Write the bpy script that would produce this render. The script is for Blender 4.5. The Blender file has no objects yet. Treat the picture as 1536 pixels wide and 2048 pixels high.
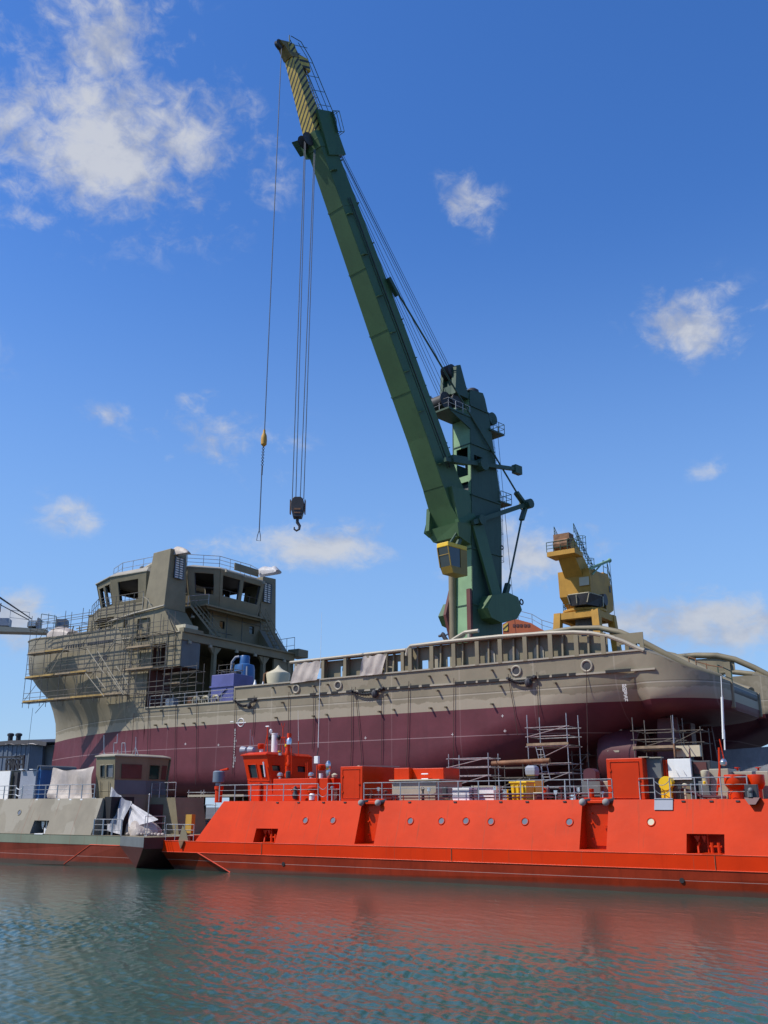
import bpy, bmesh, math, random
from mathutils import Vector, Matrix
random.seed(11)
PI = math.pi
SC = bpy.context.scene
COL = SC.collection
# ------------------------------------------------------------------ camera, light, sky
FPX, CX, CY, HZ, EYE = 1900.0, 768.0, 1024.0, 1614.0, 4.0       # focal length, centre and horizon on the 1536x2048 photograph
PITCH = math.atan((HZ-CY)/FPX)
cd = bpy.data.cameras.new("camera"); cam = bpy.data.objects.new("camera", cd); COL.objects.link(cam)
cam.location = (0, 0, EYE); cam.rotation_euler = (PI/2+PITCH, 0, 0)
cd.sensor_fit = 'VERTICAL'; cd.sensor_height = 32.0; cd.lens = 32.0*FPX/2048.0
cd.clip_start = 0.1; cd.clip_end = 9000
SC.camera = cam
SC.view_settings.view_transform = 'Standard'; SC.view_settings.look = 'None'
SC.view_settings.gamma = 1; SC.view_settings.exposure = 0.0; SC.view_settings.use_curve_mapping = False
SUN_DIR = Vector((-0.625, -0.155, 0.766)).normalized()
sl = bpy.data.lights.new("sun", 'SUN'); sl.energy = 5.0; sl.angle = math.radians(0.5); sl.color = (1.0, 0.935, 0.83)
so = bpy.data.objects.new("sun", sl); COL.objects.link(so)
so.rotation_euler = SUN_DIR.to_track_quat('Z', 'Y').to_euler(); so.location = SUN_DIR*200

W = bpy.data.worlds.new("World"); SC.world = W; W.use_nodes = True
class NT:
    """small node-graph writer"""
    def __init__(s, tree): s.t = tree; s.n = tree.nodes; s.n.clear()
    def add(s, typ, ins=None, **kw):
        nd = s.n.new(typ)
        for k, v in kw.items(): setattr(nd, k, v)
        if ins:
            for k, v in ins.items(): s.put(nd, k, v)
        return nd
    def put(s, nd, k, v):
        if isinstance(v, bpy.types.Node): v = v.outputs[0]
        if isinstance(v, bpy.types.NodeSocket): s.t.links.new(v, nd.inputs[k])
        else: nd.inputs[k].default_value = v
    def m(s, op, a, b=None, c=None, clamp=False):
        nd = s.n.new('ShaderNodeMath'); nd.operation = op; nd.use_clamp = clamp
        for i, v in enumerate((a, b, c)):
            if v is not None: s.put(nd, i, v)
        return nd.outputs[0]
    def mix(s, f, a, b, mode='MIX'):
        nd = s.n.new('ShaderNodeMix'); nd.data_type = 'RGBA'; nd.blend_type = mode
        s.put(nd, 0, f); s.put(nd, 6, a); s.put(nd, 7, b)
        return nd.outputs[2]
    def step(s, x, lo, hi):
        nd = s.n.new('ShaderNodeMapRange'); nd.interpolation_type = 'SMOOTHSTEP'
        s.put(nd, 0, x); s.put(nd, 1, lo); s.put(nd, 2, hi); s.put(nd, 3, 0.0); s.put(nd, 4, 1.0)
        return nd.outputs[0]
    def noise(s, vec, scale, detail=4, rough=.55, dist=0.0):
        nd = s.add('ShaderNodeTexNoise', {'Scale': scale, 'Detail': detail, 'Roughness': rough, 'Distortion': dist})
        if vec is not None: s.put(nd, 'Vector', vec)
        return nd.outputs[0]
def rgb(c): return (c[0], c[1], c[2], 1.0)

def px_dir(px, py):
    a = (px-CX)/FPX; b = (CY-py)/FPX
    c, s = math.cos(PITCH), math.sin(PITCH)
    return Vector((a, c-b*s, s+b*c))

def make_sky():
    n = NT(W.node_tree)
    sky = n.add('ShaderNodeTexSky', sky_type='NISHITA'); sky.sun_disc = False
    sky.sun_elevation = math.asin(SUN_DIR.z); sky.sun_rotation = math.atan2(SUN_DIR.x, SUN_DIR.y)
    sky.altitude = 0; sky.air_density = 1.0; sky.dust_density = 0.25; sky.ozone_density = 2.5
    hs = n.add('ShaderNodeHueSaturation', {'Hue': 0.512, 'Saturation': 1.30, 'Value': 1.48, 'Color': sky})
    HS = hs
    gen = n.add('ShaderNodeTexCoord').outputs['Generated']
    sep = n.add('ShaderNodeSeparateXYZ', {0: gen})
    X, Y, Z = sep.outputs[0], sep.outputs[1], sep.outputs[2]
    az = n.m('ARCTAN2', X, Y); el = n.m('ARCSINE', Z)
    low = n.m('MULTIPLY', n.m('SUBTRACT', 1.0, n.step(el, .0, .62)), .80)
    hs = n.mix(low, HS.outputs[0], (2.05, 3.55, 6.0, 1))
    # cloud banks: azimuth, elevation, half sizes (radians), strength
    def pos(px, py):
        d = px_dir(px, py).normalized(); return math.atan2(d.x, d.y), math.asin(d.z)
    R = 1900.0
    banks = [(215,280,270,150,1.25),(345,290,140,100,1.1),(210,70,150,140,1.0),(60,130,100,140,.62),(465,215,60,45,.55),(150,350,150,55,.7),(30,428,70,28,.7),(310,130,110,70,.6),
             (925,400,75,55,.86),(950,445,45,35,.6),(1385,645,110,75,1.05),(1350,655,80,45,.8),(1530,612,40,30,.7),
             (440,880,170,60,.80),(145,1025,70,42,.82),(650,1090,150,52,1.08),(720,1110,90,36,.8),(1040,1110,190,70,1.0),
             (1380,1250,200,62,1.22),(1270,1235,130,60,1.1),(30,1240,70,55,1.2),(390,800,55,38,.6),(215,828,50,28,.66),(1415,940,45,28,.5),(430,1090,110,40,.5),
             (808,425,30,14,.42),(560,960,80,40,.5),(-300,700,200,120,1.0),(1900,900,260,160,1.0),(2300,300,300,200,1.0),(-500,200,300,200,1.0)]
    tot = None
    for (px, py, rx, ry, w) in banks:
        a, e = pos(px, py)
        ce = math.cos(e)
        dx = n.m('MULTIPLY', n.m('SUBTRACT', az, a), R*ce/rx)
        dy = n.m('MULTIPLY', n.m('SUBTRACT', el, e), R/ry)
        d2 = n.m('ADD', n.m('MULTIPLY', dx, dx), n.m('MULTIPLY', dy, dy))
        b = n.m('MULTIPLY', n.m('EXPONENT', n.m('MULTIPLY', d2, -1.1)), w)
        tot = b if tot is None else n.m('MAXIMUM', tot, b)
    v = n.add('ShaderNodeCombineXYZ', {0: n.m('MULTIPLY', az, 7.0), 1: n.m('MULTIPLY', el, 10.0), 2: 1.7})
    f1 = n.noise(v, 1.35, 9, .60, .35)
    f2 = n.noise(v, 5.2, 7, .64, .5)
    f = n.m('ADD', n.m('MULTIPLY', f1, .60), n.m('MULTIPLY', f2, .40))
    dens = n.m('ADD', tot, n.m('MULTIPLY', n.m('SUBTRACT', f, .5), 3.7))
    dens = n.step(dens, .25, 1.36)
    dens = n.m('MULTIPLY', dens, n.step(tot, .03, .36))
    dens = n.m('MULTIPLY', dens, .86)
    shade = n.noise(v, 2.6, 5, .6, .2)
    ccol = n.mix(n.step(shade, .36, .62), (.52,.57,.70,1), (.80,.82,.86,1))
    lowmix = n.step(el, .04, .34)
    ccol = n.mix(lowmix, n.mix(.55, ccol, (.53,.58,.70,1)), ccol)
    bg1 = n.add('ShaderNodeBackground', {'Color': hs, 'Strength': SKY_STR})
    bg2 = n.add('ShaderNodeBackground', {'Color': ccol, 'Strength': .80})
    mx = n.add('ShaderNodeMixShader', {0: dens, 1: bg1, 2: bg2})
    out = n.add('ShaderNodeOutputWorld'); n.t.links.new(mx.outputs[0], out.inputs[0])
SKY_STR = 0.13
make_sky()

# ------------------------------------------------------------------ frames: a place on the ground with its own heading
class Frame:
    def __init__(f, o, yaw): f.o = Vector(o); f.yaw = yaw; f.c = math.cos(yaw); f.s = math.sin(yaw)
    def wld(f, p): return Vector((f.o.x+p[0]*f.c-p[1]*f.s, f.o.y+p[0]*f.s+p[1]*f.c, f.o.z+p[2]))
    def loc(f, p):
        x, y = p[0]-f.o.x, p[1]-f.o.y
        return Vector((x*f.c+y*f.s, -x*f.s+y*f.c, p[2]-f.o.z))
    def _ray(f, px, py):
        d = px_dir(px, py)
        return f.loc((0, 0, EYE)), Vector((d.x*f.c+d.y*f.s, -d.x*f.s+d.y*f.c, d.z))
    def _ax(f, i, px, py, v):
        o, d = f._ray(px, py); return o+d*((v-o[i])/d[i])
    def X(f, px, py, v): return f._ax(0, px, py, v)
    def Y(f, px, py, v): return f._ax(1, px, py, v)
    def Z(f, px, py, v): return f._ax(2, px, py, v)
    def P(f, px, py, p0, nrm):
        o, d = f._ray(px, py); nrm = Vector(nrm); return o+d*((Vector(p0)-o).dot(nrm)/d.dot(nrm))
WORLD = Frame((0, 0, 0), 0.0)
BAR = Frame((-12.04, 66.34, 0), math.radians(-33.45))      # the two workboats moored in line
SHP = Frame((-22.88, 95.0, 0), math.radians(-32.9))        # the big supply ship on the slip behind
CRN = Frame((9.91, 100.0, 0), math.radians(45))            # the green harbour crane

# ------------------------------------------------------------------ mesh builder and object tree
BASE = {}
class MB:
    def __init__(s): s.v = []; s.f = []; s.mi = []; s.m = 0
    def face(s, idx): s.f.append(tuple(idx)); s.mi.append(s.m)
    def poly(s, pts):
        b = len(s.v); s.v += [Vector(p) for p in pts]; s.face(range(b, b+len(pts))); return s
    def prism(s, pts, vec):
        b = len(s.v); k = len(pts); vec = Vector(vec)
        s.v += [Vector(p) for p in pts]+[Vector(p)+vec for p in pts]
        s.face(range(b, b+k)); s.face(range(b+2*k-1, b+k-1, -1))
        for i in range(k):
            j = (i+1) % k; s.face((b+i, b+k+i, b+k+j, b+j))
        return s
    def hexa(s, a, c):
        """eight corners: ring a (4) and ring c (4)"""
        return s.loft([a, c], True, True)
    def box(s, lo, hi):
        x0, y0, z0 = lo; x1, y1, z1 = hi
        return s.prism([(x0,y0,z0),(x1,y0,z0),(x1,y1,z0),(x0,y1,z0)], (0,0,z1-z0))
    def bar(s, p, q, w, h=None, up=(0,0,1)):
        p, q = Vector(p), Vector(q); h = h or w; d = (q-p)
        if d.length < 1e-6: return s
        d.normalize(); u = Vector(up)
        if abs(d.dot(u)) > .98: u = Vector((1,0,0))
        a = d.cross(u).normalized(); b = a.cross(d).normalized()
        r = [a*(w/2)+b*(h/2), -a*(w/2)+b*(h/2), -a*(w/2)-b*(h/2), a*(w/2)-b*(h/2)]
        return s.loft([[p+k for k in r], [q+k for k in r]], True, True)
    def tube(s, p, q, r, n=6, r2=None):
        return s.path([p, q], r, n, r2=r2)
    def path(s, pts, r, n=6, r2=None, closed=False):
        pts = [Vector(p) for p in pts]; rings = []; last = None
        for i, p in enumerate(pts):
            a = pts[i-1] if (i > 0 or closed) else p
            b = pts[(i+1) % len(pts)] if (i < len(pts)-1 or closed) else p
            d = (b-a)
            if d.length < 1e-9: d = Vector((0,0,1))
            d.normalize()
            u = Vector((0,0,1)) if abs(d.z) < .9 else Vector((1,0,0))
            if last is not None and abs(last.dot(d)) < .95: u = last
            x = (u-d*u.dot(d)).normalized(); y = d.cross(x); last = x
            rr = r if r2 is None else r+(r2-r)*i/max(1, len(pts)-1)
            if callable(r): rr = r(i/(len(pts)-1))
            rings.append([p+x*(math.cos(2*PI*k/n)*rr)+y*(math.sin(2*PI*k/n)*rr) for k in range(n)])
        if closed: rings.append(rings[0]); return s.loft(rings, True, False)
        return s.loft(rings, True, True)
    def loft(s, rings, closed=False, caps=False):
        b = len(s.v); k = len(rings[0])
        for r in rings: s.v += [Vector(p) for p in r]
        for i in range(len(rings)-1):
            for j in range(k if closed else k-1):
                j2 = (j+1) % k
                s.face((b+i*k+j, b+i*k+j2, b+(i+1)*k+j2, b+(i+1)*k+j))
        if caps:
            s.face(range(b+k-1, b-1, -1)); s.face(range(b+(len(rings)-1)*k, b+len(rings)*k))
        return s
    def lathe(s, o, prof, n=16, axis='Z'):
        o = Vector(o); rings = []
        for (r, h) in prof:
            r = max(r, 1e-4); ring = []
            for k in range(n):
                a = 2*PI*k/n; c, d = r*math.cos(a), r*math.sin(a)
                ring.append(o+(Vector((c, d, h)) if axis == 'Z' else Vector((h, c, d)) if axis == 'X' else Vector((c, h, d))))
            rings.append(ring)
        return s.loft(rings, True, True)
    def ball(s, o, r, n=10, sz=1.0):
        return s.lathe(o, [(r*math.sin(PI*i/8), -r*sz*math.cos(PI*i/8)) for i in range(9)], n)
    def disc(s, c, ax, r, n=16, t=.02):
        c = Vector(c); ax = Vector(ax).normalized()
        return s.tube(c, c+ax*t, r, n)
    def ring(s, c, ax, r, tr, n=18, tn=6):
        c = Vector(c); ax = Vector(ax).normalized(); u = Vector((0,0,1)) if abs(ax.z) < .9 else Vector((1,0,0))
        x = (u-ax*u.dot(ax)).normalized(); y = ax.cross(x)
        return s.path([c+x*(r*math.cos(2*PI*k/n))+y*(r*math.sin(2*PI*k/n)) for k in range(n)], tr, tn, closed=True)
    def panel(s, us, vs, holes, fn, thick=None):
        """sheet over (u, v) with rectangular openings; fn maps (u, v) to a point"""
        U = sorted(set([round(u, 5) for u in us]+[round(h[i], 5) for h in holes for i in (0, 1)]))
        V = sorted(set([round(v, 5) for v in vs]+[round(h[i], 5) for h in holes for i in (2, 3)]))
        idx = {}
        def vid(u, v):
            if (u, v) not in idx: idx[(u, v)] = len(s.v); s.v.append(Vector(fn(u, v)))
            return idx[(u, v)]
        for a in range(len(U)-1):
            for b in range(len(V)-1):
                cu, cv = (U[a]+U[a+1])/2, (V[b]+V[b+1])/2
                if any(h[0] < cu < h[1] and h[2] < cv < h[3] for h in holes): continue
                s.face((vid(U[a],V[b]), vid(U[a+1],V[b]), vid(U[a+1],V[b+1]), vid(U[a],V[b+1])))
        return s
    def mesh(s, name, mats, off, smooth=False, solid=0, bev=0):
        me = bpy.data.meshes.new(name)
        me.from_pydata([tuple(v-off) for v in s.v], [], s.f)
        for m in mats: me.materials.append(m)
        for p, i in zip(me.polygons, s.mi): p.material_index = i
        bm = bmesh.new(); bm.from_mesh(me)
        if smooth: bmesh.ops.remove_doubles(bm, verts=bm.verts, dist=1e-4)
        bmesh.ops.recalc_face_normals(bm, faces=bm.faces)
        bm.to_mesh(me); bm.free()
        if smooth:
            for p in me.polygons: p.use_smooth = True
            try: me.set_sharp_from_angle(angle=math.radians(38))
            except Exception: pass
        return me
    def build(s, name, mat, parent, label=None, smooth=False, solid=0, bev=0, kind=None):
        off = BASE[parent.name][0]
        me = s.mesh(name, mat if isinstance(mat, (list, tuple)) else [mat], off, smooth)
        o = bpy.data.objects.new(name, me); COL.objects.link(o); o.parent = parent
        BASE[o.name] = BASE[parent.name]
        fin(o, solid, bev)
        if label: o['label'] = label
        if kind: o['kind'] = kind
        return o
def fin(o, solid, bev, sub=0):
    if sub: md = o.modifiers.new('soften', 'SUBSURF'); md.levels = sub; md.render_levels = sub
    if solid:
        md = o.modifiers.new("thickness", 'SOLIDIFY'); md.thickness = solid; md.offset = -1
    if bev:
        md = o.modifiers.new("edges", 'BEVEL'); md.width = bev; md.segments = 2; md.limit_method = 'ANGLE'; md.angle_limit = math.radians(40)
def tag(o, label, cat, group=None):
    o['label'] = label; o['category'] = cat
    if group: o['group'] = group
    return o
def thing(name, label, cat, fr, base, group=None):
    o = bpy.data.objects.new(name, None); COL.objects.link(o); o.empty_display_size = .3
    o.location = fr.wld(base); o.rotation_euler = (0, 0, fr.yaw); BASE[o.name] = (Vector(base), fr)
    return tag(o, label, cat, group)
def solo(mb, name, mat, label, cat, fr, group=None, smooth=False, solid=0, bev=0, kind=None, sub=0):
    lo = [min(v[i] for v in mb.v) for i in range(3)]; hi = [max(v[i] for v in mb.v) for i in range(3)]
    base = Vector(((lo[0]+hi[0])/2, (lo[1]+hi[1])/2, lo[2]))
    me = mb.mesh(name, mat if isinstance(mat, (list, tuple)) else [mat], base, smooth)
    o = bpy.data.objects.new(name, me); COL.objects.link(o)
    o.location = fr.wld(base); o.rotation_euler = (0, 0, fr.yaw); BASE[o.name] = (base, fr)
    fin(o, solid, bev, sub)
    if kind: o['kind'] = kind
    else: tag(o, label, cat, group)
    return o
def lerp(a, b, t): return a+(b-a)*t
def vlerp(a, b, t): return Vector(a)*(1-t)+Vector(b)*t
def interp(x, tab):
    if x <= tab[0][0]: return tab[0][1]
    for (x0, y0), (x1, y1) in zip(tab, tab[1:]):
        if x <= x1: return lerp(y0, y1, (x-x0)/(x1-x0))
    return tab[-1][1]
def smooth(t): t = max(0., min(1., t)); return t*t*(3-2*t)

# ------------------------------------------------------------------ materials
MATS = {}
def paint(name, c, rough=.5, metal=0.0, vary=.18, scale=.6, streak=0.0, bump=.0, rust=0.0, spec=.4, rustcol=(.16,.06,.025)):
    """painted steel: patchy tone, vertical run marks, some rust bleeding, faint plate waviness"""
    m = bpy.data.materials.new(name); m.use_nodes = True; n = NT(m.node_tree)
    co = n.add('ShaderNodeTexCoord').outputs['Object']
    f = n.noise(co, scale, 6, .62)
    col = n.mix(n.step(f, .3, .7), rgb([x*(1-vary) for x in c]), rgb([min(1, x*(1+vary*.8)) for x in c]))
    if streak:
        mp = n.add('ShaderNodeMapping', {'Vector': co, 'Scale': (3.2, 3.2, .16)})
        g = n.noise(mp.outputs[0], 1.3, 5, .6)
        col = n.mix(n.m('MULTIPLY', n.step(g, .52, .74), streak), col, rgb([x*.45 for x in c]))
    if rust:
        mp = n.add('ShaderNodeMapping', {'Vector': co, 'Scale': (2.0, 2.0, .5)})
        g = n.noise(mp.outputs[0], 1.1, 8, .7)
        col = n.mix(n.m('MULTIPLY', n.step(g, .60, .72), rust), col, rgb(rustcol))
    bs = n.add('ShaderNodeBsdfPrincipled', {'Base Color': col, 'Roughness': rough, 'Metallic': metal, 'Specular IOR Level': spec})
    if bump:
        b = n.add('ShaderNodeBump', {'Strength': bump, 'Distance': .05, 'Height': n.noise(co, 1.1, 3, .5)})
        n.put(bs, 'Normal', b)
    out = n.add('ShaderNodeOutputMaterial'); n.t.links.new(bs.outputs[0], out.inputs[0])
    MATS[name] = m; return m
def hull_mat():
    m = bpy.data.materials.new("ship_hull_paint"); m.use_nodes = True; n = NT(m.node_tree)
    co = n.add('ShaderNodeTexCoord').outputs['Object']
    sep = n.add('ShaderNodeSeparateXYZ', {0: co}); X = sep.outputs[0]; Z = n.m('ADD', sep.outputs[2], 5.0)
    f = n.noise(co, .35, 6, .6)
    mp = n.add('ShaderNodeMapping', {'Vector': co, 'Scale': (2.2, 2.2, .12)})
    st = n.noise(mp.outputs[0], 1.2, 5, .6)
    grey = n.mix(n.step(f, .3, .7), (.200,.172,.115,1), (.246,.212,.146,1))
    # freshly coated paler bands with wavy edges
    wav = n.noise(n.add('ShaderNodeMapping', {'Vector': co, 'Scale': (1, 1, .25)}).outputs[0], .55, 5, .65)
    zz = n.m('ADD', Z, n.m('MULTIPLY', n.m('SUBTRACT', wav, .5), 1.0))
    pale = n.m('SUBTRACT', 1.0, n.step(zz, HB+.70, HB+.78))
    pale2 = n.m('MULTIPLY', n.step(n.noise(co, .28, 4, .6), .60, .62), .35)
    grey = n.mix(n.m('MAXIMUM', n.m('MULTIPLY', pale, .85), pale2), grey, (.33,.288,.212,1))
    grey = n.mix(n.m('MULTIPLY', n.step(st, .55, .75), .16), grey, (.13,.11,.08,1))
    red = n.mix(n.step(f, .3, .7), (.092,.020,.027,1), (.124,.028,.038,1))
    red = n.mix(n.m('MULTIPLY', n.step(st, .5, .75), .3), red, (.07,.018,.026,1))
    # weld lines
    def line(z0, wd): return n.m('LESS_THAN', n.m('ABSOLUTE', n.m('SUBTRACT', Z, z0)), wd)
    red = n.mix(n.m('MULTIPLY', line(HB-2.05, .03), .5), red, (.42,.30,.30,1))
    fr = n.m('ABSOLUTE', n.m('SUBTRACT', n.m('FRACT', n.m('MULTIPLY', X, 1/6.4)), .5))
    red = n.mix(n.m('MULTIPLY', n.m('LESS_THAN', fr, .006), .14), red, (.4,.28,.28,1))
    grey = n.mix(n.m('MULTIPLY', line(HB+1.22, .035), .55), grey, (.10,.085,.06,1))
    grey = n.mix(n.m('MULTIPLY', line(HB+1.14, .04), .45), grey, (.50,.46,.38,1))
    grey = n.mix(n.m('MULTIPLY', n.m('LESS_THAN', fr, .008), .22), grey, (.5,.45,.36,1))
    isg = n.m('GREATER_THAN', Z, HB)
    col = n.mix(isg, red, grey)
    bs = n.add('ShaderNodeBsdfPrincipled', {'Base Color': col, 'Roughness': .55, 'Specular IOR Level': .35})
    rib = n.m('ABSOLUTE', n.m('SINE', n.m('MULTIPLY', X, PI/.75)))
    hgt = n.m('ADD', n.noise(co, .9, 3, .5), n.m('MULTIPLY', n.m('MULTIPLY', rib, n.noise(co, .25, 2, .5)), .22))
    b = n.add('ShaderNodeBump', {'Strength': .35, 'Distance': .06, 'Height': hgt})
    n.put(bs, 'Normal', b)
    out = n.add('ShaderNodeOutputMaterial'); n.t.links.new(bs.outputs[0], out.inputs[0])
    return m
HB = 11.33                                   # height of the paint boundary on the big ship
M_hull = hull_mat()
def boat_mat(name, top, band, low, zT, zB, stain=.5, patch=None):
    """workboat side: slope colour, band colour, underwater colour, slime near the water"""
    m = bpy.data.materials.new(name); m.use_nodes = True; n = NT(m.node_tree)
    co = n.add('ShaderNodeTexCoord').outputs['Object']
    sep = n.add('ShaderNodeSeparateXYZ', {0: co}); Z = sep.outputs[2]
    f = n.noise(co, .5, 6, .6); g = n.noise(co, 3.0, 6, .7)
    mp = n.add('ShaderNodeMapping', {'Vector': co, 'Scale': (2.6, 2.6, .2)})
    st = n.noise(mp.outputs[0], 1.2, 6, .62)
    def two(c, v): return n.mix(n.step(f, .28, .72), rgb([x*(1-v) for x in c]), rgb([min(1, x*(1+v)) for x in c]))
    ctop = two(top, .09 if patch is None else .12)
    if patch:
        ctop = n.mix(n.m('MULTIPLY', n.step(n.noise(co, .33, 4, .55), .56, .59), .75), ctop, rgb(patch))
    ctop = n.mix(n.m('MULTIPLY', n.step(st, .56, .78), .12), ctop, rgb([x*.55 for x in top]))
    cb = two(band, .08); cb = n.mix(n.m('MULTIPLY', n.step(st, .55, .75), .2), cb, rgb([x*.5 for x in band]))
    cl = two(low, .22)
    cl = n.mix(n.m('MULTIPLY', n.step(st, .5, .75), .35), cl, rgb([x*.45 for x in low]))
    fr = n.m('ABSOLUTE', n.m('SUBTRACT', n.m('FRACT', n.m('MULTIPLY', sep.outputs[0], 1/5.7)), .5))
    seam = n.m('MULTIPLY', n.m('LESS_THAN', fr, .0035), .42)
    scf = n.noise(n.add('ShaderNodeMapping', {'Vector': co, 'Scale': (.5, .5, 3.2)}).outputs[0], 1.6, 7, .72)
    sc = n.m('MULTIPLY', n.step(scf, .63, .73), .42)
    mp2 = n.add('ShaderNodeMapping', {'Vector': co, 'Scale': (6.0, 1.0, .10)})
    run = n.m('MULTIPLY', n.step(n.noise(mp2.outputs[0], 1.0, 4, .6), .60, .74), .5)
    def wear(c, k): return n.mix(n.m('MULTIPLY', run, k), n.mix(sc, n.mix(seam, c, (.25,.06,.03,1)), rgb([min(1, x*.62+.03) for x in top])), (.17,.05,.02,1))
    ctop = wear(ctop, .8); cb = wear(cb, 1.2)
    zn = n.m('ADD', Z, n.m('MULTIPLY', n.m('SUBTRACT', g, .5), .16))
    cl = n.mix(n.m('MULTIPLY', n.m('SUBTRACT', 1.0, n.step(zn, .14, .34)), stain), cl, (.055,.052,.042,1))
    cl = n.mix(n.m('MULTIPLY', n.m('LESS_THAN', n.m('ABSOLUTE', n.m('SUBTRACT', Z, .62)), .013), .45), cl, (.5,.42,.38,1))
    col = n.mix(n.m('GREATER_THAN', Z, zB), cl, n.mix(n.m('GREATER_THAN', Z, zT), cb, ctop))
    bs = n.add('ShaderNodeBsdfPrincipled', {'Base Color': col, 'Roughness': .46, 'Specular IOR Level': .14})
    b = n.add('ShaderNodeBump', {'Strength': .22, 'Distance': .05, 'Height': n.noise(co, 1.0, 4, .55)})
    n.put(bs, 'Normal', b)
    out = n.add('ShaderNodeOutputMaterial'); n.t.links.new(bs.outputs[0], out.inputs[0])
    return m
RED = (.555, .033, .001)
M_red = paint('orange_red_paint', RED, .38, vary=.09, streak=.22, bump=.2, rust=.10, spec=.25)
M_redboat = boat_mat('red_workboat_paint', RED, (.57,.030,.001), (.21,.022,.006), 1.81, 1.12, .7)
M_greyboat = boat_mat('grey_workboat_paint', (.25,.22,.165), (.19,.21,.155), (.16,.030,.016), 2.04, 1.40, .8, patch=(.31,.28,.22))
M_grey = paint('olive_grey_primer', (.208,.178,.112), .55, vary=.12, streak=.12, bump=.12)
M_greyd = paint('blue_grey_primer', (.125,.135,.14), .55, vary=.12, streak=.2)
M_pale = paint('pale_grey_primer', (.34,.305,.23), .5, vary=.1)
M_brown = paint('red_brown_primer', (.11,.035,.03), .6, vary=.2)
M_maroon = paint('maroon_antifouling', (.085,.020,.026), .5, vary=.15, streak=.2)
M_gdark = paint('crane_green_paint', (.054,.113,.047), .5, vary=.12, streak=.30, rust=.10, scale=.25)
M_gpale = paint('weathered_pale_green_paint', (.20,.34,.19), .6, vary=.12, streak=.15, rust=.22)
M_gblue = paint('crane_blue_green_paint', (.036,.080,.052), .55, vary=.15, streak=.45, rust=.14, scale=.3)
M_bead = paint('glossy_red_weld_bead', (.70,.09,.04), .16, vary=.2, spec=.8)
M_black = paint('black_rubber_and_slot_shade', (.014,.014,.016), .7, vary=.3)
M_dark = paint('dark_steel_and_room_shade', (.045,.045,.05), .55, vary=.3)
M_rope = paint('wire_rope', (.05,.075,.11), .6, vary=.1)
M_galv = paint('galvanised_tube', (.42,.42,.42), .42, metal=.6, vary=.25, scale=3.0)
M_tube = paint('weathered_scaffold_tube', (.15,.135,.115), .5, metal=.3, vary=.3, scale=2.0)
M_wood = paint('scaffold_plank', (.27,.205,.13), .8, vary=.3, scale=2.5)
M_yplank = paint('yellow_scaffold_board', (.34,.225,.075), .7, vary=.35, scale=1.2)
M_white = paint('white_paint', (.74,.74,.72), .45, vary=.06, streak=.1)
M_steel = paint('stainless_steel', (.62,.62,.62), .28, metal=.9, vary=.1)
M_blue = paint('blue_tank_paint', (.035,.12,.30), .4, vary=.12, streak=.2)
M_violet = paint('violet_blue_paint', (.09,.10,.27), .5, vary=.14, streak=.25)
M_skyblue = paint('blue_container_paint', (.06,.22,.50), .5, vary=.15, streak=.2)
M_yellow = paint('yellow_paint', (.78,.48,.01), .4, vary=.08)
M_ycrane = paint('faded_yellow_crane_paint', (.46,.245,.035), .6, vary=.16, streak=.35, rust=.25, scale=.4)
M_ycab = paint('cab_yellow_paint', (.72,.46,.03), .45, vary=.1, streak=.1)
M_cabd = paint('dull_cab_yellow', (.27,.175,.03), .5, vary=.15, streak=.2)
M_orange = paint('orange_brown_paint', (.40,.10,.035), .5, vary=.1, streak=.2)
M_cream = paint('cream_paint', (.52,.47,.33), .5, vary=.1)
M_rust = paint('rusty_pipe', (.20,.10,.05), .7, vary=.4, scale=2)
M_cyl = paint('grey_machinery_paint', (.26,.28,.33), .45, vary=.1)
M_blgrey = paint('blue_grey_cladding', (.13,.165,.215), .55, vary=.1, streak=.2)
M_conc = paint('concrete', (.30,.29,.27), .85, vary=.2)
def glass_mat(name, c, rough=.06):
    m = bpy.data.materials.new(name); m.use_nodes = True; n = NT(m.node_tree)
    co = n.add('ShaderNodeTexCoord').outputs['Object']
    col = n.mix(n.noise(co, 1.2, 3), rgb(c), rgb([x*.5 for x in c]))
    bs = n.add('ShaderNodeBsdfPrincipled', {'Base Color': col, 'Roughness': rough, 'Specular IOR Level': .7})
    out = n.add('ShaderNodeOutputMaterial'); n.t.links.new(bs.outputs[0], out.inputs[0]); return m
M_glass = glass_mat('dark_window_glass', (.035,.045,.045))
M_glassg = glass_mat('green_window_glass', (.03,.07,.055))
M_port = glass_mat('porthole_glass', (.20,.21,.23), .15)
def cloth_mat(name, c):
    m = bpy.data.materials.new(name); m.use_nodes = True; n = NT(m.node_tree)
    co = n.add('ShaderNodeTexCoord').outputs['Object']
    f = n.noise(co, .8, 6, .65, .4)
    col = n.mix(n.step(f, .35, .65), rgb([x*.78 for x in c]), rgb(c))
    bs = n.add('ShaderNodeBsdfPrincipled', {'Base Color': col, 'Roughness': .5})
    tr = n.add('ShaderNodeBsdfTranslucent', {'Color': col})
    mx = n.add('ShaderNodeMixShader', {0: .25}); n.t.links.new(bs.outputs[0], mx.inputs[1]); n.t.links.new(tr.outputs[0], mx.inputs[2])
    b = n.add('ShaderNodeBump', {'Strength': .7, 'Distance': .07, 'Height': n.noise(n.add('ShaderNodeMapping', {'Vector': co, 'Scale': (1.6, 1.6, .5)}).outputs[0], 1.7, 5, .6, 1.2)})
    n.put(bs, 'Normal', b)
    out = n.add('ShaderNodeOutputMaterial'); n.t.links.new(mx.outputs[0], out.inputs[0]); return m
M_tarp = cloth_mat('pale_plastic_sheeting', (.56,.49,.43))
M_tarpw = cloth_mat('white_plastic_sheeting', (.62,.61,.62))
M_tarpg = cloth_mat('grey_plastic_sheeting', (.42,.43,.46))
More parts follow.
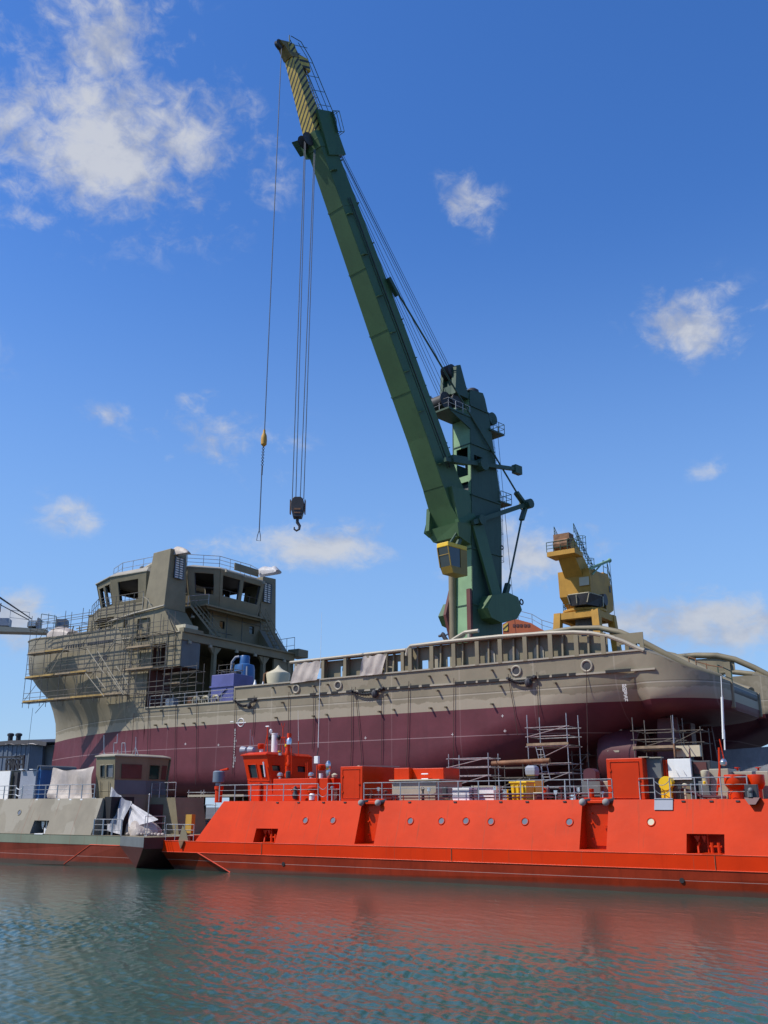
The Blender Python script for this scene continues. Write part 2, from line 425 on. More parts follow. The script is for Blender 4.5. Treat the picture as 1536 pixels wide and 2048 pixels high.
def chevron_mat(name, yawless=True, freq=1.15, a=(.62,.43,.07), b=(.018,.02,.016), sl=1.0, axis=(0,0,1), side=(0,1,0)):
    """yellow and black warning stripes in object space"""
    m = bpy.data.materials.new(name); m.use_nodes = True; n = NT(m.node_tree)
    co = n.add('ShaderNodeTexCoord').outputs['Object']
    d1 = n.add('ShaderNodeVectorMath', {0: co, 1: axis}, operation='DOT_PRODUCT').outputs['Value']
    d2 = n.add('ShaderNodeVectorMath', {0: co, 1: side}, operation='DOT_PRODUCT').outputs['Value']
    t = n.m('ADD', n.m('MULTIPLY', d1, freq), n.m('MULTIPLY', d2, sl*freq))
    f = n.m('GREATER_THAN', n.m('FRACT', t), .60)
    g = n.noise(co, 1.5, 6, .65)
    ca = n.mix(n.step(g, .35, .75), rgb(a), rgb([x*.6 for x in a]))
    col = n.mix(n.m('MULTIPLY', f, .96), ca, rgb(b))
    bs = n.add('ShaderNodeBsdfPrincipled', {'Base Color': col, 'Roughness': .5})
    out = n.add('ShaderNodeOutputMaterial'); n.t.links.new(bs.outputs[0], out.inputs[0]); return m
def water_mat():
    m = bpy.data.materials.new("harbour_water"); m.use_nodes = True; n = NT(m.node_tree)
    co = n.add('ShaderNodeTexCoord').outputs['Object']
    f = n.noise(co, .05, 4, .55)
    col = n.mix(n.step(f, .35, .65), (.024,.066,.052,1), (.036,.086,.070,1))
    bs = n.add('ShaderNodeBsdfPrincipled', {'Base Color': col, 'Roughness': .06, 'IOR': 1.33, 'Specular IOR Level': .5})
    mp = n.add('ShaderNodeMapping', {'Vector': co, 'Scale': (1.0, 1.45, 1), 'Rotation': (0, 0, .5)})
    w2 = n.noise(mp.outputs[0], 6.5, 4, .62, .4)
    b = n.add('ShaderNodeBump', {'Strength': 1.0, 'Distance': .009, 'Height': w2})
    n.put(bs, 'Normal', b)
    out = n.add('ShaderNodeOutputMaterial'); n.t.links.new(bs.outputs[0], out.inputs[0]); return m
M_water = water_mat()
def ground_mat():
    m = bpy.data.materials.new("yard_ground"); m.use_nodes = True; n = NT(m.node_tree)
    co = n.add('ShaderNodeTexCoord').outputs['Object']
    f = n.noise(co, .2, 8, .65)
    col = n.mix(n.step(f, .3, .7), (.055,.052,.046,1), (.11,.104,.094,1))
    bs = n.add('ShaderNodeBsdfPrincipled', {'Base Color': col, 'Roughness': .9})
    out = n.add('ShaderNodeOutputMaterial'); n.t.links.new(bs.outputs[0], out.inputs[0]); return m
M_ground = ground_mat()

# ------------------------------------------------------------------ shared small builders
def rail_mb(pts, h=1.1, rails=3, step=1.5, r=.028, top=None, pr=None, post_at_ends=True):
    """hand rail along a polyline of deck points"""
    mb = MB(); pts = [Vector(p) for p in pts]
    for i in range(rails):
        z = h*(i+1)/rails
        for a, b in zip(pts, pts[1:]): mb.tube(a+Vector((0,0,z)), b+Vector((0,0,z)), (top or r) if i == rails-1 else r*.8, 5)
    for a, b in zip(pts, pts[1:]):
        L = (b-a).length; k = max(1, round(L/step))
        for i in range(k+1): mb.tube(vlerp(a, b, i/k), vlerp(a, b, i/k)+Vector((0,0,h)), pr or r, 5)
    return mb
def cloth_mb(fn, nu=14, nv=10):
    mb = MB(); mb.loft([[fn(i/nu, j/nv) for j in range(nv+1)] for i in range(nu+1)]); return mb
def stair_mb(p, q, w, wdir, n=9, hr=1.0):
    """ship's stair from foot p to head q; wdir is the sideways unit vector"""
    mb = MB(); p, q, wd = Vector(p), Vector(q), Vector(wdir)
    for sgn in (0, 1):
        o = wd*(w*sgn); mb.bar(p+o, q+o, .05, .2); 
        mb.tube(p+o+Vector((0,0,hr)), q+o+Vector((0,0,hr)), .03, 5); mb.tube(p+o+Vector((0,0,hr*.5)), q+o+Vector((0,0,hr*.5)), .022, 5)
        for t in (0, .5, 1): mb.tube(vlerp(p, q, t)+o, vlerp(p, q, t)+o+Vector((0,0,hr)), .028, 5)
    for i in range(n):
        c = vlerp(p, q, (i+.5)/n); mb.bar(c, c+wd*w, .22, .04)
    return mb
def ladder_mb(p, q, w, wdir, cage=False, out=(0,0,0), step=.35, r=.03):
    mb = MB(); p, q, wd = Vector(p), Vector(q), Vector(wdir); out = Vector(out)
    mb.tube(p, q, r, 5); mb.tube(p+wd*w, q+wd*w, r, 5)
    L = (q-p).length; k = int(L/step)
    for i in range(k): mb.tube(vlerp(p, q, (i+.5)/k), vlerp(p, q, (i+.5)/k)+wd*w, r*.7, 4)
    if cage:
        k = max(2, int(L/1.3)); hoops = []
        for i in range(k+1):
            c = vlerp(p, q, i/k)+wd*(w/2)
            pts = [c+wd*(-.45*math.cos(a))+out*(.75*math.sin(a)) for a in [PI*j/6 for j in range(7)]]
            mb.path(pts, r*.7, 4); hoops.append(pts)
        for j in (1, 3, 5): mb.path([h[j] for h in hoops], r*.6, 4)
    return mb
SEG = {'0':'abcdef','1':'bc','2':'abged','3':'abgcd','4':'fgbc','5':'afgcd','6':'afgedc','7':'abc','8':'abcdefg','9':'abcdfg','M':'efabc'}
def digits_mb(mb, txt, o, ux, uz, h, out, t=None):
    """figures made of raised paint strokes"""
    o, ux, uz, out = Vector(o), Vector(ux), Vector(uz), Vector(out); w = h*.55; t = t or h*.15
    P = {'a':((0,1),(1,1)),'b':((1,1),(1,.5)),'c':((1,.5),(1,0)),'d':((0,0),(1,0)),'e':((0,0),(0,.5)),'f':((0,.5),(0,1)),'g':((0,.5),(1,.5))}
    for i, ch in enumerate(txt):
        for sg in SEG[ch]:
            (x0, y0), (x1, y1) = P[sg]
            mb.bar(o+ux*(w*(x0+i*1.55))+uz*(h*y0)+out*.004, o+ux*(w*(x1+i*1.55))+uz*(h*y1)+out*.004, t, .01, up=out)
# ------------------------------------------------------------------ water and yard ground
import numpy as np
def make_water():
    # one sheet: wide flat surroundings plus a basin with real wavelets, finest towards the quay we stand on
    rng = np.random.default_rng(4)
    ny, nx = 720, 680
    Yr = 11.0*np.exp(np.linspace(0, math.log(72/11.0), ny)); U = np.linspace(-1, 1, nx)
    YY = np.repeat(Yr[:, None], nx, 1); XX = U[None, :]*(.50*YY+3.0)
    sp = np.maximum(YY*math.log(72/11.0)/ny, (.50*YY+3)*2/nx)
    Z = np.zeros_like(XX)
    bar_y = -(XX-BAR.o.x)*BAR.s+(YY-BAR.o.y)*BAR.c
    calm = np.clip((-bar_y-9)/21, 0, 1); calm = .24+1.30*calm*calm*(3-2*calm)
    patch = np.zeros_like(XX)
    for k in range(7):
        a = rng.uniform(0, 2*PI); L = rng.uniform(7, 24); patch += np.sin((XX*math.cos(a)+YY*math.sin(a))*2*PI/L+rng.uniform(0, 6))
    calm *= np.clip(1+.16*patch, .45, 1.6)
    wd = math.radians(205)
    NW = 64
    for k in range(NW):
        L = .17*(2.0/.17)**((k+rng.random())/NW); a = wd+rng.normal(0, .62); kk = 2*PI/L
        amp = .0255/kk*(1.2 if L < .6 else .42)
        att = np.clip((L/sp-1.9)/1.6, 0, 1)
        wob = .35*np.sin(XX*.31+YY*.17+k)+.3*np.sin(YY*.43-XX*.21+2*k)
        Z += amp*att*calm*np.sin((XX*math.cos(a)+YY*math.sin(a))*kk+rng.uniform(0, 6.28)+wob)
    ed = np.clip((1-np.abs(U))*12, 0, 1)[None, :]*np.clip((np.arange(ny)/14.0), 0, 1)[:, None]
    Z = Z*ed-.08*(1-ed)
    co = np.stack([XX, YY, Z], -1).reshape(-1, 3)
    idx = np.arange(ny*nx).reshape(ny, nx)
    q = np.stack([idx[:-1,:-1], idx[:-1,1:], idx[1:,1:], idx[1:,:-1]], -1).reshape(-1, 4)
    fl = np.array([(-1600,-1500,-.09),(1600,-1500,-.09),(1600,60,-.09),(-1600,60,-.09)])
    P = [BAR.wld((-1800,-1500,-.09)), BAR.wld((1800,-1500,-.09)), BAR.wld((1800,11.9,-.09)), BAR.wld((-1800,11.9,-.09))]
    fl = np.array([tuple(p) for p in P]); n0 = len(co); co = np.concatenate([co, fl])
    q = np.concatenate([q, [[n0, n0+1, n0+2, n0+3]]])
    me = bpy.data.meshes.new('water'); me.vertices.add(len(co)); me.vertices.foreach_set('co', co.ravel())
    me.loops.add(q.size); me.loops.foreach_set('vertex_index', q.ravel().astype(np.int32))
    me.polygons.add(len(q)); me.polygons.foreach_set('loop_start', (np.arange(len(q))*4).astype(np.int32))
    me.polygons.foreach_set('use_smooth', np.ones(len(q), dtype=bool))
    me.update(calc_edges=True); me.validate(); me.materials.append(M_water)
    o = bpy.data.objects.new('water', me); COL.objects.link(o); o['kind'] = 'structure'
make_water()
GZ = 2.6
mb = MB(); mb.poly([(-2500,11.5,GZ),(2500,11.5,GZ),(2500,4000,GZ),(-2500,4000,GZ)])
solo(mb, 'ground', M_ground, '', '', BAR, kind='structure')
mb = MB(); mb.box((-300,11.3,-3), (300,12.6,GZ+.02)); mb.box((-300,11.2,GZ+.02), (300,11.75,GZ+.2))
tag(solo(mb, 'quay_wall', M_conc, 'x', 'x', BAR), 'concrete quay wall with a low kerb behind the moored workboats', 'quay wall')

# ------------------------------------------------------------------ the big supply ship
S = SHP; B2 = 9.0
def xs(z): return interp(z, [(4.9,-24.4),(7,-25.4),(9,-25.5),(11.3,-25.2),(13,-25.3),(14.5,-25.9),(16.4,-27.1),(18.4,-29.8),(19.2,-30.3),(21,-30.5),(23.6,-30.9)])
def Le(z): return interp(z, [(5,24),(9,26),(11.3,26),(13,24),(15,20),(17,17.5),(18.4,16.5),(23.6,16)])
def fp(z): return interp(z, [(5,1.45),(11.3,1.55),(15,1.75),(18.4,2.1),(24,2.1)])
def plan(x, z):
    t = (x-xs(z))/Le(z)
    if t <= 0: return 0.0
    h = B2 if t >= 1 else B2*(1-(1-t)**fp(z))
    if x > 49.6: u = min(1, (x-49.6)/4.6); h = min(h, B2-4.6+4.6*math.sqrt(max(0, 1-u*u)))
    return h
def zkeel(x):
    return 5.0 if x < 27 else min(10.4, 5.0+5.4*((x-27)/22.0)**1.7) if x < 49 else 10.4+.06*(x-49)
def ztop(x):
    return interp(x, [(-31,23.5),(-24,22.5),(-16,21.8),(-10,21.75),(-5.75,21.9),(-2.75,17.05),(-.92,16.9),(-.90,13.36),(10.72,13.36),(10.76,14.6),(49.3,14.78),(50.6,14.3),(52.2,13.5),(53.4,13.05),(54.2,12.7)])
NB, NV = 5, 13
def section(xf, x0=None):
    """half ring of (x, half breadth, z) from the keel to the top edge; xf gives x for a height"""
    xt = xf(22.0) if x0 is None else x0
    pts = []; zk = zkeel(xf(6.0)); zt = ztop(xt)
    hk = plan(xf(zk+.4), zk+.4); r = min(2.1+(0 if xt < 27 else min(2.0, (xt-27)*.12)), hk*.75)
    if xt > 49: r = 1.6
    pts.append((xf(zk), 0.0, zk)); pts.append((xf(zk), max(0, hk-r)*.6, zk+.01))
    for i in range(NB+1):
        a = PI/2*i/NB; z = zk+r*(1-math.cos(a)); h = plan(xf(z), z)
        pts.append((xf(z), max(0.0, min(h, hk-r+r*math.sin(a)) if i < NB else h), z))
    z0 = zk+r
    for j in range(1, NV+1):
        z = lerp(z0, zt, j/NV); pts.append((xf(z), plan(xf(z), z), z))
    return pts
stations = []
for i in range(17):
    u = (i/16)**1.35
    stations.append(section(lambda z, u=u: lerp(xs(z), -6.2, u)))
for x in [-5.75,-4.6,-3.6,-2.75,-1.8,-.92,-.90,1,3,5,7,9,10.72,10.76,13,16,19,22,25,27,29,31,33,35,37,39,41,43,45,47,48.5,49.6,50.6,51.6,52.4,53.1,53.6,54.0,54.19]:
    stations.append(section(lambda z, x=x: x, x))
near = [[(p[0], 9-p[1], p[2]) for p in s] for s in stations]
far = [[(p[0], 9+p[1], p[2]) for p in s] for s in stations]
ship = thing('supply_ship', 'large unfinished offshore supply ship, olive grey above and maroon below, propped up on the slip', 'ship', S, (12, 9, 5))
mb = MB(); mb.loft(near); mb.loft(far)
k = len(near[0]); mb.loft([near[-1], far[-1]])
mb.build('hull', M_hull, ship, smooth=True)
# decks
mb = MB()
mb.poly([(-.9,.12,13.25),(54,4.6,12.5),(54,13.4,12.5),(50,17.8,13.25),(-.9,17.9,13.25)]) if False else None
mb.box((-1,.15,12.9), (49.4,17.85,13.28)); mb.box((-6,1.4,12.9),(-1,16.6,13.27)); mb.box((49.4,2.4,12.2),(53.0,15.6,12.6))
mb.build('main_deck', M_grey, ship)
mb = MB(); pl = []
for x in (-29.5,-28,-26,-23,-20,-16,-12,-8,-5.8): pl.append((x, plan(x, 21)))
mb.prism([(x, 9-h+.1, 20.9) for x, h in pl]+[(x, 9+h-.1, 20.9) for x, h in reversed(pl)], (0,0,.2))
mb.build('forecastle_deck', M_grey, ship)
# top rail of the fore bulwark, and the white gunwale bars
mb = MB()
edge = [Vector((x, 9-plan(x, ztop(x)), ztop(x))) for x in [-30.9+i*.6 for i in range(42)]]
mb.path(edge, .09, 6); mb.path([Vector((p.x, 18-p.y, p.z)) for p in edge], .09, 6)
mb.build('bulwark_rail', M_grey, ship)
mb = MB(); mb.bar((-.9,-.02,13.36),(10.7,-.02,13.36),.16,.12); mb.bar((10.76,-.02,14.62),(49.2,-.02,14.80),.2,.12)
mb.bar((-.9,18.02,13.36),(10.7,18.02,13.36),.16,.12); mb.bar((10.76,18.02,14.62),(49.2,18.02,14.80),.2,.12)
mb.build('gunwale', M_pale, ship)
# belting ledge; black blocks put the shade of the freeing port slots into colour
def yx(px, py): return S.Y(px, py, 0).x
mb = MB(); mb.bar((11,-.06,13.42),(50.2,-.06,13.38),.14,.13)
mb.build('belting_bar', M_pale, ship)
ports = [(498,517),(622,634),(640,656),(664,678),(694,706),(718,730),(742,752),(759,776),(779,795),(801,818),(821,839),(845,861),(911,930),(934,953),(957,975),(979,1000),(1055,1076),(1079,1101),(1106,1136),(1140,1154),(1214,1265)]
for a, b in ports:
    xa, xb = yx(a, 1372), yx(b, 1372)
    mb = MB(); mb.box((xa, -.136, 13.31), (xb, -.05, 13.52)); mb.build('freeing_port_shade', M_black, ship)
mb = MB()
for x in (12.4, 49.2):
    pass
# vertical weld straps and bulkhead step plate
mb.box((10.70,-.03,13.36),(10.82,.1,14.62)); mb.build('step_plate', M_grey, ship)
# --- cargo rail: outer posts and top rail, inner wall with brackets and round-topped holes
mb = MB()
top_o = [(17.2,0,16.42),(26.3,0,16.50),(29.45,0,16.52)]
mb.path([(29.5,0,16.0)]+[(29.62,0,16.55),(29.9,0,16.78)]+[(33,0,16.84),(38,0,16.82),(42,0,16.70),(44.2,0,16.56),(45.6,0,16.36),(46.9,0,16.02),(48.0,0,15.52),(49.0,0,14.96),(49.5,0,14.72)], .16, 8)
mb.path(top_o, .13, 8)
mb.build('cargo_rail', M_pale, ship, smooth=True)
mb = MB()
far_o = [(29.9,18,16.78),(38,18,16.9),(44.2,18,16.84),(46.9,18,16.24),(49.5,18,14.72)]
mb.path(far_o, .16, 8); mb.path([(17.2,18,16.42),(29.5,18,16.52)], .13, 8)
for x in [18+i*1.9 for i in range(16)]: mb.bar((x,18,14.7),(x,18,16.6),.22,.3)
mb.build('far_cargo_rail', M_grey, ship)
posts = [821,864,908,955,1001,1051,1102,1154,1208]
for px in posts:
    x = S.Y(px, 1300, 0).x
    mb = MB(); mb.bar((x,.0,14.7),(x,.0,16.6 if x < 44 else 16.3),.26,.34, up=(1,0,0)); mb.build('rail_post', M_grey, ship)
for px in (592, 646, 690, 735, 772, 805):
    x = S.Y(px, 1330, 0).x
    mb = MB(); mb.bar((x,.05,14.65),(x,.05,16.5),.2,.3, up=(1,0,0)); mb.build('rail_post', M_grey, ship)
# roof flange of the rail (box section open to the outside)
mb = MB(); mb.box((29.7,.12,16.74),(43.0,.66,16.80)); mb.box((17.2,.1,16.36),(29.5,.66,16.46)); mb.build('rail_flange', M_grey, ship)
holes = [(19.4,20.3,14.75,15.75),(22.3,23.1,14.75,15.75),(25.2,25.9,14.75,15.7),(28.2,28.8,14.75,15.7),(30.6,31.2,14.8,15.6),(33.0,33.5,14.9,15.7),(46.6,47.3,14.8,16.1),(47.5,49.0,14.9,15.4)]
mb = MB(); mb.panel([17.2,29.6,44.6,49.3],[13.3,16.3],[h for h in holes if h[1] < 49.2], lambda u, v: (u, .62, v if u < 45 else min(v, 16.2)))
mb.panel([29.6,44.6],[16.3,16.72],[], lambda u, v: (u, .62, v))
mb.build('inner_bulwark', M_grey, ship, solid=.08)
for i, px in enumerate([655,700,745,790,838,884,928,980,1030,1078,1128,1180]):
    x = S.Y(px, 1310, .7).x
    mb = MB(); mb.prism([(x,.60,14.6),(x,.22,14.6),(x,.28,15.4),(x,.36,16.34 if x < 29.5 else 16.7),(x,.60,16.34 if x < 29.5 else 16.7)], (.14,0,0)); mb.build('bulwark_bracket', M_grey, ship)
for px in (697,782,873,985,1032,1082):
    x = S.Y(px, 1325, .9).x
    mb = MB(); mb.prism([(x+.42*math.cos(a),.585,14.75+.75+.42*math.sin(a)) for a in [PI*i/8 for i in range(9)]]+[(x-.42,.585,14.6),(x+.42,.585,14.6)], (0,-.03,0)); mb.build('bracket_plate', M_pale, ship)
# second, inner arch running down to the stern quarter
arch = [(38,2.2,17.05),(43.5,2.2,17.28),(45.5,2.2,17.1),(47.1,2.2,16.6),(48.7,2.3,15.72),(50.3,2.5,14.66),(51.8,2.9,13.74),(52.7,3.3,13.3),(53.6,4.2,12.95)]
mb = MB(); mb.path(arch, lambda t: lerp(.16,.30,min(1,t*1.4)), 10); mb.build('stern_arch', M_grey, ship, smooth=True)
mb = MB()
quarter = []
for (x, zz) in [(48.9,15.05),(49.6,14.7),(50.4,14.35),(51.2,13.9),(52.0,13.5),(52.8,13.15)]:
    h = plan(x, 13); yo = 9-h; zi = interp(x, [(48.7,15.7),(50.3,14.66),(51.8,13.74),(52.7,13.3)])
    quarter.append([(x, yo, min(zz, ztop(x))), (x, lerp(yo, 2.6, .5), lerp(min(zz, ztop(x)), zi, .62)), (x, 2.5+.25*max(0, x-50), zi-.1)])
mb.loft(quarter); mb.build('quarter_plate', M_grey, ship, smooth=True)
mb = MB(); mb.bar((47.6,2.2,14.7),(47.6,2.2,16.3),.5,.3,up=(1,0,0)); mb.bar((48.2,.6,14.6),(48.2,2.1,15.6),.3,.3); mb.build('arch_stay', M_grey, ship)
mb = MB(); mb.path([(x, 18-y, z) for x, y, z in arch], lambda t: lerp(.16,.30,min(1,t*1.4)), 10); mb.build('far_stern_arch', M_grey, ship, smooth=True)
# stern roller recess, roller and fender lips
mb = MB(); mb.lathe((53.7,5.2,12.2), [(.55,0),(.55,7.6)], 16, 'Y'); mb.build('stern_roller', M_dark, ship, smooth=True)
for y in (4.7, 13.3):
    mb = MB(); mb.box((53.4,y-.14,10.8),(54.35,y+.14,12.7)); mb.build('roller_cheek', M_grey, ship, bev=.08)
# mooring fairleads (round, thick-lipped)
for px, py, r in ((593,1378,.34),(677,1371,.34),(1033,1342,.37),(1174,1332,.40)):
    p = S.Y(px, py, 0)
    mb = MB(); mb.ring((p.x,-.05,p.z), (0,1,0), r, .085, 20, 8); fl = mb.build('fairlead', M_pale, ship, smooth=True)
    mb = MB(); mb.lathe((p.x,-.02,p.z), [(r-.02,0),(r*.86,-.03)], 18, 'Y'); mb.build('fairlead_bore', M_dark, fl)
# small studs in two rows
for px, py, l in [(547,1375,.3),(580,1373,.35),(629,1372,.3),(657,1369,.35),(755,1358,.35),(792,1356,.35),(860,1352,.35),(893,1350,.35),(985,1340,.35),(1019,1338,.35),
               (324,1421,.35),(380,1416,.35),(567,1405,.4),(640,1398,.35),(775,1389,.4),(877,1381,.4),(1002,1372,.4),(1112,1366,.4),
               (313,1450,.35),(333,1448,.3),(368,1447,.35),(390,1446,.3),(408,1445,.3),(554,1435,.35),(655,1429,.3),(761,1423,.4),(789,1419,.3),(863,1416,.4),(893,1414,.3),(986,1408,.4),(629,1432,.35)]:
    p = S.Y(px, py, 0)
    mb = MB(); mb.tube((p.x,.05,p.z),(p.x,-l,p.z-.04),.085,7); mb.build('stud', M_grey, ship, smooth=True)
# load line ring and draught figures
p = S.Y(482, 1445, 0); mb = MB(); mb.ring((p.x,-.012,p.z),(0,1,0),.36,.045,24,4); mb.bar((p.x-.6,-.014,p.z-.02),(p.x+.6,-.014,p.z-.02),.02,.08); mb.bar((p.x-1.3,-.014,p.z+.12),(p.x-.9,-.014,p.z+.12),.02,.08)
mb.build('load_line_mark', M_white, ship)
mb = MB()
for i, t in enumerate(['8','6','4','2','6M','8','6','4','4','2','5M','30','8','6']):
    p = S.Y(471.5-i*.28, 1459+i*5.6, 0); digits_mb(mb, t, (p.x-.1,-.005,p.z-.12), (1,0,0), (0,0,1), .17, (0,-1,0))
for i, t in enumerate(['82','80','78','76','74','72','70']):
    p = S.Y(1247.5+i*.8, 1371+i*7.1, 0)
    if p.z > zkeel(p.x)+1.2: digits_mb(mb, t, (p.x-.1,-.006,p.z-.12), (1,0,0), (0,0,1), .19, (0,-1,0))
mb.build('draught_marks', M_white, ship)
# white tick marks left by the yard on the hull
mb = MB()
for px, py in [(371,1488),(369,1560),(340,1561),(390,1548),(1005,1432),(1010,1462),(905,1469),(731,1476),(1205,1428),(437,1490),(300,1549)]:
    p = S.Y(px, py, 0)
    if p.z > zkeel(p.x)+2.3:
        mb.bar((p.x-.12,-.008,p.z),(p.x+.12,-.008,p.z),.015,.03); mb.bar((p.x,-.008,p.z-.1),(p.x,-.008,p.z+.12),.03,.015,up=(0,1,0))
mb.build('yard_marks', M_white, ship)
# skeg, bilge, propeller nozzle
mb = MB(); mb.prism([(30,8.4,5.0),(50,8.4,10.2),(50,8.4,8.2),(46,8.4,5.2)], (0,1.2,0)); mb.build('skeg', M_maroon, ship)
def nozzle(y, name):
    mb = MB(); mb.lathe((44.6,y,7.6), [(1.9,0),(2.15,.5),(2.2,1.2),(2.02,3.0),(1.86,3.0),(1.6,1.4),(1.7,0)], 28, 'X')
    o = mb.build(name, M_maroon, ship, smooth=True)
    mb = MB(); mb.lathe((44.9,y,7.6), [(.2,0),(.4,.5),(.4,1.4),(.15,1.9)], 12, 'X')
    for k in range(4):
        a = PI/2*k+.4; c, d = math.cos(a), math.sin(a)
        mb.hexa([(45.5,y+.3*c-.2*d,7.6+.3*d+.2*c),(45.55,y+.3*c-.2*d,7.6+.3*d+.2*c),(45.95,y+.3*c+.2*d,7.6+.3*d-.2*c),(45.9,y+.3*c+.2*d,7.6+.3*d-.2*c)],
                [(45.4,y+1.5*c-.55*d,7.6+1.5*d+.55*c),(45.45,y+1.5*c-.55*d,7.6+1.5*d+.55*c),(46.0,y+1.5*c+.55*d,7.6+1.5*d-.55*c),(45.95,y+1.5*c+.55*d,7.6+1.5*d-.55*c)])
    mb.build('propeller', M_dark, o)
    mb = MB(); mb.prism([(48.4,y-.15,5.6),(50.6,y-.15,5.8),(50.2,y-.15,10.3),(48.8,y-.15,10.3)], (0,.3,0)); mb.build('rudder', M_maroon, o)
    mb = MB(); mb.prism([(45.1,y-.25,9.6),(47.2,y-.25,9.6),(47.4,y-.25,10.6),(44.8,y-.25,9.9)], (0,.5,0)); mb.build('nozzle_strut', M_maroon, o)
    mb = MB(); mb.bar((45.5,y-1.2,9.48),(46.4,y-1.2,9.48),.06,.07); mb.bar((45.5,y-2.12,7.9),(46.4,y-2.12,7.9),.05,.14); mb.build('anode', M_pale, o)
nozzle(4.2, 'propeller_nozzle'); nozzle(13.8, 'propeller_nozzle')
# ------------------------------------------------------------------ superstructure
def wp(px, py): p = S.Y(px, py, 0.0); return (p.x, p.z)
# near side wall above the main deck, with its dark openings
def wallz(u, v):
    xr = interp(v, [(17.2,3.4),(20.7,3.4),(20.72,2.3),(23.3,.75)])
    return (min(u, xr) if u > 0 else u, .06, v)
hl = []
for (a, b, c, d) in [(275.5,295,1238,1279),(304,329,1289,1329),(247,254,1240,1255)]:
    x0, z1 = wp(a, c); x1, z0 = wp(b, d); hl.append((x0, x1, z0, z1))
mb = MB(); mb.panel([-6.6,-5,-2.8,0,3.4],[17.2,19.0,20.7,20.72,22,23.3], hl, wallz)
mb.panel([-6.6,-5.8,-2.75,-.92],[14.0,17.2],[], lambda u, v: (u, .06, v))
mb.build('side_wall', M_grey, ship, solid=.12)
for h in hl[:2]:
    mb = MB()
    mb.path([(h[0],.02,h[2]),(h[1],.02,h[2]),(h[1],.02,h[3]),(h[0],.02,h[3])], .06, 4, closed=True)
    if h[2] < 19:
        for t in (.38,.62): mb.tube((lerp(h[0],h[1],t),.1,h[2]),(lerp(h[0],h[1],t),.1,h[3]),.05,5)
    mb.build('opening_frame', M_grey, ship)
mb = MB(); mb.panel([-6.6,-.9,3.4],[13.4,20.7],[], lambda u, v: (u, 17.94, v)); mb.panel([-6.6,.8],[20.7,23.3],[], lambda u, v: (u, 17.94, v)); mb.build('far_side_wall', M_grey, ship, solid=.1)
# aft faces: side casing, pillars, header beam, shelter-deck bulkhead
mb = MB(); mb.box((3.0,.2,17.15),(3.40,2.75,19.75)); mb.build('side_casing', M_greyd, ship)
mb = MB(); mb.box((-1.0,.2,13.3),(-.86,3.1,20.0)); mb.build('casing_end', M_brown, ship)
mb = MB(); mb.panel([-.9,3.4],[.2,2.8],[],lambda u,v:(u,v,17.2)); mb.build('casing_floor', M_brown, ship, solid=.05)
mb = MB(); mb.box((-6.4,1.3,13.0),(-6.2,16.7,20.6)); mb.build('shelter_bulkhead', M_grey, ship)
for y in (5.1, 12.9, 17.2):
    mb = MB(); mb.box((2.95,y-.2,13.3),(3.35,y+.2,19.7))
    mb.prism([(3.0,y-.2,19.7),(3.0,y-.9,19.7),(3.0,y-.2,18.9)],(.3,0,0)); mb.prism([(3.0,y+.2,19.7),(3.0,y+.9,19.7),(3.0,y+.2,18.9)],(.3,0,0)); mb.build('deck_pillar', M_grey, ship)
mb = MB(); mb.box((2.9,.05,19.78),(3.5,17.95,20.55)); mb.build('header_beam', M_grey, ship)
mb = MB(); mb.box((3.05,14.6,13.3),(3.3,17.9,19.7)); mb.build('far_casing', M_grey, ship)
mb = MB(); mb.box((-7,.2,20.56),(3.7,17.8,20.74)); mb.box((3.0,.1,20.56),(3.6,2.9,21.0)); mb.build('boat_deck', M_grey, ship)
mb = MB(); mb.box((1.9,.5,20.74),(3.4,2.3,21.4)); mb.build('wooden_hatch_box', M_cream, ship)
mb = MB(); mb.box((2.6,17.8,20.3),(4.2,19.6,21.2)); mb.build('bridge_wing_box', M_grey, ship, bev=.05)
# deckhouse: aft wall with windows and doors
def ax(px, py, x=.5): p = S.X(px, py, x); return (p.y, p.z)
wins = []
for (a, b, c, d) in [(438.5,448,1241,1259),(498,507,1251,1269)]:
    y0, z1 = ax(a, c); y1, z0 = ax(b, d); wins.append((y0, y1, z0, z1))
blind = []
for (a, b, c, d) in [(422,431,1238,1256),(482,491,1249,1266)]:
    y0, z1 = ax(a, c); y1, z0 = ax(b, d); blind.append((y0, y1, z0, z1))
mb = MB(); mb.panel([6.9,15.6],[20.7,24.6], wins, lambda u, v: (.5, u, v))
mb.panel([-7,.5],[20.7,24.6],[], lambda u, v: (u, 6.9, v)); mb.panel([-7,.5],[20.7,24.6],[], lambda u, v: (u, 15.6, v)); mb.panel([6.9,15.6],[20.7,24.6],[], lambda u, v: (-4, u, v))
mb.build('deckhouse', M_grey, ship, solid=.08)
for w in wins+blind:
    mb = MB(); mb.path([(.53,w[0],w[2]),(.53,w[1],w[2]),(.53,w[1],w[3]),(.53,w[0],w[3])], .045, 5, closed=True); f = mb.build('window_frame', M_grey, ship)
    mb = MB(); mb.box((.40 if w in wins else .5,w[0],w[2]),(.42 if w in wins else .515,w[1],w[3])); mb.build('pane', M_glass if w in wins else M_brown, f)
mb = MB(); y0, y1 = ax(494,1270)[0], ax(511,1270)[0]; mb.path([(.53,y0,20.8),(.53,y0,23.2),(.53,y1,23.2),(.53,y1,20.8)], .04, 5); mb.build('deckhouse_door', M_grey, ship)
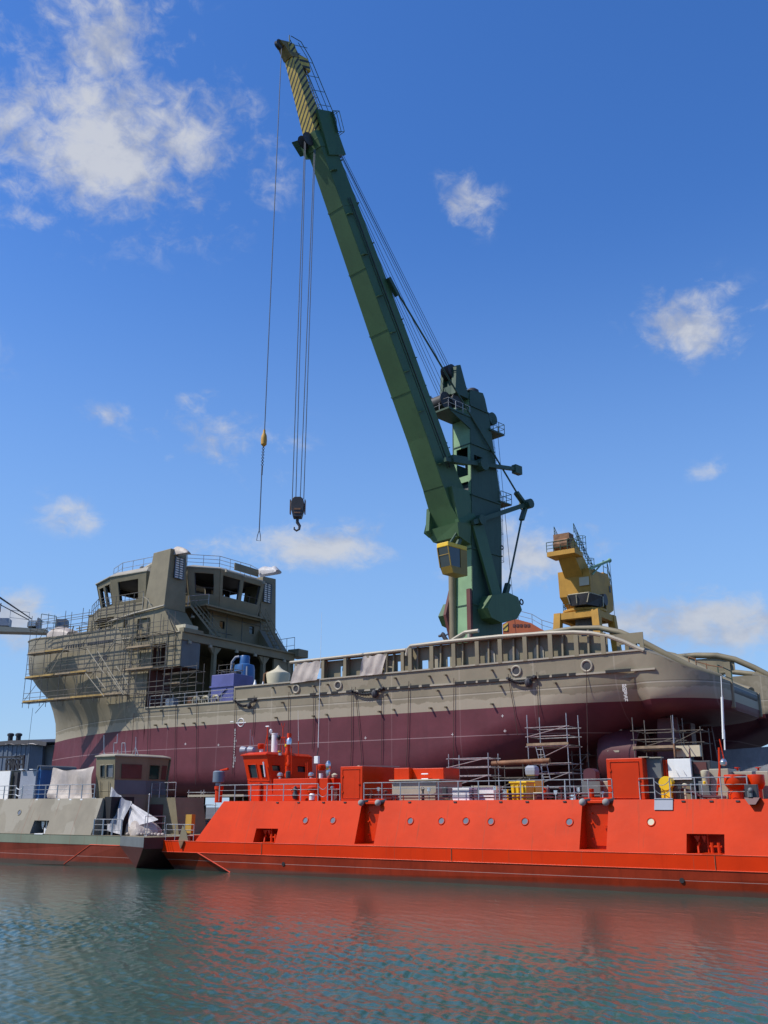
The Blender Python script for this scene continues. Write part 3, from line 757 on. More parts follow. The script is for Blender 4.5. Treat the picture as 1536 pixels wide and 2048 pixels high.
# funnel casings
def funnel(y0, y1, name):
    dy = y1-y0
    mb = MB()
    lowr = [(-2.5,y0-.05,23.3),(.55,y0-.05,23.3),(.55,y1+.3,23.3),(-2.5,y1+.3,23.3)]
    upr = [(-1.75,y0+.15,29.4),(.98,y0+.15,29.4),(.55,y1,29.75),(-1.75,y1,29.7)]
    upr[1] = (.75,y0+.15,29.55); mb.hexa(lowr, upr)
    # skirt that spreads down to the boat deck
    mb.hexa([(-2.5,y0,20.74),(2.5,y0,20.74),(2.5,y1+.5,20.74),(-2.5,y1+.5,20.74)], [(-2.5,y0-.04,23.28),(.6,y0-.04,23.28),(.6,y1+.4,23.28),(-2.5,y1+.4,23.28)])
    return mb.build(name, M_grey, ship, bev=.04)
f1 = funnel(.25, 2.95, 'funnel'); f2 = funnel(15.05, 17.75, 'funnel')
for f, ya, yb in ((f1, 1.15, 2.4), (f2, 15.4, 16.7)):
    za, zb = 26.6, 28.85
    mb = MB(); mb.path([(.80,ya,za),(.80,yb,za),(.82,yb,zb),(.82,ya,zb)], .07, 4, closed=True); mb.tube((.8,(ya+yb)/2,za),(.8,(ya+yb)/2,zb),.06,4); fr_ = mb.build('louvre_frame', M_blgrey, f)
    mb = MB()
    for i in range(9):
        z = lerp(za, zb, (i+.5)/9); mb.bar((.74,ya+.05,z),(.74,yb-.1,z),.03,.16)
    mb.build('louvre_slats', M_white, fr_)
    mb = MB(); mb.box((.66,ya,za),(.70,yb,zb)); mb.build('louvre_backing', M_dark, fr_)
# wheelhouses: facetted, outward-leaning glazed bands
def wheelhouse(name, plan_b, zb, zs, zh, zt, lean, glaz, roof_over=.35, roof_h=.55, backs=True):
    root_mb = MB(); lin = MB()
    c = Vector((sum(p[0] for p in plan_b)/len(plan_b), sum(p[1] for p in plan_b)/len(plan_b), 0))
    def off(p, d):
        v = Vector((p[0], p[1], 0))-c; return c+v.normalized()*(v.length+d)
    N = len(plan_b)
    for i in range(N):
        a, b = plan_b[i], plan_b[(i+1) % N]
        def fn(u, v, a=a, b=b):
            t = 0 if v < zs else (v-zs)/(zt-zs)
            low = -.35*max(0, (zs-v)/(zs-zb))
            A, Bq = off(a, low+lean*t), off(b, low+lean*t); q = A*(1-u)+Bq*u; return (q.x, q.y, v)
        hs = [(u0, u1, zs+.12, zh) for (u0, u1) in glaz.get(i, [])]
        root_mb.panel([0, 1], [zb, zs, zt], hs, fn)
        def fi(u, v, a=a, b=b, fn=fn):
            q = Vector(fn(u, v)); w_ = (c+Vector((0,0,v))-q); w_.z = 0; return q+w_.normalized()*.22
        lin.panel([0, 1], [zs, zt], hs, fi)
    wh = root_mb.build(name, M_grey, ship, solid=.1)
    for i in range(N):
        a, b = plan_b[i], plan_b[(i+1) % N]
        for (u0, u1) in glaz.get(i, []):
            def pt(u, v):
                t = (v-zs)/(zt-zs); A_, B_ = off(a, lean*t+.03), off(b, lean*t+.03); q = A_*(1-u)+B_*u; return (q.x, q.y, v)
            fm = MB(); fm.path([pt(u0,zs+.12), pt(u1,zs+.12), pt(u1,zh), pt(u0,zh)], .05, 4, closed=True); fr_ = fm.build('window_frame', M_pale, wh)
            um = (u0+u1)/2; fm = MB(); fm.tube(Vector(pt(u0,lerp(zs,zh,.35)))*1.0, Vector(pt(u1,lerp(zs,zh,.35)))*1.0, .03, 4); fm.tube(Vector(pt(um,zs+.12)), Vector(pt(um,lerp(zs,zh,.35))), .03, 4); fm.build('temporary_rail', M_tube, fr_)
    lin.loft([[(off(p,-.2).x,off(p,-.2).y,zt-.05) for p in plan_b],[(c.x,c.y,zt-.04) for p in plan_b]], True); lin.build('interior_shade_lining', M_dark, wh)  # dark lining added so the rooms behind the windows look shaded
    r = MB(); r1 = [off(p, lean+roof_over) for p in plan_b]; r2 = [off(p, lean-.9) for p in plan_b]
    r.loft([[(p.x,p.y,zt) for p in r1],[(p.x,p.y,zt+.1) for p in r1],[(p.x,p.y,zt+roof_h) for p in r2]], True, True)
    r.build('wheelhouse_roof', M_pale, wh)
    r = MB(); r.prism([(off(p,-.2).x, off(p,-.2).y, zs-.9) for p in plan_b], (0,0,.1)); r.box((c.x-1.2,c.y-.8,zs-.8),(c.x+1.0,c.y+1.2,zs+.5)); r.build('wheelhouse_floor', M_dark, wh)  # floor and console dark too, interior shade put into their colour
    r = MB()
    for p in plan_b:
        a, b = off(p, .03), off(p, lean+.04); r.tube((a.x,a.y,zs),(b.x,b.y,zt),.045,5)
    for z_, d_ in ((zt-.05, lean+.1),): r.path([(off(p,d_).x, off(p,d_).y, z_) for p in plan_b], .05, 5, closed=True)
    r.build('wheelhouse_trim', M_grey, wh)
    return wh
aft_plan = [(-3.2,4.6),(-.4,4.6),(1.55,7.1),(1.55,13.6),(.4,15.0),(-4.5,15.0)]
wheelhouse('aft_wheelhouse', aft_plan, 24.35, 25.6, 27.95, 28.45, .55, {0:[(.1,.9)], 1:[(.2,.82)], 2:[(.06,.46),(.53,.94)], 3:[(.15,.85)], 4:[(.05,.3),(.35,.6),(.65,.95)], 5:[(.05,.3),(.4,.6),(.7,.95)]}, .15, .45)
fore_plan = [(-10.6,3.4),(-5.6,3.4),(-5.6,14.6),(-10.6,14.6),(-14.2,13.2),(-14.2,4.8)]
wheelhouse('fore_wheelhouse', fore_plan, 24.3, 25.45, 27.75, 28.35, .75, {0:[(.20,.78)], 1:[(.2,.8)], 2:[(.1,.5),(.6,.9)], 3:[(.1,.46),(.54,.9)], 4:[(.05,.3),(.36,.64),(.7,.95)], 5:[(.12,.46),(.54,.9)]}, .2, .75)
mb = MB()
fp2 = [(-15.2,4.4),(-11.6,2.2),(-4.6,2.2),(-4.6,15.8),(-11.6,15.8),(-15.2,13.6)]
mb.prism([(x,y,23.75) for x,y in fp2],(0,0,.3)); mb.build('bridge_deck', M_grey, ship)
mb = MB()
for a, b in zip(fp2[:2], fp2[1:3]): mb.bar((a[0],a[1],24.45),(b[0],b[1],24.45),.08,.85)
mb.build('bridge_bulwark', M_grey, ship)
mb = MB(); mb.box((-13.2,4.6,21.0),(-6.4,13.4,23.75)); mb.box((-6.4,3.2,20.7),(-2,15,24.2)); mb.build('bridge_front', M_grey, ship)
mb = MB(); mb.panel([5.0,15.0],[23.9,24.35],[],lambda u,v:(1.9-.0*v,u,v)); mb.box((-4.6,4.4,24.1),(2.3,15.2,24.28)); mb.build('aft_bridge_deck', M_grey, ship)
mb = MB(); mb.box((1.62,9.2,28.95),(1.74,13.2,29.75)); mb.build('name_board', M_grey, ship)
# railings, stairs, pipes on the superstructure
rl = [([(-13.4,5.4,29.0),(-10.4,4.0,29.0),(-5.6,4.2,29.1),(-4.6,6,29.1)],1.3,2), ([(-15.25,4.3,24.05),(-11.65,2.1,24.05),(-4.6,2.1,24.05)],1.9,3), ([(-4.2,4.6,28.9),(-1.2,4.8,28.9),(1.2,7.3,28.9),(1.4,12.2,28.9),(.8,14.2,28.9)],1.25,3),
      ([(.6,3.5,24.0),(1.9,5.2,24.35)],1.1,2), ([(3.5,17.9,20.75),(1.0,18.2,20.75)],1.8,2), ([(-.5,.2,13.4),(10.5,.2,13.4)],1.1,3)]
for pts, h, n_ in rl:
    rail_mb(pts, h, n_, 1.5, .035).build('railing', M_galv if h < 1.9 else M_tube, ship)
stair_mb((3.1,5.3,20.75),(1.1,3.4,24.0),.75,(.0,.9,.1),9).build('stair', M_grey, ship)
stair_mb((2.7,15.6,20.75),(1.9,13.4,24.3),.75,(.75,.5,0),9).build('stair', M_grey, ship)
mb = MB(); mb.path([(-7.2,-.1,22.6),(-3.4,-.1,23.1),(-.4,-.15,23.32),(.9,-.1,23.45)], .11, 7); mb.path([(-2.2,-.12,23.3),(-2.2,-.12,25.1)], .06, 5); mb.path([(-2.2,-.12,24.7),(-1.5,-.12,24.3),(-.9,-.12,23.4)], .04, 5)
mb.build('vent_pipe', M_pale, ship, smooth=True); mb = MB(); mb.path([(-9.6,5.2,28.95),(-6.4,4.2,29.3),(-3.2,3.2,29.55)], .28, 8)
mb.build('vent_pipe', M_pale, ship, smooth=True)
mb = MB(); mb.lathe((-9.6,6.2,28.8), [(.55,0),(.5,.5),(.3,.9),(.32,1.3),(.1,1.5)], 12); mb.build('exhaust_cowl', M_greyd, ship, smooth=True)
for (x, y, z) in [(3.55,1.0,19.6),(3.55,4.0,19.6),(3.55,8.0,19.6),(3.55,11.0,19.6),(3.55,16.0,19.6),(2.3,7.2,28.3),(2.35,10.2,28.3),(2.3,13.4,28.2),(.62,4.2,23.0)]:
    mb = MB(); mb.box((x-.02,y-.16,z-.12),(x+.2,y+.16,z+.12)); mb.bar((x,y,z+.1),(x-.05,y,z+.35),.05,.05); mb.build('flood_light', M_pale, ship)
for (a_, b_) in (((.6,7.3,21.0),(.6,7.3,24.2)),((.6,9.6,20.9),(.6,9.6,24.2)),((.6,12.1,20.9),(.6,12.1,24.2)),((.6,15.2,20.9),(.6,15.2,24.1)),((.6,7.2,23.7),(.6,15.3,23.7)),((.6,7.2,22.0),(.6,10.5,22.0))):
    mb = MB(); mb.tube(a_, b_, .045, 5); mb.build('bulkhead_pipe', M_greyd, ship)
for x_ in (-4.6,-3.9,-2.2,-.4,1.6,2.6):
    mb = MB(); mb.bar((x_,.03,17.4),(x_,.03,20.5),.08,.06,up=(0,1,0)); mb.build('wall_stiffener', M_grey, ship)
mb = MB(); mb.bar((-6.2,.0,20.6),(3.2,.0,20.6),.12,.10); mb.build('wall_ledge', M_pale, ship)
# mooring gear and lockers on the fore deck
fd = random.Random(5)
for (x, y, z, w, h) in [(-13.2,3.0,21.1,1.6,1.3),(-15.0,4.2,21.1,1.2,1.0),(-10.8,2.2,21.1,1.7,1.5),(-8.4,1.2,21.1,1.5,1.2),(-16.5,6.0,21.1,1.8,1.4)]:
    mb = MB(); mb.lathe((x,y,z+h*.55), [(h*.5,0),(h*.5,.12),(h*.3,.14),(h*.3,w-.14),(h*.5,w-.12),(h*.5,w)], 12, 'X'); mb.box((x-.1,y-.5,z),(x+w+.1,y+.5,z+.3)); mb.box((x+w,y-.3,z),(x+w+.5,y+.3,z+h*.8)); mb.build('mooring_winch', M_greyd, ship)
mb = MB(); mb.box((-14.8,3.6,22.9),(-13.2,5.2,24.6)); mb.box((-14.9,3.5,24.6),(-13.1,5.3,24.7)); mb.build('deck_locker', M_grey, ship)
mb = MB()
for i in range(14):
    x = fd.uniform(-16,-7); y = 1.0+fd.random()*2; mb.tube((x,y,21.1),(x+fd.uniform(-.6,.6),y,23.3),.07,5)
for i in range(5): mb.tube((-16,2.2+i*.2,21.8+i*.35),(-7,1.4+i*.2,21.9+i*.33),.06,5)
mb.build('pipework', M_grey, ship)
# hawse slot letters row (dark louvres) on the forecastle side and oval windows
mb = MB()
for px in list(range(132,168,5))+list(range(176,228,4)):
    py = 1294.5-(px-132)*.145
    for yv in (1.0,):
        pass
    x, z = wp(px, py); hx = plan(x, z); yv = 9-hx
    mb.box((x-.1,yv-.05,z-.13),(x+.1+(.06 if px > 176 else 0),yv+.1,z+.13))
mb.build('vent_slots', M_dark, ship)
for px, py in ((195,1317),(211,1315)):
    x, z = wp(px, py); yv = 9-plan(x, z)
    mb = MB(); mb.lathe((x,yv-.04,z), [(.3,0),(.3,.1)], 14, 'Y'); mb.build('porthole', M_dark, ship)
# keel blocks and shores under the ship
for i, x in enumerate([-20,-14,-8,-2,4,10,16,22,28,33]):
    mb = MB(); mb.box((x-.6,8,GZ),(x+.6,10,4.15)); mb.m = 1; mb.box((x-.55,8.1,4.15),(x+.55,9.9,5.0))
    solo(mb, 'keel_block', [M_conc, M_wood], 'concrete and timber keel block under the big ship', 'keel block', S, 'keel blocks under the ship')
# ------------------------------------------------------------------ green harbour crane behind the ship
K = CRN
crane = thing('harbour_crane', 'tall dark green harbour crane with raised boom and yellow striped boom tip', 'crane', K, (-.8, 0, GZ))
MY0, MY1 = -2.0, .5                                       # near and far sides of the mast
mast_side = [(-3.25,GZ+1),(-3.2,20),(-2.75,35.3),(-2.55,47.9),(-.05,48.6),(.86,45.4),(2.2,37.4),(2.25,33),(1.62,21.4),(1.6,GZ+1)]
# side plates with the see-through hand hole
hA = K.Y(948,909,-2); hB = K.Y(965,926,-2)
hx0, hx1, hz0, hz1 = hA.x, hB.x, hB.z, hA.z
def fx(z): return interp(z, [(GZ+1,-3.25),(20,-3.2),(35.3,-2.75),(47.9,-2.55),(49,-2.5)])
def bx(z): return interp(z, [(GZ+1,1.6),(21.4,1.62),(33,2.25),(37.4,2.2),(45.4,.86),(48.6,-.05)])
def side(y, name, mt):
    zs = [GZ+1,12,20,26,33,35.3,37.4,hz0,hz1,43,45.4,46.8,48.0]
    mb = MB()
    for z0, z1 in zip(zs, zs[1:]):
        cols0 = [fx(z0), hx0, hx1, bx(z0)]; cols1 = [fx(z1), hx0, hx1, bx(z1)]
        for i in range(3):
            if i == 1 and z0 == hz0: continue
            mb.poly([(cols0[i],y,z0),(cols0[i+1],y,z0),(cols1[i+1],y,z1),(cols1[i],y,z1)])
    mb.poly([(fx(48),y,48),(bx(48),y,48),(bx(48)-.3,y,48.55),(fx(48)+.15,y,48.2)])
    return mb.build(name, mt, crane, solid=.12)
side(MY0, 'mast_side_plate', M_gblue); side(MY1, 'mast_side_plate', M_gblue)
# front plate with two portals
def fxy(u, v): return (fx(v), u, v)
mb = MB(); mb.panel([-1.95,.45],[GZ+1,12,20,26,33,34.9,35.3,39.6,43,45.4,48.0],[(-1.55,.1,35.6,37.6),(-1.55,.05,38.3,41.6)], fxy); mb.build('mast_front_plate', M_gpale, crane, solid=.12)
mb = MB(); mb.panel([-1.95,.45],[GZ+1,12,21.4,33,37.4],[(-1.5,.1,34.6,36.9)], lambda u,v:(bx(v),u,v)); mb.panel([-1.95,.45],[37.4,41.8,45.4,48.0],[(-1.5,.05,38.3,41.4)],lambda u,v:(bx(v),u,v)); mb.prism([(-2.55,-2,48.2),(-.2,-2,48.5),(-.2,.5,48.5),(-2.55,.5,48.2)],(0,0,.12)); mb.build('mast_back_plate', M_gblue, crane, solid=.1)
mb = MB(); mb.box((-2.6,-1.8,37.7),(-1.9,.35,38.1)); mb.box((-2.3,-1.2,36.2),(-1.2,-.1,37.4)); mb.build('mast_inner_gear', M_greyd, crane)
mb = MB(); mb.tube((-3.4,.55,GZ+1),(-3.25,.55,30),.40,10); mb.build('mast_corner_column', M_grey, crane, smooth=True)
mb = MB(); mb.bar((-3.32,-1.75,12),(-3.3,-1.75,25.6),.5,.3,up=(1,0,0)); mb.prism([(-3.3,.6,20),(-3.3,.6,26.2),(-3.95,.95,23.2)],(0,.35,0)); mb.build('mast_rib', M_brown, crane)
mb = MB(); mb.prism([(-3.2,.5,34),(-3.2,.5,27.5),(-3.7,.5,31),(-3.8,.5,34)],(0,.4,0)); mb.build('mast_bracket', M_gblue, crane)
# base carriage
mb = MB(); mb.box((-5,-5,GZ+1.2),(5,5,GZ+3.2))
mb.build('chassis', M_gdark, crane, bev=.15)
for sx in (-1,1):
    for sy in (-1,1):
        mb = MB(); mb.lathe((sx*4.0,sy*5.1-.5,GZ+.8), [(.8,0),(.8,1.0)], 14, 'Y'); mb.build('wheel', M_black, crane, smooth=True)
# ---- boom: box girder along the crane plane
bD = Vector((-17.9,0,32.44)).normalized(); bN = Vector((bD.z,0,-bD.x))      # along the boom; up-normal
O0 = Vector((-25.31,0,70.5)); L0 = 43.6
q0_, q1_ = K.Y(626,240,-.93), K.Y(579.8,100,-.62); fV = Vector((q1_.x-q0_.x,0,q1_.z-q0_.z))/8.4; q0_.y = 0
fD = fV.normalized(); fN = Vector((fD.z,0,-fD.x))
def bp(s, y, n):
    if s > L0: return q0_+fV*(s-43.2)+Vector((0,y,0))+fN*(n-.25)
    return O0-bD*(L0-s)+Vector((0,y,0))+bN*n
def ring(s, hw, d0, d1, hf=None):
    hf = hf or hw; return [bp(s,-hw,d0),bp(s,hf,d0),bp(s,hf,d1),bp(s,-hw,d1)]
mb = MB()
mb.loft([ring(4.5,1.42,-.25,2.75),ring(10,1.40,0,2.85),ring(22,1.34,0,2.85),ring(34,1.24,0,2.55,1.0),ring(42.6,1.16,0,2.3,.78)], True, True)
boom = mb.build('boom', M_gdark, crane, bev=.05)
# lower end of the boom with pivot cheeks
mb = MB()
def fr2(s_, a_, b_, n0, n1): return [bp(s_,-a_,n0),bp(s_,b_,n0),bp(s_,b_,n1),bp(s_,-a_,n1)]
mb.loft([fr2(4.6,1.43,1.43,-.22,2.75),fr2(2.4,1.5,1.55,-.3,2.9),fr2(.2,2.1,3.2,-.45,2.3),fr2(-.5,2.1,3.0,-.1,1.8)],True,True)
mb.build('boom_foot', M_gdark, boom)
mb = MB(); mb.prism([bp(s_,-1.95,n_) for s_, n_ in ((4.2,.4),(0.2,-.55),(-1.2,.2),(-1.9,1.2),(-.9,2.2),(3.0,2.9))],(0,.48,0)); mb.build('pivot_cheek', M_gdark, boom)
mb = MB(); mb.prism([bp(s_,1.46,n_) for s_, n_ in ((2.6,-.1),(.5,-1.5),(-.25,-1.25),(-1.6,1.0),(-.6,2.1),(2.6,2.9))],(0,.5,0)); mb.build('pivot_cheek', M_gdark, boom)
mb = MB(); mb.lathe((-1.9,-2.75,33.2), [(.55,0),(.55,5.3)], 14, 'Y'); mb.build('boom_pivot', M_gblue, boom, smooth=True)
for s in [6.8,12.6,17.0,21.3,25.3,29.8,34.2,38.9]:
    hw = lerp(1.42,1.18,(s-4)/38); mb = MB()
    mb.prism([bp(s,-hw,.02),bp(s,-hw-.05,1.1),bp(s,-hw-.5,.55),bp(s,-hw-.42,.02)], bD*.09); mb.build('boom_gusset', M_gdark, boom)
    mb = MB(); mb.ring(bp(s+1.2,-hw+.05,2.85 if s < 24 else lerp(2.85,2.35,(s-22)/20)), bD, .17, .045, 10, 5); mb.build('rope_eye', M_gdark, boom)
# head of the green part: cheeks, sheaves, platforms
mb = MB()
mb.hexa(ring(41.6,1.22,-.08,2.45,.85), ring(43.4,1.0,.1,2.6,.75))
mb.hexa([bp(41.2,.7,-.4),bp(41.2,1.0,-.4),bp(41.2,1.0,1.3),bp(41.2,.7,1.3)],[bp(43.4,.7,-.5),bp(43.4,1.0,-.5),bp(43.4,1.0,1.0),bp(43.4,.7,1.0)])
mb.hexa([bp(40.6,-1.4,.6),bp(40.6,-1.1,.6),bp(40.6,-1.1,3.2),bp(40.6,-1.4,3.2)],[bp(44.4,-1.3,1.0),bp(44.4,-1.0,1.0),bp(44.4,-1.0,3.0),bp(44.4,-1.3,3.0)])
mb.build('boom_head', M_gdark, boom)
for n_, s_, y_ in ((-.4,42.8,.5),(-.4,42.8,-.3),(3.0,41.3,-.5),(3.0,41.3,.4)):
    mb = MB(); c = bp(s_,y_,n_); mb.lathe((c.x,c.y-.1,c.z), [(.62,0),(.75,.05),(.6,.1),(.75,.15),(.62,.2)], 16, 'Y'); mb.build('sheave', M_dark, boom, smooth=True)
def plat(s0, s1, y0, y1, n0, name):
    mb = MB(); pts = [bp(s0,y0,n0),bp(s1,y0,n0),bp(s1,y1,n0),bp(s0,y1,n0)]; mb.prism(pts, bN*.06)
    for a, b in zip(pts, pts[1:]+pts[:1]):
        for h in (.5,1.0): mb.tube(a-bN*h if n0 < 0 else a+bN*h, b-bN*h if n0 < 0 else b+bN*h, .035, 5)
        mb.tube(a, a-bN if n0 < 0 else a+bN, .04, 5)
    return mb.build(name, M_gblue, boom)
mb = MB()
a0 = K.Y(595,277,1.6); a1 = K.Y(612,305,1.6); w = Vector((-.6,0,.15))
for d in (0,.5,1.0):
    mb.tube(a0+Vector((0,.9-d*.9,0))+Vector((.9*d,0,.5*d)), a1+Vector((0,.9-d*.9,0))+Vector((.9*d,0,.5*d)), .05, 5)
for t in (0,.33,.66,1):
    q = vlerp(a0,a1,t); mb.tube(q+Vector((0,.9,0)), q+Vector((.9,0,.5)), .05, 5)
mb.poly([a0+Vector((0,.9,0)),a1+Vector((0,.9,0)),a1+Vector((.9,0,.5)),a0+Vector((.9,0,.5))])
mb.build('head_platform', M_gblue, boom)
# ---- striped fly section and tip
M_tip = paint('worn_tip_yellow', (.20,.14,.05), .6, vary=.4, rust=.6, scale=2)
ax3 = tuple(fD)
M_chevL = chevron_mat('boom_tip_stripes', freq=1.55, axis=ax3, side=(0,1,0), sl=.85)
M_chevR = chevron_mat('boom_tip_stripes_side', freq=1.55, axis=ax3, side=tuple(fN), sl=-.85, a=(.55,.40,.09))
def ringf(s, hw, d0, d1): return [bp(s,-hw,d0),bp(s,hw,d0),bp(s,hw,d1),bp(s,-hw,d1)]
mb = MB(); r0, r1 = ringf(42.0,.95,.15,1.95), ringf(52.6,.55,.40,1.28)
mb.m = 0; mb.poly([r0[0],r0[1],r1[1],r1[0]]); mb.poly([r0[2],r0[3],r1[3],r1[2]])
mb.m = 1; mb.poly([r0[1],r0[2],r1[2],r1[1]]); mb.poly([r0[3],r0[0],r1[0],r1[3]])
fly = mb.build('boom_tip_section', [M_chevL, M_chevR], boom)
mb = MB(); mb.hexa(ringf(50.9,.66,.25,1.5), ringf(52.2,.5,-.2,1.35)); mb.hexa(ringf(52.2,.5,-.3,1.3), ringf(52.8,.42,-.55,.8)); mb.build('tip_head', M_tip, fly)
mb = MB(); c = bp(52.5,-.25,-.4); mb.lathe((c.x,c.y,c.z), [(.4,0),(.5,.06),(.36,.25),(.5,.44),(.4,.5)], 14, 'Y'); mb.build('tip_sheave', M_dark, fly, smooth=True)
mb = MB(); mb.hexa([bp(49.9,-.65,1.2),bp(49.9,.5,1.2),bp(49.4,.5,2.6),bp(49.4,-.65,2.6)],[bp(51.5,-.65,1.2),bp(51.5,.5,1.2),bp(51.0,.5,2.75),bp(51.0,-.65,2.75)]); mb.build('tip_winch_box', M_chevL, fly, bev=.15)
mb = MB()
for y in (-.45,.35): mb.tube(bp(43.2,y,2.75),bp(50.0,y,2.0),.05,5)
for i in range(20): mb.tube(bp(43.4+i*.33,-.45,2.72-i*.035),bp(43.4+i*.33,.35,2.72-i*.035),.035,4)
mb.build('tip_ladder', M_galv, fly)
mb = MB()
prof = [(53.0,2.4),(51.0,3.2),(43.9,4.35),(43.1,3.9)]
for y in (-.6,.55):
    mb.path([bp(53.8,y*.3,1.6)]+[bp(s,y,n) for s, n in prof], .045, 5); mb.path([bp(52.8,y,1.9),bp(51.2,y,2.6),bp(43.9,y,3.6)], .035, 5)
    for s in (52.4,50.6,48.9,47.2,45.5,43.9): mb.tube(bp(s,y,1.4+(51-s)*.16),bp(s,y,3.1+(51.5-s)*.14 if s < 51 else 3.1),.035,5)
mb.tube(bp(52.2,0,1.0),bp(54.0,0,1.6),.06,5)
mb.build('tip_handrail', M_gblue, fly)
plat(43.0,44.3,-1.6,-.4,3.0,'tip_platform')
# ---- mast head: bracket with hoist sheaves, winch platform, ladders
mb = MB(); mb.hexa([(-4.9,-1.9,47.2),(-2.5,-1.9,47.2),(-2.5,-1.3,47.2),(-4.9,-1.3,47.2)],[(-4.6,-1.9,50.6),(-3.9,-1.9,50.9),(-3.9,-1.3,50.9),(-4.6,-1.3,50.6)])
mb.hexa([(-4.9,.0,47.2),(-2.5,.0,47.2),(-2.5,.4,47.2),(-4.9,.4,47.2)],[(-4.6,.0,50.6),(-3.9,.0,50.9),(-3.9,.4,50.9),(-4.6,.4,50.6)])
mb.box((-4.7,-1.4,47.4),(-2.6,.1,48.4)); mb.hexa([(-4.3,-1.3,48.4),(-2.6,-1.3,48.4),(-2.6,.0,48.4),(-4.3,.0,48.4)],[(-4.2,-1.3,49.6),(-3.6,-1.3,49.7),(-3.6,.0,49.7),(-4.2,.0,49.6)]); mb.build('mast_head_bracket', M_gblue, crane)
for y in (-1.3,-.98,-.66,-.34):
    mb = MB(); mb.lathe((-4.5,y,50.2), [(.65,0),(.78,.06),(.6,.14),(.78,.22),(.65,.28)], 16, 'Y'); mb.build('hoist_sheave', M_dark, crane, smooth=True)
mb = MB(); mb.box((-6.3,-2.1,44.9),(-2.6,.7,45.1)); mb.prism([(-6.2,-2.0,44.9),(-2.6,-2.0,44.9),(-2.6,-2.0,43.6)],(0,.15,0)); mb.build('winch_platform', M_gblue, crane)
rail_mb([(-2.7,-2.05,45.1),(-6.25,-2.05,45.1),(-6.25,.6,45.1)],1.1,2,1.2,.04).build('platform_rail', M_galv, crane)
for x, y, z, r, l in ((-5.6,-1.2,46.3,1.0,2.2),(-4.2,-1.6,46.6,.85,1.4)):
    mb = MB(); mb.lathe((x,y,z), [(r,0),(r,.12),(r*.78,.14),(r*.78,l-.14),(r,l-.12),(r,l)], 18, 'Y'); mb.build('winch_drum', M_dark, crane, smooth=True)
mb = MB(); mb.lathe((1.6,-1.9,46.1), [(.75,0),(.75,1.6)], 14, 'Y'); mb.box((.3,-1.5,45.6),(1.6,-.6,46.4)); mb.build('rear_drum', M_gblue, crane, smooth=False)
mb = MB(); mb.box((.6,-2.2,44.35),(3.2,.5,44.55)); mb.build('rear_platform', M_gblue, crane)
rail_mb([(1.2,-2.2,44.55),(3.2,-2.2,44.55),(3.2,.4,44.55)],1.15,2,1.0,.04).build('platform_rail', M_gblue, crane)
mb = MB(); mb.box((1.9,-2.2,36.2),(4.0,.3,36.35)); mb.build('mid_platform', M_gblue, crane)
rail_mb([(2.1,-2.2,36.35),(4.0,-2.2,36.35),(4.0,.3,36.35)],1.15,2,1.0,.04).build('platform_rail', M_gblue, crane)
ladder_mb((2.9,-1.2,36.3),(1.7,-1.2,45.6),.5,(0,1,0),True,(1,0,0),.32,.035).build('caged_ladder', M_gblue, crane)
ladder_mb((2.9,-1.2,29.8),(3.0,-1.2,36.2),.5,(0,1,0),True,(1,0,0),.32,.035).build('caged_ladder', M_gblue, crane)
mb = MB(); mb.lathe((-1.1,-1.2,48.55), [(.75,0),(.72,.3),(.4,.55)], 14); mb.build('mast_cap', M_dark, crane, smooth=True)
# ---- trailing arm, strut, tie bars and counterweight
def cy(px, py, y=-2.4): return K.Y(px, py, y)
mb = MB(); mb.bar(cy(890,919),cy(1036,939),.34,.42); mb.box(tuple(cy(1029,946)-Vector((.1,.3,.0))),tuple(cy(1040,936)+Vector((.0,.3,.1)))); mb.lathe(cy(963,930)-Vector((0,.5,0)), [(.7,0),(.7,1.0)], 12, 'Y'); mb.bar(cy(902,918),cy(932,923),.7,.8); mb.build('luffing_arm', M_gblue, crane)
mb = MB(); mb.bar(cy(945,1045),cy(1052,1009),.42,.5); mb.lathe(cy(1053,1009)-Vector((0,.7,0)), [(.55,0),(.55,1.4)], 10, 'Y'); mb.build('rear_strut', M_gblue, crane)
mb = MB(); mb.tube(cy(780,560,-1.6),cy(1034,986),.10,6); mb.bar(cy(1032,985),cy(1050,1010),.55,.35); mb.bar(cy(776,556,-1.5),cy(795,592,-1.6),.5,.4); mb.build('luffing_tie', M_gblue, crane)
mb = MB(); mb.bar(cy(1052,1010),cy(1043,1040),.55,.35); mb.tube(cy(1044,1035),cy(1016,1172),.11,6); mb.bar(cy(1016,1168),cy(1010,1190),.5,.5); mb.build('counterweight_tie', M_gblue, crane)
oct_ = [(985,1190),(1017,1185),(1036,1194),(1044,1220),(1034,1238),(1005,1246),(983,1235),(975,1215)]
mb = MB(); mb.prism([cy(px,py,-3.4) for px, py in oct_],(0,6.8,0)); cw = mb.build('counterweight', M_gdark, crane)
mb = MB(); q = cy(1043,1204,-3.2); mb.ring(q,(0,1,0),.28,.08,12,5); mb.build('lifting_lug', M_dark, cw)
mb = MB(); mb.prism([cy(946,1050,-2.25),cy(968,1050,-2.25),cy(1003,1190,-2.9),cy(985,1190,-2.9)],(0,.3,0)); mb.build('counterweight_arm', M_gdark, crane)
mb = MB(); mb.ring(K.Y(1004,1095,-2),(0,1,0),.22,.06,10,5); mb.build('lifting_lug', M_dark, crane)
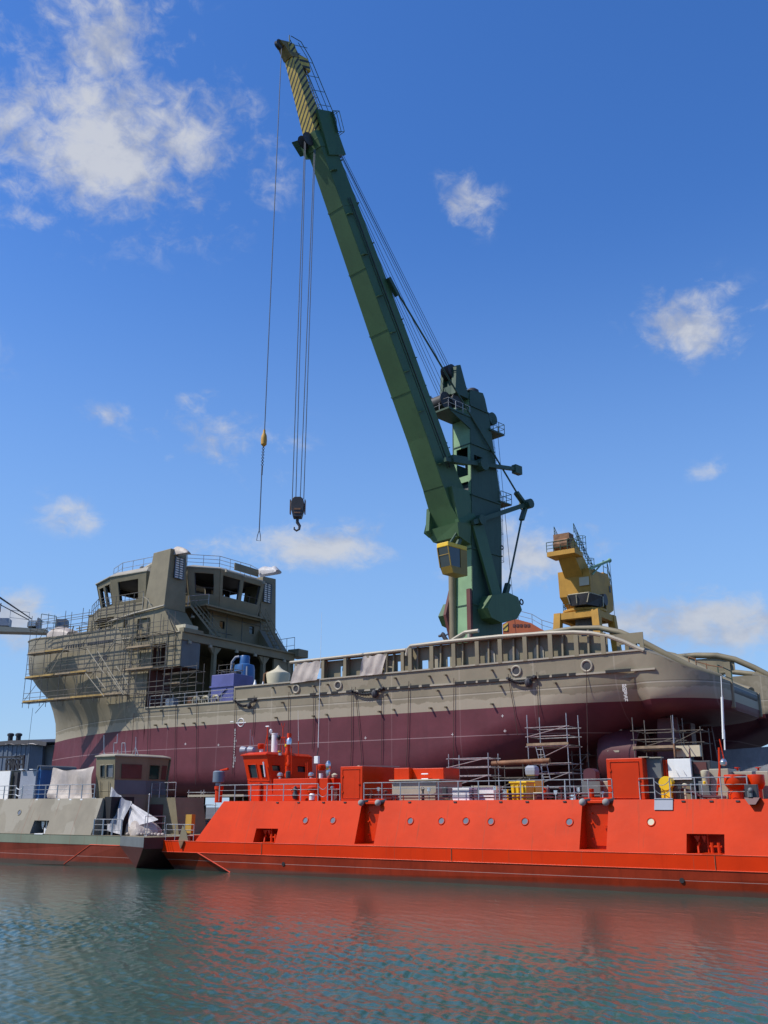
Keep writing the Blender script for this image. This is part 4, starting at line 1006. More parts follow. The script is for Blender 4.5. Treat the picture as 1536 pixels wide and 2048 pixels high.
# ---- driver's cab
def cb(px, py, y): return K.Y(px, py, y)
cabN = -3.2
q_ = K.Y(896,1082,-2.9); w_ = K.Y(934,1086,-2.9); b_ = K.Y(897,1137,-2.9); u_ = K.X(873,1090,q_.x)
xa, xb, zt_, zb_, yf = q_.x, w_.x, q_.z, b_.z, u_.y
hh = zt_-zb_
mb = MB(); mb.box((xa,-2.9,zt_-.16*hh),(xb,yf,zt_)); cabo = mb.build('driver_cab', M_ycab, crane, bev=.06)
mb = MB(); mb.hexa([(xa+.75,-2.85,zb_-.25),(xb,-2.85,zb_-.25),(xb,yf-.1,zb_-.25),(xa+.75,yf-.1,zb_-.25)],[(xa+.45,-2.87,zb_+.15*hh),(xb,-2.87,zb_+.15*hh),(xb,yf-.05,zb_+.15*hh),(xa+.45,yf-.05,zb_+.15*hh)])
mb.box((xb-1.0,-2.86,zb_+.15*hh),(xb,yf-.05,zt_-.16*hh)); mb.build('cab_body', M_cabd, cabo)
zl_, zh2 = zb_+.15*hh, zt_-.16*hh
mb = MB()
for y in (-2.84,yf-.06):
    mb.bar((xa+.45,y,zl_),(xa+.05,y,zh2),.1,.1); mb.bar((xb-1.0,y,zl_),(xb-1.0,y,zh2),.08,.08)
mb.bar((xa+.22,-2.84,lerp(zl_,zh2,.6)),(xa+.22,yf-.06,lerp(zl_,zh2,.6)),.07,.07); mb.build('cab_window_posts', M_cabd, cabo)
mb = MB(); mb.poly([(xa+.47,-2.8,zl_),(xa+.47,yf-.1,zl_),(xa+.09,yf-.1,zh2),(xa+.09,-2.8,zh2)]); mb.poly([(xa+.47,-2.82,zl_),(xb-1.0,-2.82,zl_),(xb-1.0,-2.82,zh2),(xa+.09,-2.82,zh2)]); mb.build('cab_glass', M_glass, cabo)
mb = MB(); mb.box((xa+1.0,-2.2,zl_),(xa+1.6,-1.6,zl_+.5)); mb.box((xa+1.5,-2.2,zl_+.4),(xa+1.65,-1.6,zl_+1.3)); mb.build('cab_seat', M_dark, cabo)
mb = MB(); mb.bar((xb-.5,-1.8,zt_-.1),(-3.2,-1.6,32.6),.3,.4); mb.bar((xa+1.2,-1.8,zt_-.1),(-3.6,-1.6,32.9),.16,.16); mb.box((-3.9,-1.9,31.0),(-3.2,.3,31.8)); mb.m = 1; mb.hexa([(-5.0,-2.0,30.9),(-3.2,-2.0,30.4),(-3.2,.4,30.4),(-5.0,1.6,30.9)],[(-5.4,-2.2,32.3),(-3.2,-2.2,32.6),(-3.2,.5,32.6),(-5.5,2.4,32.2)]); mb.build('cab_bracket', [M_gblue, M_gdark], crane)
for z_ in (24.0, 30.0, 36.0, 41.9, 46.4):
    mb = MB(); mb.bar((fx(z_),-2.07,z_),(bx(z_),-2.07,z_),.1,.14); mb.bar((fx(z_)-.03,-1.95,z_),(fx(z_)-.03,.45,z_),.08,.12); mb.build('mast_seam', M_gblue, crane)
mb = MB(); mb.path([bp(s_,-1.48+.004*s_,1.9-.012*s_) for s_ in range(6,41,5)], .05, 5); mb.path([bp(s_,-1.46+.004*s_,1.5-.01*s_) for s_ in range(6,41,5)], .03, 5); mb.build('boom_cables', M_dark, boom)
for s_ in (8.5,15,21.8,28.5,35.2):
    hw_ = lerp(1.41,1.2,(s_-8)/30); mb = MB(); mb.hexa(ring(s_,hw_+.03,-.03,2.88 if s_ < 23 else lerp(2.88,2.5,(s_-22)/14),lerp(1.43,1.0,max(0,(s_-20)/15)) if s_ > 20 else 1.43),ring(s_+.14,hw_+.03,-.03,2.88 if s_ < 23 else lerp(2.88,2.5,(s_-22)/14),lerp(1.43,1.0,max(0,(s_-20)/15)) if s_ > 20 else 1.43)); mb.build('boom_flange', M_gdark, boom)
# ---- ropes that run from the boom head back to the mast
rm = MB()
ends = [(-4.9,-1.2,50.5),(-4.9,-.88,50.6),(-4.9,-.56,50.6),(-4.9,-.24,50.5),(-5.6,-1.2,47.3),(-5.6,-.7,47.3),(-5.6,-.3,47.3),(-5.4,.1,47.2)]
for i, e in enumerate(ends):
    rm.tube(bp(41.5,-.9+i*.22,3.2+.07*(i%3)), e, .032, 4)
rm.tube(bp(53.0,0,1.7), bp(43.5,-.2,3.4), .03, 4); rm.tube(bp(43.5,-.2,3.4), (-4.7,-.6,51.0), .032, 4)
rm.tube((-4.3,-.2,50.9),(-1.0,-.6,49.2),.03,4); rm.tube((2.2,-1.9,46),(3.6,-2.4,21),.03,4)
rm.build('luffing_ropes', M_rope, crane)
# ---- main hook block on its falls, and the second fall with ball and sling
TH = K.wld(bp(42.8,0,-1.0))
base = at = None
def planeY(px, py, Y):
    d = px_dir(px, py); return Vector((0,0,EYE))+d*(Y/d.y)
hy = K.wld(bp(42.8,.2,-.9)).y
ht = planeY(596,996,hy); hb_ = planeY(594,1053,hy)
blk = thing('hook_block', 'heavy brown hook block hanging on four wire falls from the green boom head', 'hook block', WORLD, (ht.x, hy, hb_.z))
mb = MB(); zt_, zb_ = ht.z, planeY(595,1036,hy).z; x0 = ht.x; wv = 1.0
hh = zt_-zb_
mb.loft([[(x0+sx*w_,hy-d_,z_) for sx, d_ in ((-1,-.45),(1,-.45),(1,.45),(-1,.45))] for z_, w_ in ((zt_,.28),(zt_-hh*.1,.5),(zt_-hh*.35,.62),(zt_-hh*.65,.55),(zb_,.38))], True, True)
mb.build('block_body', M_dark, blk, bev=.05)
mb = MB()
for sx in (-.66,.66): mb.prism([(x0+sx-.04,hy-.3,zt_-hh*.12),(x0+sx-.04,hy+.3,zt_-hh*.12),(x0+sx-.04,hy+.25,zt_-hh*.8),(x0+sx-.04,hy-.25,zt_-hh*.8)],(.08,0,0))
mb.bar((x0-.3,hy-.47,zt_-hh*.62),(x0+.3,hy-.47,zt_-hh*.62),.04,.16); mb.bar((x0-.28,hy-.47,zt_-hh*.8),(x0+.28,hy-.47,zt_-hh*.8),.04,.12); mb.build('cheek_plates', M_rust, blk)
mb = MB(); mb.tube((x0,hy,zb_),(x0,hy,zb_-.45),.14,8); mb.path([(x0,hy,zb_-.4),(x0+.22,hy,zb_-.75),(x0+.18,hy,zb_-1.05),(x0-.05,hy,zb_-1.2),(x0-.26,hy,zb_-1.05),(x0-.26,hy,zb_-.85)], lambda t: lerp(.15,.06,t), 8); mb.build('hook', M_dark, blk, smooth=True)
hd = [K.wld(bp(42.9,.62,-1.05)), K.wld(bp(42.9,.45,-1.05)), K.wld(bp(42.9,-.45,-.8)), K.wld(bp(42.9,-.65,-.8))]
tops = [planeY(609,308,hy), planeY(611,308,hy), planeY(628,335,hy), planeY(630,335,hy)]
mb = MB()
for i, (t_, dx) in enumerate(zip(tops, (-.52,-.2,.2,.52))):
    hd_ = t_+Vector((0,0,2.2)); mb.tube((x0+dx,hy,zt_-.1),(hd_.x-.03,hd_.y,hd_.z),.042,5)
mb.build('fall_rope', M_rope, blk)
ty = K.wld(bp(52.5,0,-.8)).y
def sl_(px, py): return planeY(px, py, ty)
slg = thing('lifting_sling', 'long rope sling with chain and small yellow ball weight hanging from the boom tip', 'sling', WORLD, tuple(sl_(517,1083)))
a_, b_ = sl_(563,96), sl_(529,864)
mb = MB(); mb.tube(a_, b_, .045, 5); mb.build('hoist_rope', M_rope, slg)
mb = MB(); c = sl_(528,878); r_ = .26; mb.lathe((c.x,c.y,c.z-.62), [(.08,-.1),(r_,.1),(r_*1.05,.55),(r_*.9,.95),(.12,1.2),(.1,1.5)], 12); mb.build('ball_weight', M_ycrane, slg, smooth=True)
mb = MB(); p0, p1 = sl_(527,889), sl_(524.5,931)
for i in range(13):
    q = vlerp(p0,p1,(i+.5)/13); mb.ring(q, (1,0,0) if i % 2 else (0,1,0), .1, .03, 8, 4)
mb.tube(p1, sl_(523.5,950), .07, 5); mb.build('chain', M_dark, slg)
mb = MB(); e = sl_(517,1083); m_ = sl_(518.5,1060); mb.tube(sl_(523.5,944), m_, .05, 5); mb.path([m_, m_+Vector((-.14,0,-.5)), e+Vector((-.17,0,.1)), e+Vector((.17,0,.05)), m_+Vector((.12,0,-.5)), m_], .035, 5); mb.build('rope_loop', M_rope, slg)
# ------------------------------------------------------------------ workboats in the foreground
R = BAR
def bb(px0, py0, px1, py1, y):
    """rectangle seen on the photograph, read on the plane y of the boat frame: x0, x1, z0, z1"""
    a, b = R.Y(px0, py1, y), R.Y(px1, py0, y); return a.x, b.x, a.z, b.z
def workboat(name, label, zT, zB, zD, X0, X1, xs0, xs1, mat, holes, ports, inset=.85, W_=12.0):
    t = thing(name, label, 'workboat', R, ((X0+X1)/2, W_/2, 0))
    def sy(z): return inset*(z-zT)/(zD-zT)
    t_sl = lambda u, v: (u, sy(v), v)
    return t, sy, t_sl
# ---- the orange-red boat
ZT, ZB, ZD, INS = 1.82, 1.12, 4.37, .85
red = thing('workboat', 'bright orange-red steel workboat with sloping sides, portholes and side doors', 'workboat', R, (18, 6, 0))
def sy(z): return INS*(z-ZT)/(ZD-ZT)
NS = Vector((0, -(ZD-ZT), INS)).normalized()
def SP(px, py): return R.P(px, py, (0,0,ZT), NS)
def hole(a, b, c, d, zmax=None):
    l = SP(a, (c+d)/2).x; r = SP(b, (c+d)/2).x; z0 = SP((a+b)/2, d).z; z1 = SP((a+b)/2, c).z
    return (l, r, z0, min(z1, zmax) if zmax else z1)
D1, D2 = hole(716,754.5,1608,1688.5,4.25), hole(1161.5,1215,1606,1699.5,4.25)
O1, O2 = hole(509,553,1657,1687,None), hole(1373,1449,1668,1709,None)
O2 = (O2[0], O2[1], max(O2[2], ZT+.04), O2[3]); O1 = (O1[0], O1[1], max(O1[2], ZT+.04), O1[3])
D1 = (D1[0], D1[1], max(D1[2], ZT+.03), D1[3]); D2 = (D2[0], D2[1], max(D2[2], ZT+.03), D2[3])
XE = 52.0
pk = R.Z(348, 1737, 0.0)
mb = MB()
mb.panel([1.02+i*4 for i in range(13)]+[XE],[ZT,2.4,3,3.6,ZD],[D1,D2,O1,O2], lambda u, v: (u if u > 1.03 else lerp(-.59,1.02,(v-ZT)/(ZD-ZT)), sy(v), v))
mb.poly([(-3.6,0,ZB),(XE,0,ZB),(XE,0,ZT),(-3.6,0,ZT)])
mb.poly([(-.31,.015,ZB),(XE,.015,ZB),(XE,.25,-.6),(4.2,.25,-.6),(2.62,.03,0)])
mb.poly([(-3.6,0,ZB),(-.31,.015,ZB),(2.62,.03,0),(4.2,.25,-.6),(pk.x+.9,pk.y+.2,-.6),(pk.x,pk.y,0)])
mb.poly([(-3.6,0,ZB),(pk.x,pk.y,0),(pk.x+.9,pk.y+.2,-.6),(pk.x+.9,11,-.6),(-3.6,12,ZB)])
mb.poly([(-3.6,0,ZB),(-3.6,0,ZT),(-3.6,12,ZT),(-3.6,12,ZB)])
mb.poly([(-3.6,0,ZT),(-.59,0,ZT),(-.59,12,ZT),(-3.6,12,ZT)])
mb.poly([(-.59,0,ZT),(1.02,INS,ZD),(1.02,12-INS,ZD),(-.59,12,ZT)])
mb.poly([(1.02,INS,ZD),(XE,INS,ZD),(XE,12-INS,ZD),(1.02,12-INS,ZD)])
mb.poly([(-.59,12,ZT),(XE,12,ZT),(XE,12-INS,ZD),(1.02,12-INS,ZD)]); mb.poly([(-3.6,12,ZB),(XE,12,ZB),(XE,12,ZT),(-3.6,12,ZT)]); mb.poly([(0,12,ZB),(XE,12,ZB),(XE,11.8,-.6),(0,11.8,-.6)])
mb.poly([(XE,0,ZB),(XE,0,ZT),(XE,INS,ZD),(XE,12-INS,ZD),(XE,12,ZT),(XE,12,ZB)])
mb.build('hull', M_redboat, red)
# raised weld beads along the knuckles and the rake
mb = MB(); mb.tube((-3.6,-.005,ZT),(XE,-.005,ZT),.022,5); mb.tube((-3.6,-.005,ZB),(XE,-.005,ZB),.022,5); mb.tube((-.31,.0,ZB),(2.62,.02,.0),.035,5); mb.build('knuckle_bead', M_bead, red)
mb = MB(); mb.box((-2.4,.6,ZT),(-.3,3.0,ZT+.35)); mb.build('low_deck_box', M_red, red)
def recess(h, depth, par):
    xa, xb, z0, z1 = h; mb = MB()
    for x in (xa, xb): mb.poly([(x,sy(z0),z0),(x,depth,z0),(x,depth,z1),(x,sy(z1),z1)])
    mb.poly([(xa,sy(z0),z0),(xb,sy(z0),z0),(xb,depth,z0),(xa,depth,z0)]); mb.poly([(xa,sy(z1),z1),(xb,sy(z1),z1),(xb,depth,z1),(xa,depth,z1)])
    mb.poly([(xa,depth,z0),(xb,depth,z0),(xb,depth,z1),(xa,depth,z1)])
    return mb.build('recess', M_red, par)
for h in (D1, D2):
    xa, xb, z0, z1 = h; rc = recess(h, 1.15, red); w = xb-xa
    mb = MB(); xd0, xd1 = xa+.26*w, xb-.04*w
    zr = z0+.16
    mb.prism([(xd0,1.12,zr+.15),(xd0+.12,1.12,zr),(xd1-.12,1.12,zr),(xd1,1.12,zr+.15),(xd1,1.12,z1-.1),(xd0,1.12,z1-.1)],(0,-.07,0)); d = mb.build('side_door', M_red, red)
    mb = MB()
    for z in (zr+.35, zr+1.1, z1-.5): mb.tube((xd0+.02,1.04,z),(xd0+.02,.92,z),.05,6); 
    mb.tube((xd1-.22,1.06,zr+1.0),(xd1-.22,.88,zr+1.0),.04,6); mb.bar((xd1-.4,.9,zr+1.02),(xd1-.08,.9,zr+1.0),.07,.07); mb.bar((xd1-.2,1.0,zr+.65),(xd1-.15,1.0,zr+.35),.05,.05)
    mb.build('door_handle', M_red, d)
    mb = MB(); mb.bar((xa+.1,sy(z1)-.05,z1+.05),(xb-.1,sy(z1)-.05,z1+.05),.08,.1); mb.tube((xa+.05,.95,4.42),(xb+.15,.95,4.42),.05,6); mb.build('roller_bar', M_red, red)
    for x in (xa+.12, xb-.05):
        mb = MB(); mb.ball((x,.54,4.24),.19,12); mb.build('fender_ball', M_conc, red, smooth=True)
        mb = MB(); mb.tube((x+.02,.65,4.25),(x+.3,1.0,4.35),.12,8); mb.build('fender_bracket', M_dark, red)
for h in (O1, O2):
    xa, xb, z0, z1 = h; recess(h, 1.7, red); mb = MB()
    xc = lerp(xa, xb, .30); mb.tube((lerp(xa,xb,.48),.8,z0),(lerp(xa,xb,.48),.8,z1),.05,6)
    for t in (.62,.80): mb.tube((lerp(xa,xb,t),.5,z0),(lerp(xa,xb,t),.5,z0+.5),.085,8)
    mb.tube((lerp(xa,xb,.55),.5,z0+.32),(lerp(xa,xb,.88),.5,z0+.32),.05,6); mb.box((lerp(xa,xb,.42),-.02,z0-.03),(lerp(xa,xb,.93),.75,z0+.03))
    mb.prism([(lerp(xa,xb,.12),.7,z1-.1),(lerp(xa,xb,.3),.7,z1-.1),(lerp(xa,xb,.22),.7,z1-.4)],(0,.1,0)); mb.prism([(lerp(xa,xb,.33),.7,z1-.1),(lerp(xa,xb,.46),.7,z1-.1),(lerp(xa,xb,.4),.7,z1-.4)],(0,.1,0)); mb.path([(lerp(xa,xb,.27),.7,z1-.4),(lerp(xa,xb,.22),.7,z0+.3),(lerp(xa,xb,.24),.6,z0)],.06,6)
    mb.build('mooring_bollards', M_red, red)
for i, (px, py) in enumerate([(611,1641),(666,1641),(665,1641),(821,1642),(883,1642),(932,1642),(982,1643),(1050,1643),(1139,1644),(1302,1644)]):
    if i == 2: continue
    p = SP(px, py); mb = MB(); mb.ring(p+NS*.01, NS, .20, .035, 20, 6); f = mb.build('porthole', M_red, red, smooth=True)
    mb = MB(); mb.disc(p-NS*.02, NS, .19, 20, .03); mb.build('porthole_pane', M_cream if px > 1290 else M_port, f)
# small pipes on the band, overboard holes
for px in (523, 903, 1429):
    p = R.Y(px, 1710, 0); mb = MB(); mb.tube((p.x,-.02,ZB+.03),(p.x,-.02,ZT-.03),.018,5); mb.build('drain_pipe', M_rust, red)
for px, py in ((567,1728),(1364,1761)):
    p = R.Y(px, py, .02); mb = MB(); mb.lathe((p.x,-.015,p.z), [(.12,0),(.12,.05)], 14, 'Y'); mb.build('overboard_outlet', M_black, red)
for px in (556,598,648,691,820,911,1002,1055,1130,1367,1423,1476):
    p = R.Y(px, 1601, INS); mb = MB(); mb.box((p.x-.09,INS-.09,4.24),(p.x+.09,INS-.03,4.31)); mb.build('scupper', M_dark, red)
# rails along the deck edge
def rx(px, y=1.0): return R.Y(px, 1600, y).x
for a, b in ((438,636),(655,680),(728,1226),(1281,1311),(1342,1498)):
    rail_mb([(rx(a),1.0,ZD),(rx(b),1.0,ZD)], 1.03, 3, 1.35, .022, .028, .034).build('railing', M_galv, red)
rail_mb([(-3.5,.15,ZT),(-.9,.15,ZT)], 1.05, 3, .9, .025).build('railing', M_galv, red)
mb = MB()
for z in (.45,.9): mb.path([vlerp((rx(636),1.0,ZD+z),(rx(655),1.0,ZD+z),t)-Vector((0,0,.22*math.sin(PI*t))) for t in [i/8 for i in range(9)]], .02, 5)
for z in (.45,.9): mb.path([vlerp((rx(1311),1.0,ZD+z),(rx(1342),1.0,ZD+z),t)-Vector((0,0,.22*math.sin(PI*t))) for t in [i/8 for i in range(9)]], .02, 5)
mb.build('gate_chain', M_galv, red)
# wheelhouse
def yz(px, py, y): return R.Y(px, py, y)
yw = 2.6
a = yz(489.5,1512,yw); b = yz(536,1513,yw); c = yz(540.5,1557,yw); d = yz(545,1603,yw); e = yz(497,1603,yw); f_ = yz(494.5,1560,yw)
wz = c.z
def wfn(u, v):
    zt = a.z
    if v >= wz: t = (v-wz)/(zt-wz); x0, x1 = lerp(f_.x, a.x, t), lerp(c.x, b.x, t); y = yw-.22*t
    else: t = (v-ZD)/(wz-ZD); x0, x1 = lerp(e.x, f_.x, t), lerp(d.x, c.x, t); y = yw
    return (lerp(x0, x1, u), y, v)
def uv(px, py):
    p = yz(px, py, yw-.1); zt = a.z; t = (p.z-wz)/(zt-wz); x0, x1 = lerp(f_.x,a.x,t), lerp(c.x,b.x,t); return (p.x-x0)/(x1-x0), p.z
g1 = (uv(498,1545)[0], uv(514.5,1545)[0], uv(506,1556.5)[1], uv(506,1529)[1]); g2 = (uv(521.5,1545)[0], uv(530.5,1545)[0], uv(526,1555.5)[1], uv(526,1529)[1])
DW = 4.6
whm = MB(); whm.panel([0,1],[ZD,wz,a.z],[g1,g2],wfn)
def aft(u, v):
    q = wfn(1, v); return (q[0], lerp(q[1], yw+DW+(.22*(v-wz)/(a.z-wz) if v > wz else 0), u), v)
def auv(px, py):
    x = (b.x+c.x)/2-.1; p = R.X(px, py, x); return (p.y-yw)/DW, p.z
h1 = (auv(542.5,1536)[0], auv(558,1536)[0], auv(550,1543)[1], auv(550,1530)[1]); h2 = (auv(591,1538)[0], auv(606,1538)[0], auv(598,1545)[1], auv(598,1532)[1])
whm.panel([0,1],[ZD,wz,a.z],[h1,h2],aft)
whm.panel([0,1],[ZD,wz,a.z],[],lambda u, v: (wfn(0,v)[0], lerp(wfn(0,v)[1], yw+DW, u), v)); whm.panel([0,1],[ZD,wz,a.z],[],lambda u, v: (wfn(u,v)[0], yw+DW, v))
wh = whm.build('wheelhouse', M_red, red, solid=.06)
rm = MB(); zt = a.z
rm.loft([[(a.x-.1,yw-.34,zt),(b.x+.1,yw-.34,zt),(b.x+.1,yw+DW+.2,zt),(a.x-.1,yw+DW+.2,zt)],[(a.x-.08,yw-.34,zt+.07),(b.x+.1,yw-.34,zt+.07),(b.x+.1,yw+DW+.2,zt+.07),(a.x-.08,yw+DW+.2,zt+.07)],[(a.x+.35,yw+.1,zt+.22),(b.x-.1,yw+.1,zt+.24),(b.x-.1,yw+DW,zt+.24),(a.x+.35,yw+DW,zt+.22)]], True, True)
rm.build('wheelhouse_roof', M_red, wh)
for g, fn in ((g1,wfn),(g2,wfn),(h1,aft),(h2,aft)):
    P = [Vector(fn(g[0],g[2])),Vector(fn(g[1],g[2])),Vector(fn(g[1],g[3])),Vector(fn(g[0],g[3]))]
    nn = (P[1]-P[0]).cross(P[3]-P[0]).normalized(); nn = nn if nn.dot(Vector((.6,-1,0))) > 0 else -nn
    mb = MB(); mb.path([p+nn*.02 for p in P], .035, 5, closed=True); w_ = mb.build('window', M_red, wh)
    mb = MB(); mb.poly([p-nn*.07 for p in P]); mb.build('pane', M_glass, w_)
mb = MB(); q = wfn(.9,(wz+a.z)/2); mb.tube((q[0]+.1,q[1]-.15,wz+.1),(q[0]-.02,q[1]-.25,a.z-.45),.05,6); mb.build('wiper_motor', M_white, wh)
mb = MB(); mb.path([(wfn(t,wz-.25)[0], yw-.1, wz-.25) for t in (.1,.4,.7,.92)], .025, 5); mb.path([(wfn(t,wz-.05)[0], yw-.1, wz-.05) for t in (.05,.5,.95)], .03, 5); mb.tube((wfn(.55,5)[0],yw-.12,wz-.25),(wfn(.55,5)[0],yw-.12,ZD),.1,8); mb.build('wheelhouse_piping', M_red, wh)
# lower casings beside and aft of the wheelhouse
def casing(px0, py0, px1, py1, y, dep, mat, name='deck_casing', bev=.03):
    x0, x1, z0, z1 = bb(px0, py0, px1, py1, y); mb = MB(); mb.box((x0,y,max(z0,ZD)),(x1,y+dep,z1)); return mb.build(name, mat, red, bev=bev)
casing(545,1556,636,1603,2.2,3.0,M_red); casing(637,1556,656,1603,1.7,3.0,M_red); casing(656,1556,668,1603,2.0,4.0,M_red)
bx1 = casing(680,1532,725,1603,1.02,3.6,M_red); bx2 = casing(1217.5,1515.5,1284,1603,1.0,2.2,M_red)
mb = MB(); q = bb(724,1531,768,1603,1.4); mb.box((q[0]+.12,1.5,ZD),(q[0]+.22,4.4,q[3]-.1)); mb.build('casing_door', M_red, red)
mb = MB(); q = bb(725,1530.5,769,1534,2.0); mb.bar((q[0]-.1,1.7,q[3]),(q[0]+1.0,4.6,q[3]+.02),.22,.06); mb.build('casing_lip', M_pale, red)
# long pale deckhouse with a red locker on top
dh = casing(784,1562,872,1603,2.2,3.2,M_pale,'deckhouse'); 
mb = MB(); q = bb(780,1558,880,1562,2.1); mb.box((q[0],2.0,q[2]),(q[1],5.6,q[3])); mb.build('deckhouse_roof', M_cream, red)
lk = casing(788,1535.5,818,1560,2.6,2.4,M_red,'roof_locker'); lk2 = casing(824,1535.5,887,1560,3.0,2.0,M_red,'roof_locker')
for z in (.45,.95):
    mb = MB(); mb.tube((bb(843,1545,844,1546,2.8)[0],2.8,lerp(bb(0+800,1560,801,1540,2.8)[2],bb(800,1560,801,1540,2.8)[3],z)),(bb(854,1545,856,1546,2.8)[1],2.8,lerp(bb(800,1560,801,1540,2.8)[2],bb(800,1560,801,1540,2.8)[3],z)),.04,5); mb.build('locker_rung', M_white, red)
# vents, lamps, masts on this boat (each its own part)
def part_lathe(px, py, y, prof, mat, name, n=14, par=red):
    p = R.Y(px, py, y); mb = MB(); mb.lathe((p.x,y,p.z), prof, n); return mb.build(name, mat, par, smooth=True)
def pmast(px0, py0, px1, py1, y, r, mat, name='antenna', r2=None):
    a, b = R.Y(px0, py0, y), R.Y(px1, py1, y); mb = MB(); mb.path([a, b], r, 6, r2=r2); return mb.build(name, mat, red)
part_lathe(436.5,1605,1.4,[(.25,0),(.25,.8),(.31,.86),(.31,1.05),(.3,1.06)],M_red,'vent_post'); part_lathe(437,1565,1.4,[(.2,-.2),(.2,0),(.40,.02),(.40,.70),(.38,.72)],M_violet if False else M_cyl,'blue_vent_drum')
part_lathe(437.2,1564,1.4,[(.41,0),(.41,.66),(.3,.74)],M_blgrey,'vent_hood')
p0, p1 = R.Y(440,1541,1.4), R.Y(456,1538,1.4); mb = MB(); mb.path([p0,p1],.05,6,r2=.09); mb.build('drum_nozzle', M_red, red)
for px in (489, 504): 
    p = R.Y(px, 1511, 3.0); mb = MB(); mb.tube(p, p+Vector((0,0,.2)), .05, 6); mb.lathe((p.x-.25,3.0,p.z+.36), [(.06,.5),(.2,.42),(.27,.1),(.28,0)], 14, 'X'); mb.build('searchlight', M_cyl, wh, smooth=True)
part_lathe(548.5,1508,4.4,[(.22,0),(.22,1.35),(.24,1.36),(.24,1.42)],M_white,'exhaust_pipe',16)
part_lathe(540,1475,4.4,[(.02,-.2),(.11,-.1),(.13,.05),(.02,.2)],M_black,'side_lamp'); part_lathe(558,1475,4.4,[(.02,-.2),(.11,-.1),(.13,.05),(.02,.2)],M_black,'side_lamp')
part_lathe(541.5,1463,4.4,[(.02,-.15),(.1,-.05),(.1,.1),(.02,.18)],M_white,'mast_lamp')
part_lathe(522,1508,3.6,[(.12,0),(.12,.35)],M_white,'vent_neck'); part_lathe(522,1498,3.6,[(.2,0),(.25,.12),(.26,.32),(.2,.36)],M_red,'vent_hood')
pmast(535,1508,535,1454,4.4,.035,M_red,'tripod_mast'); pmast(527,1508,535,1468,4.4,.03,M_red,'tripod_mast'); pmast(532,1453,538,1453,4.4,.05,M_white,'mast_light')
mb = MB()
for dx in (-7,0,7): mb.tube(R.Y(566+dx,1510,4.6),R.Y(566+dx*.3,1475,4.6),.03,5)
mb.tube(R.Y(560,1475,4.6),R.Y(571,1475,4.6),.03,5); mb.tube(R.Y(566,1475,4.6),R.Y(566,1456,4.6),.035,5); mb.path([R.Y(563,1446,4.6),R.Y(564,1452,4.6),R.Y(566,1456,4.6),R.Y(569,1450,4.6),R.Y(569.5,1446,4.6)],.02,5); mb.build('lattice_mast', M_red, red)
mb = MB()
for i in range(4): mb.lathe(R.Y(574+((i*3)%5),1555-i*22,3.4), [(.16,0),(.2,.2),(.12,.35),(.16,.6),(.14,.75)], 10)
for px in (571,583): mb.tube(R.Y(px,1548,3.4),R.Y(px,1492,3.4),.03,5)
mb.build('signal_mast', M_red, red, smooth=True)
part_lathe(578.5,1489,3.4,[(.2,0),(.2,.3),(.12,.42),(.08,.6)],M_steel,'mast_dome'); part_lathe(560,1512,3.4,[(.02,0),(.14,.05),(.14,.2),(.02,.26)],M_steel,'mast_lamp'); part_lathe(572,1494,3.3,[(.02,0),(.09,.03),(.09,.16),(.02,.2)],M_yellow,'yellow_lamp'); part_lathe(559,1504,3.3,[(.12,0),(.12,.08)],M_yellow,'yellow_lamp')
for px, y in ((560,2.5),(622,2.5)): part_lathe(px,1557,y,[(.1,0),(.1,.08),(.2,.16),(.21,.28),(.12,.38),(.05,.4)],M_steel,'mushroom_vent')
part_lathe(576,1556,2.5,[(.15,0),(.17,.2),(.17,.4),(.05,.45)],M_dark,'mushroom_vent')
for px in (591, 623): part_lathe(px,1601,1.5,[(.22,0),(.22,.45),(.3,.5),(.3,.8),(.12,.9)],M_red,'deck_vent')
part_lathe(624,1600,1.2,[(.18,0),(.2,.3),(.12,.4)],M_white,'white_valve'); part_lathe(590,1598,1.2,[(.12,0),(.2,.2),(.1,.5),(.17,.6),(.05,.8)],M_dark,'hose_reel')
part_lathe(642,1557,2.2,[(.14,0),(.14,.32)],M_white,'vent_neck'); part_lathe(643,1541,2.2,[(.2,0),(.27,.12),(.28,.33),(.22,.38)],M_red,'vent_hood')
part_lathe(656.5,1548,2.2,[(.08,-.3),(.15,0),(.17,.15),(.13,.3),(.18,.4),(.2,.62),(.1,.8),(.02,.84)],M_steel,'signal_lamp'); part_lathe(655,1540,2.1,[(.08,0),(.08,.16)],M_yellow,'yellow_lamp')
part_lathe(669,1556,2.2,[(.02,0),(.16,.05),(.2,.2),(.05,.3)],M_cream,'mushroom_vent')
pmast(633,1590,634,1530,1.6,.045,M_red); pmast(634,1512,637,1495,1.6,.03,M_dark); pmast(636.2,1495,643.5,1225,1.6,.022,M_white,'whip_antenna',.008)
x0, x1, z0, z1 = bb(629,1527,636.5,1512.5,1.55); mb = MB(); mb.box((x0,1.5,z0),(x1,1.7,z1)); mb.build('antenna_box', M_white, red, bev=.02)
pmast(597,1512,597,1482,4.8,.03,M_red); pmast(597,1482,596,1420,4.8,.016,M_white,'whip_antenna',.006); pmast(500,1512,500.5,1459,3.0,.018,M_cyl,'whip_antenna',.012); pmast(511,1510,504,1472,3.0,.015,M_cyl,'whip_antenna',.01)
pmast(612,1560,612,1525,3.0,.02,M_red); pmast(615,1560,615,1524,3.0,.02,M_red)
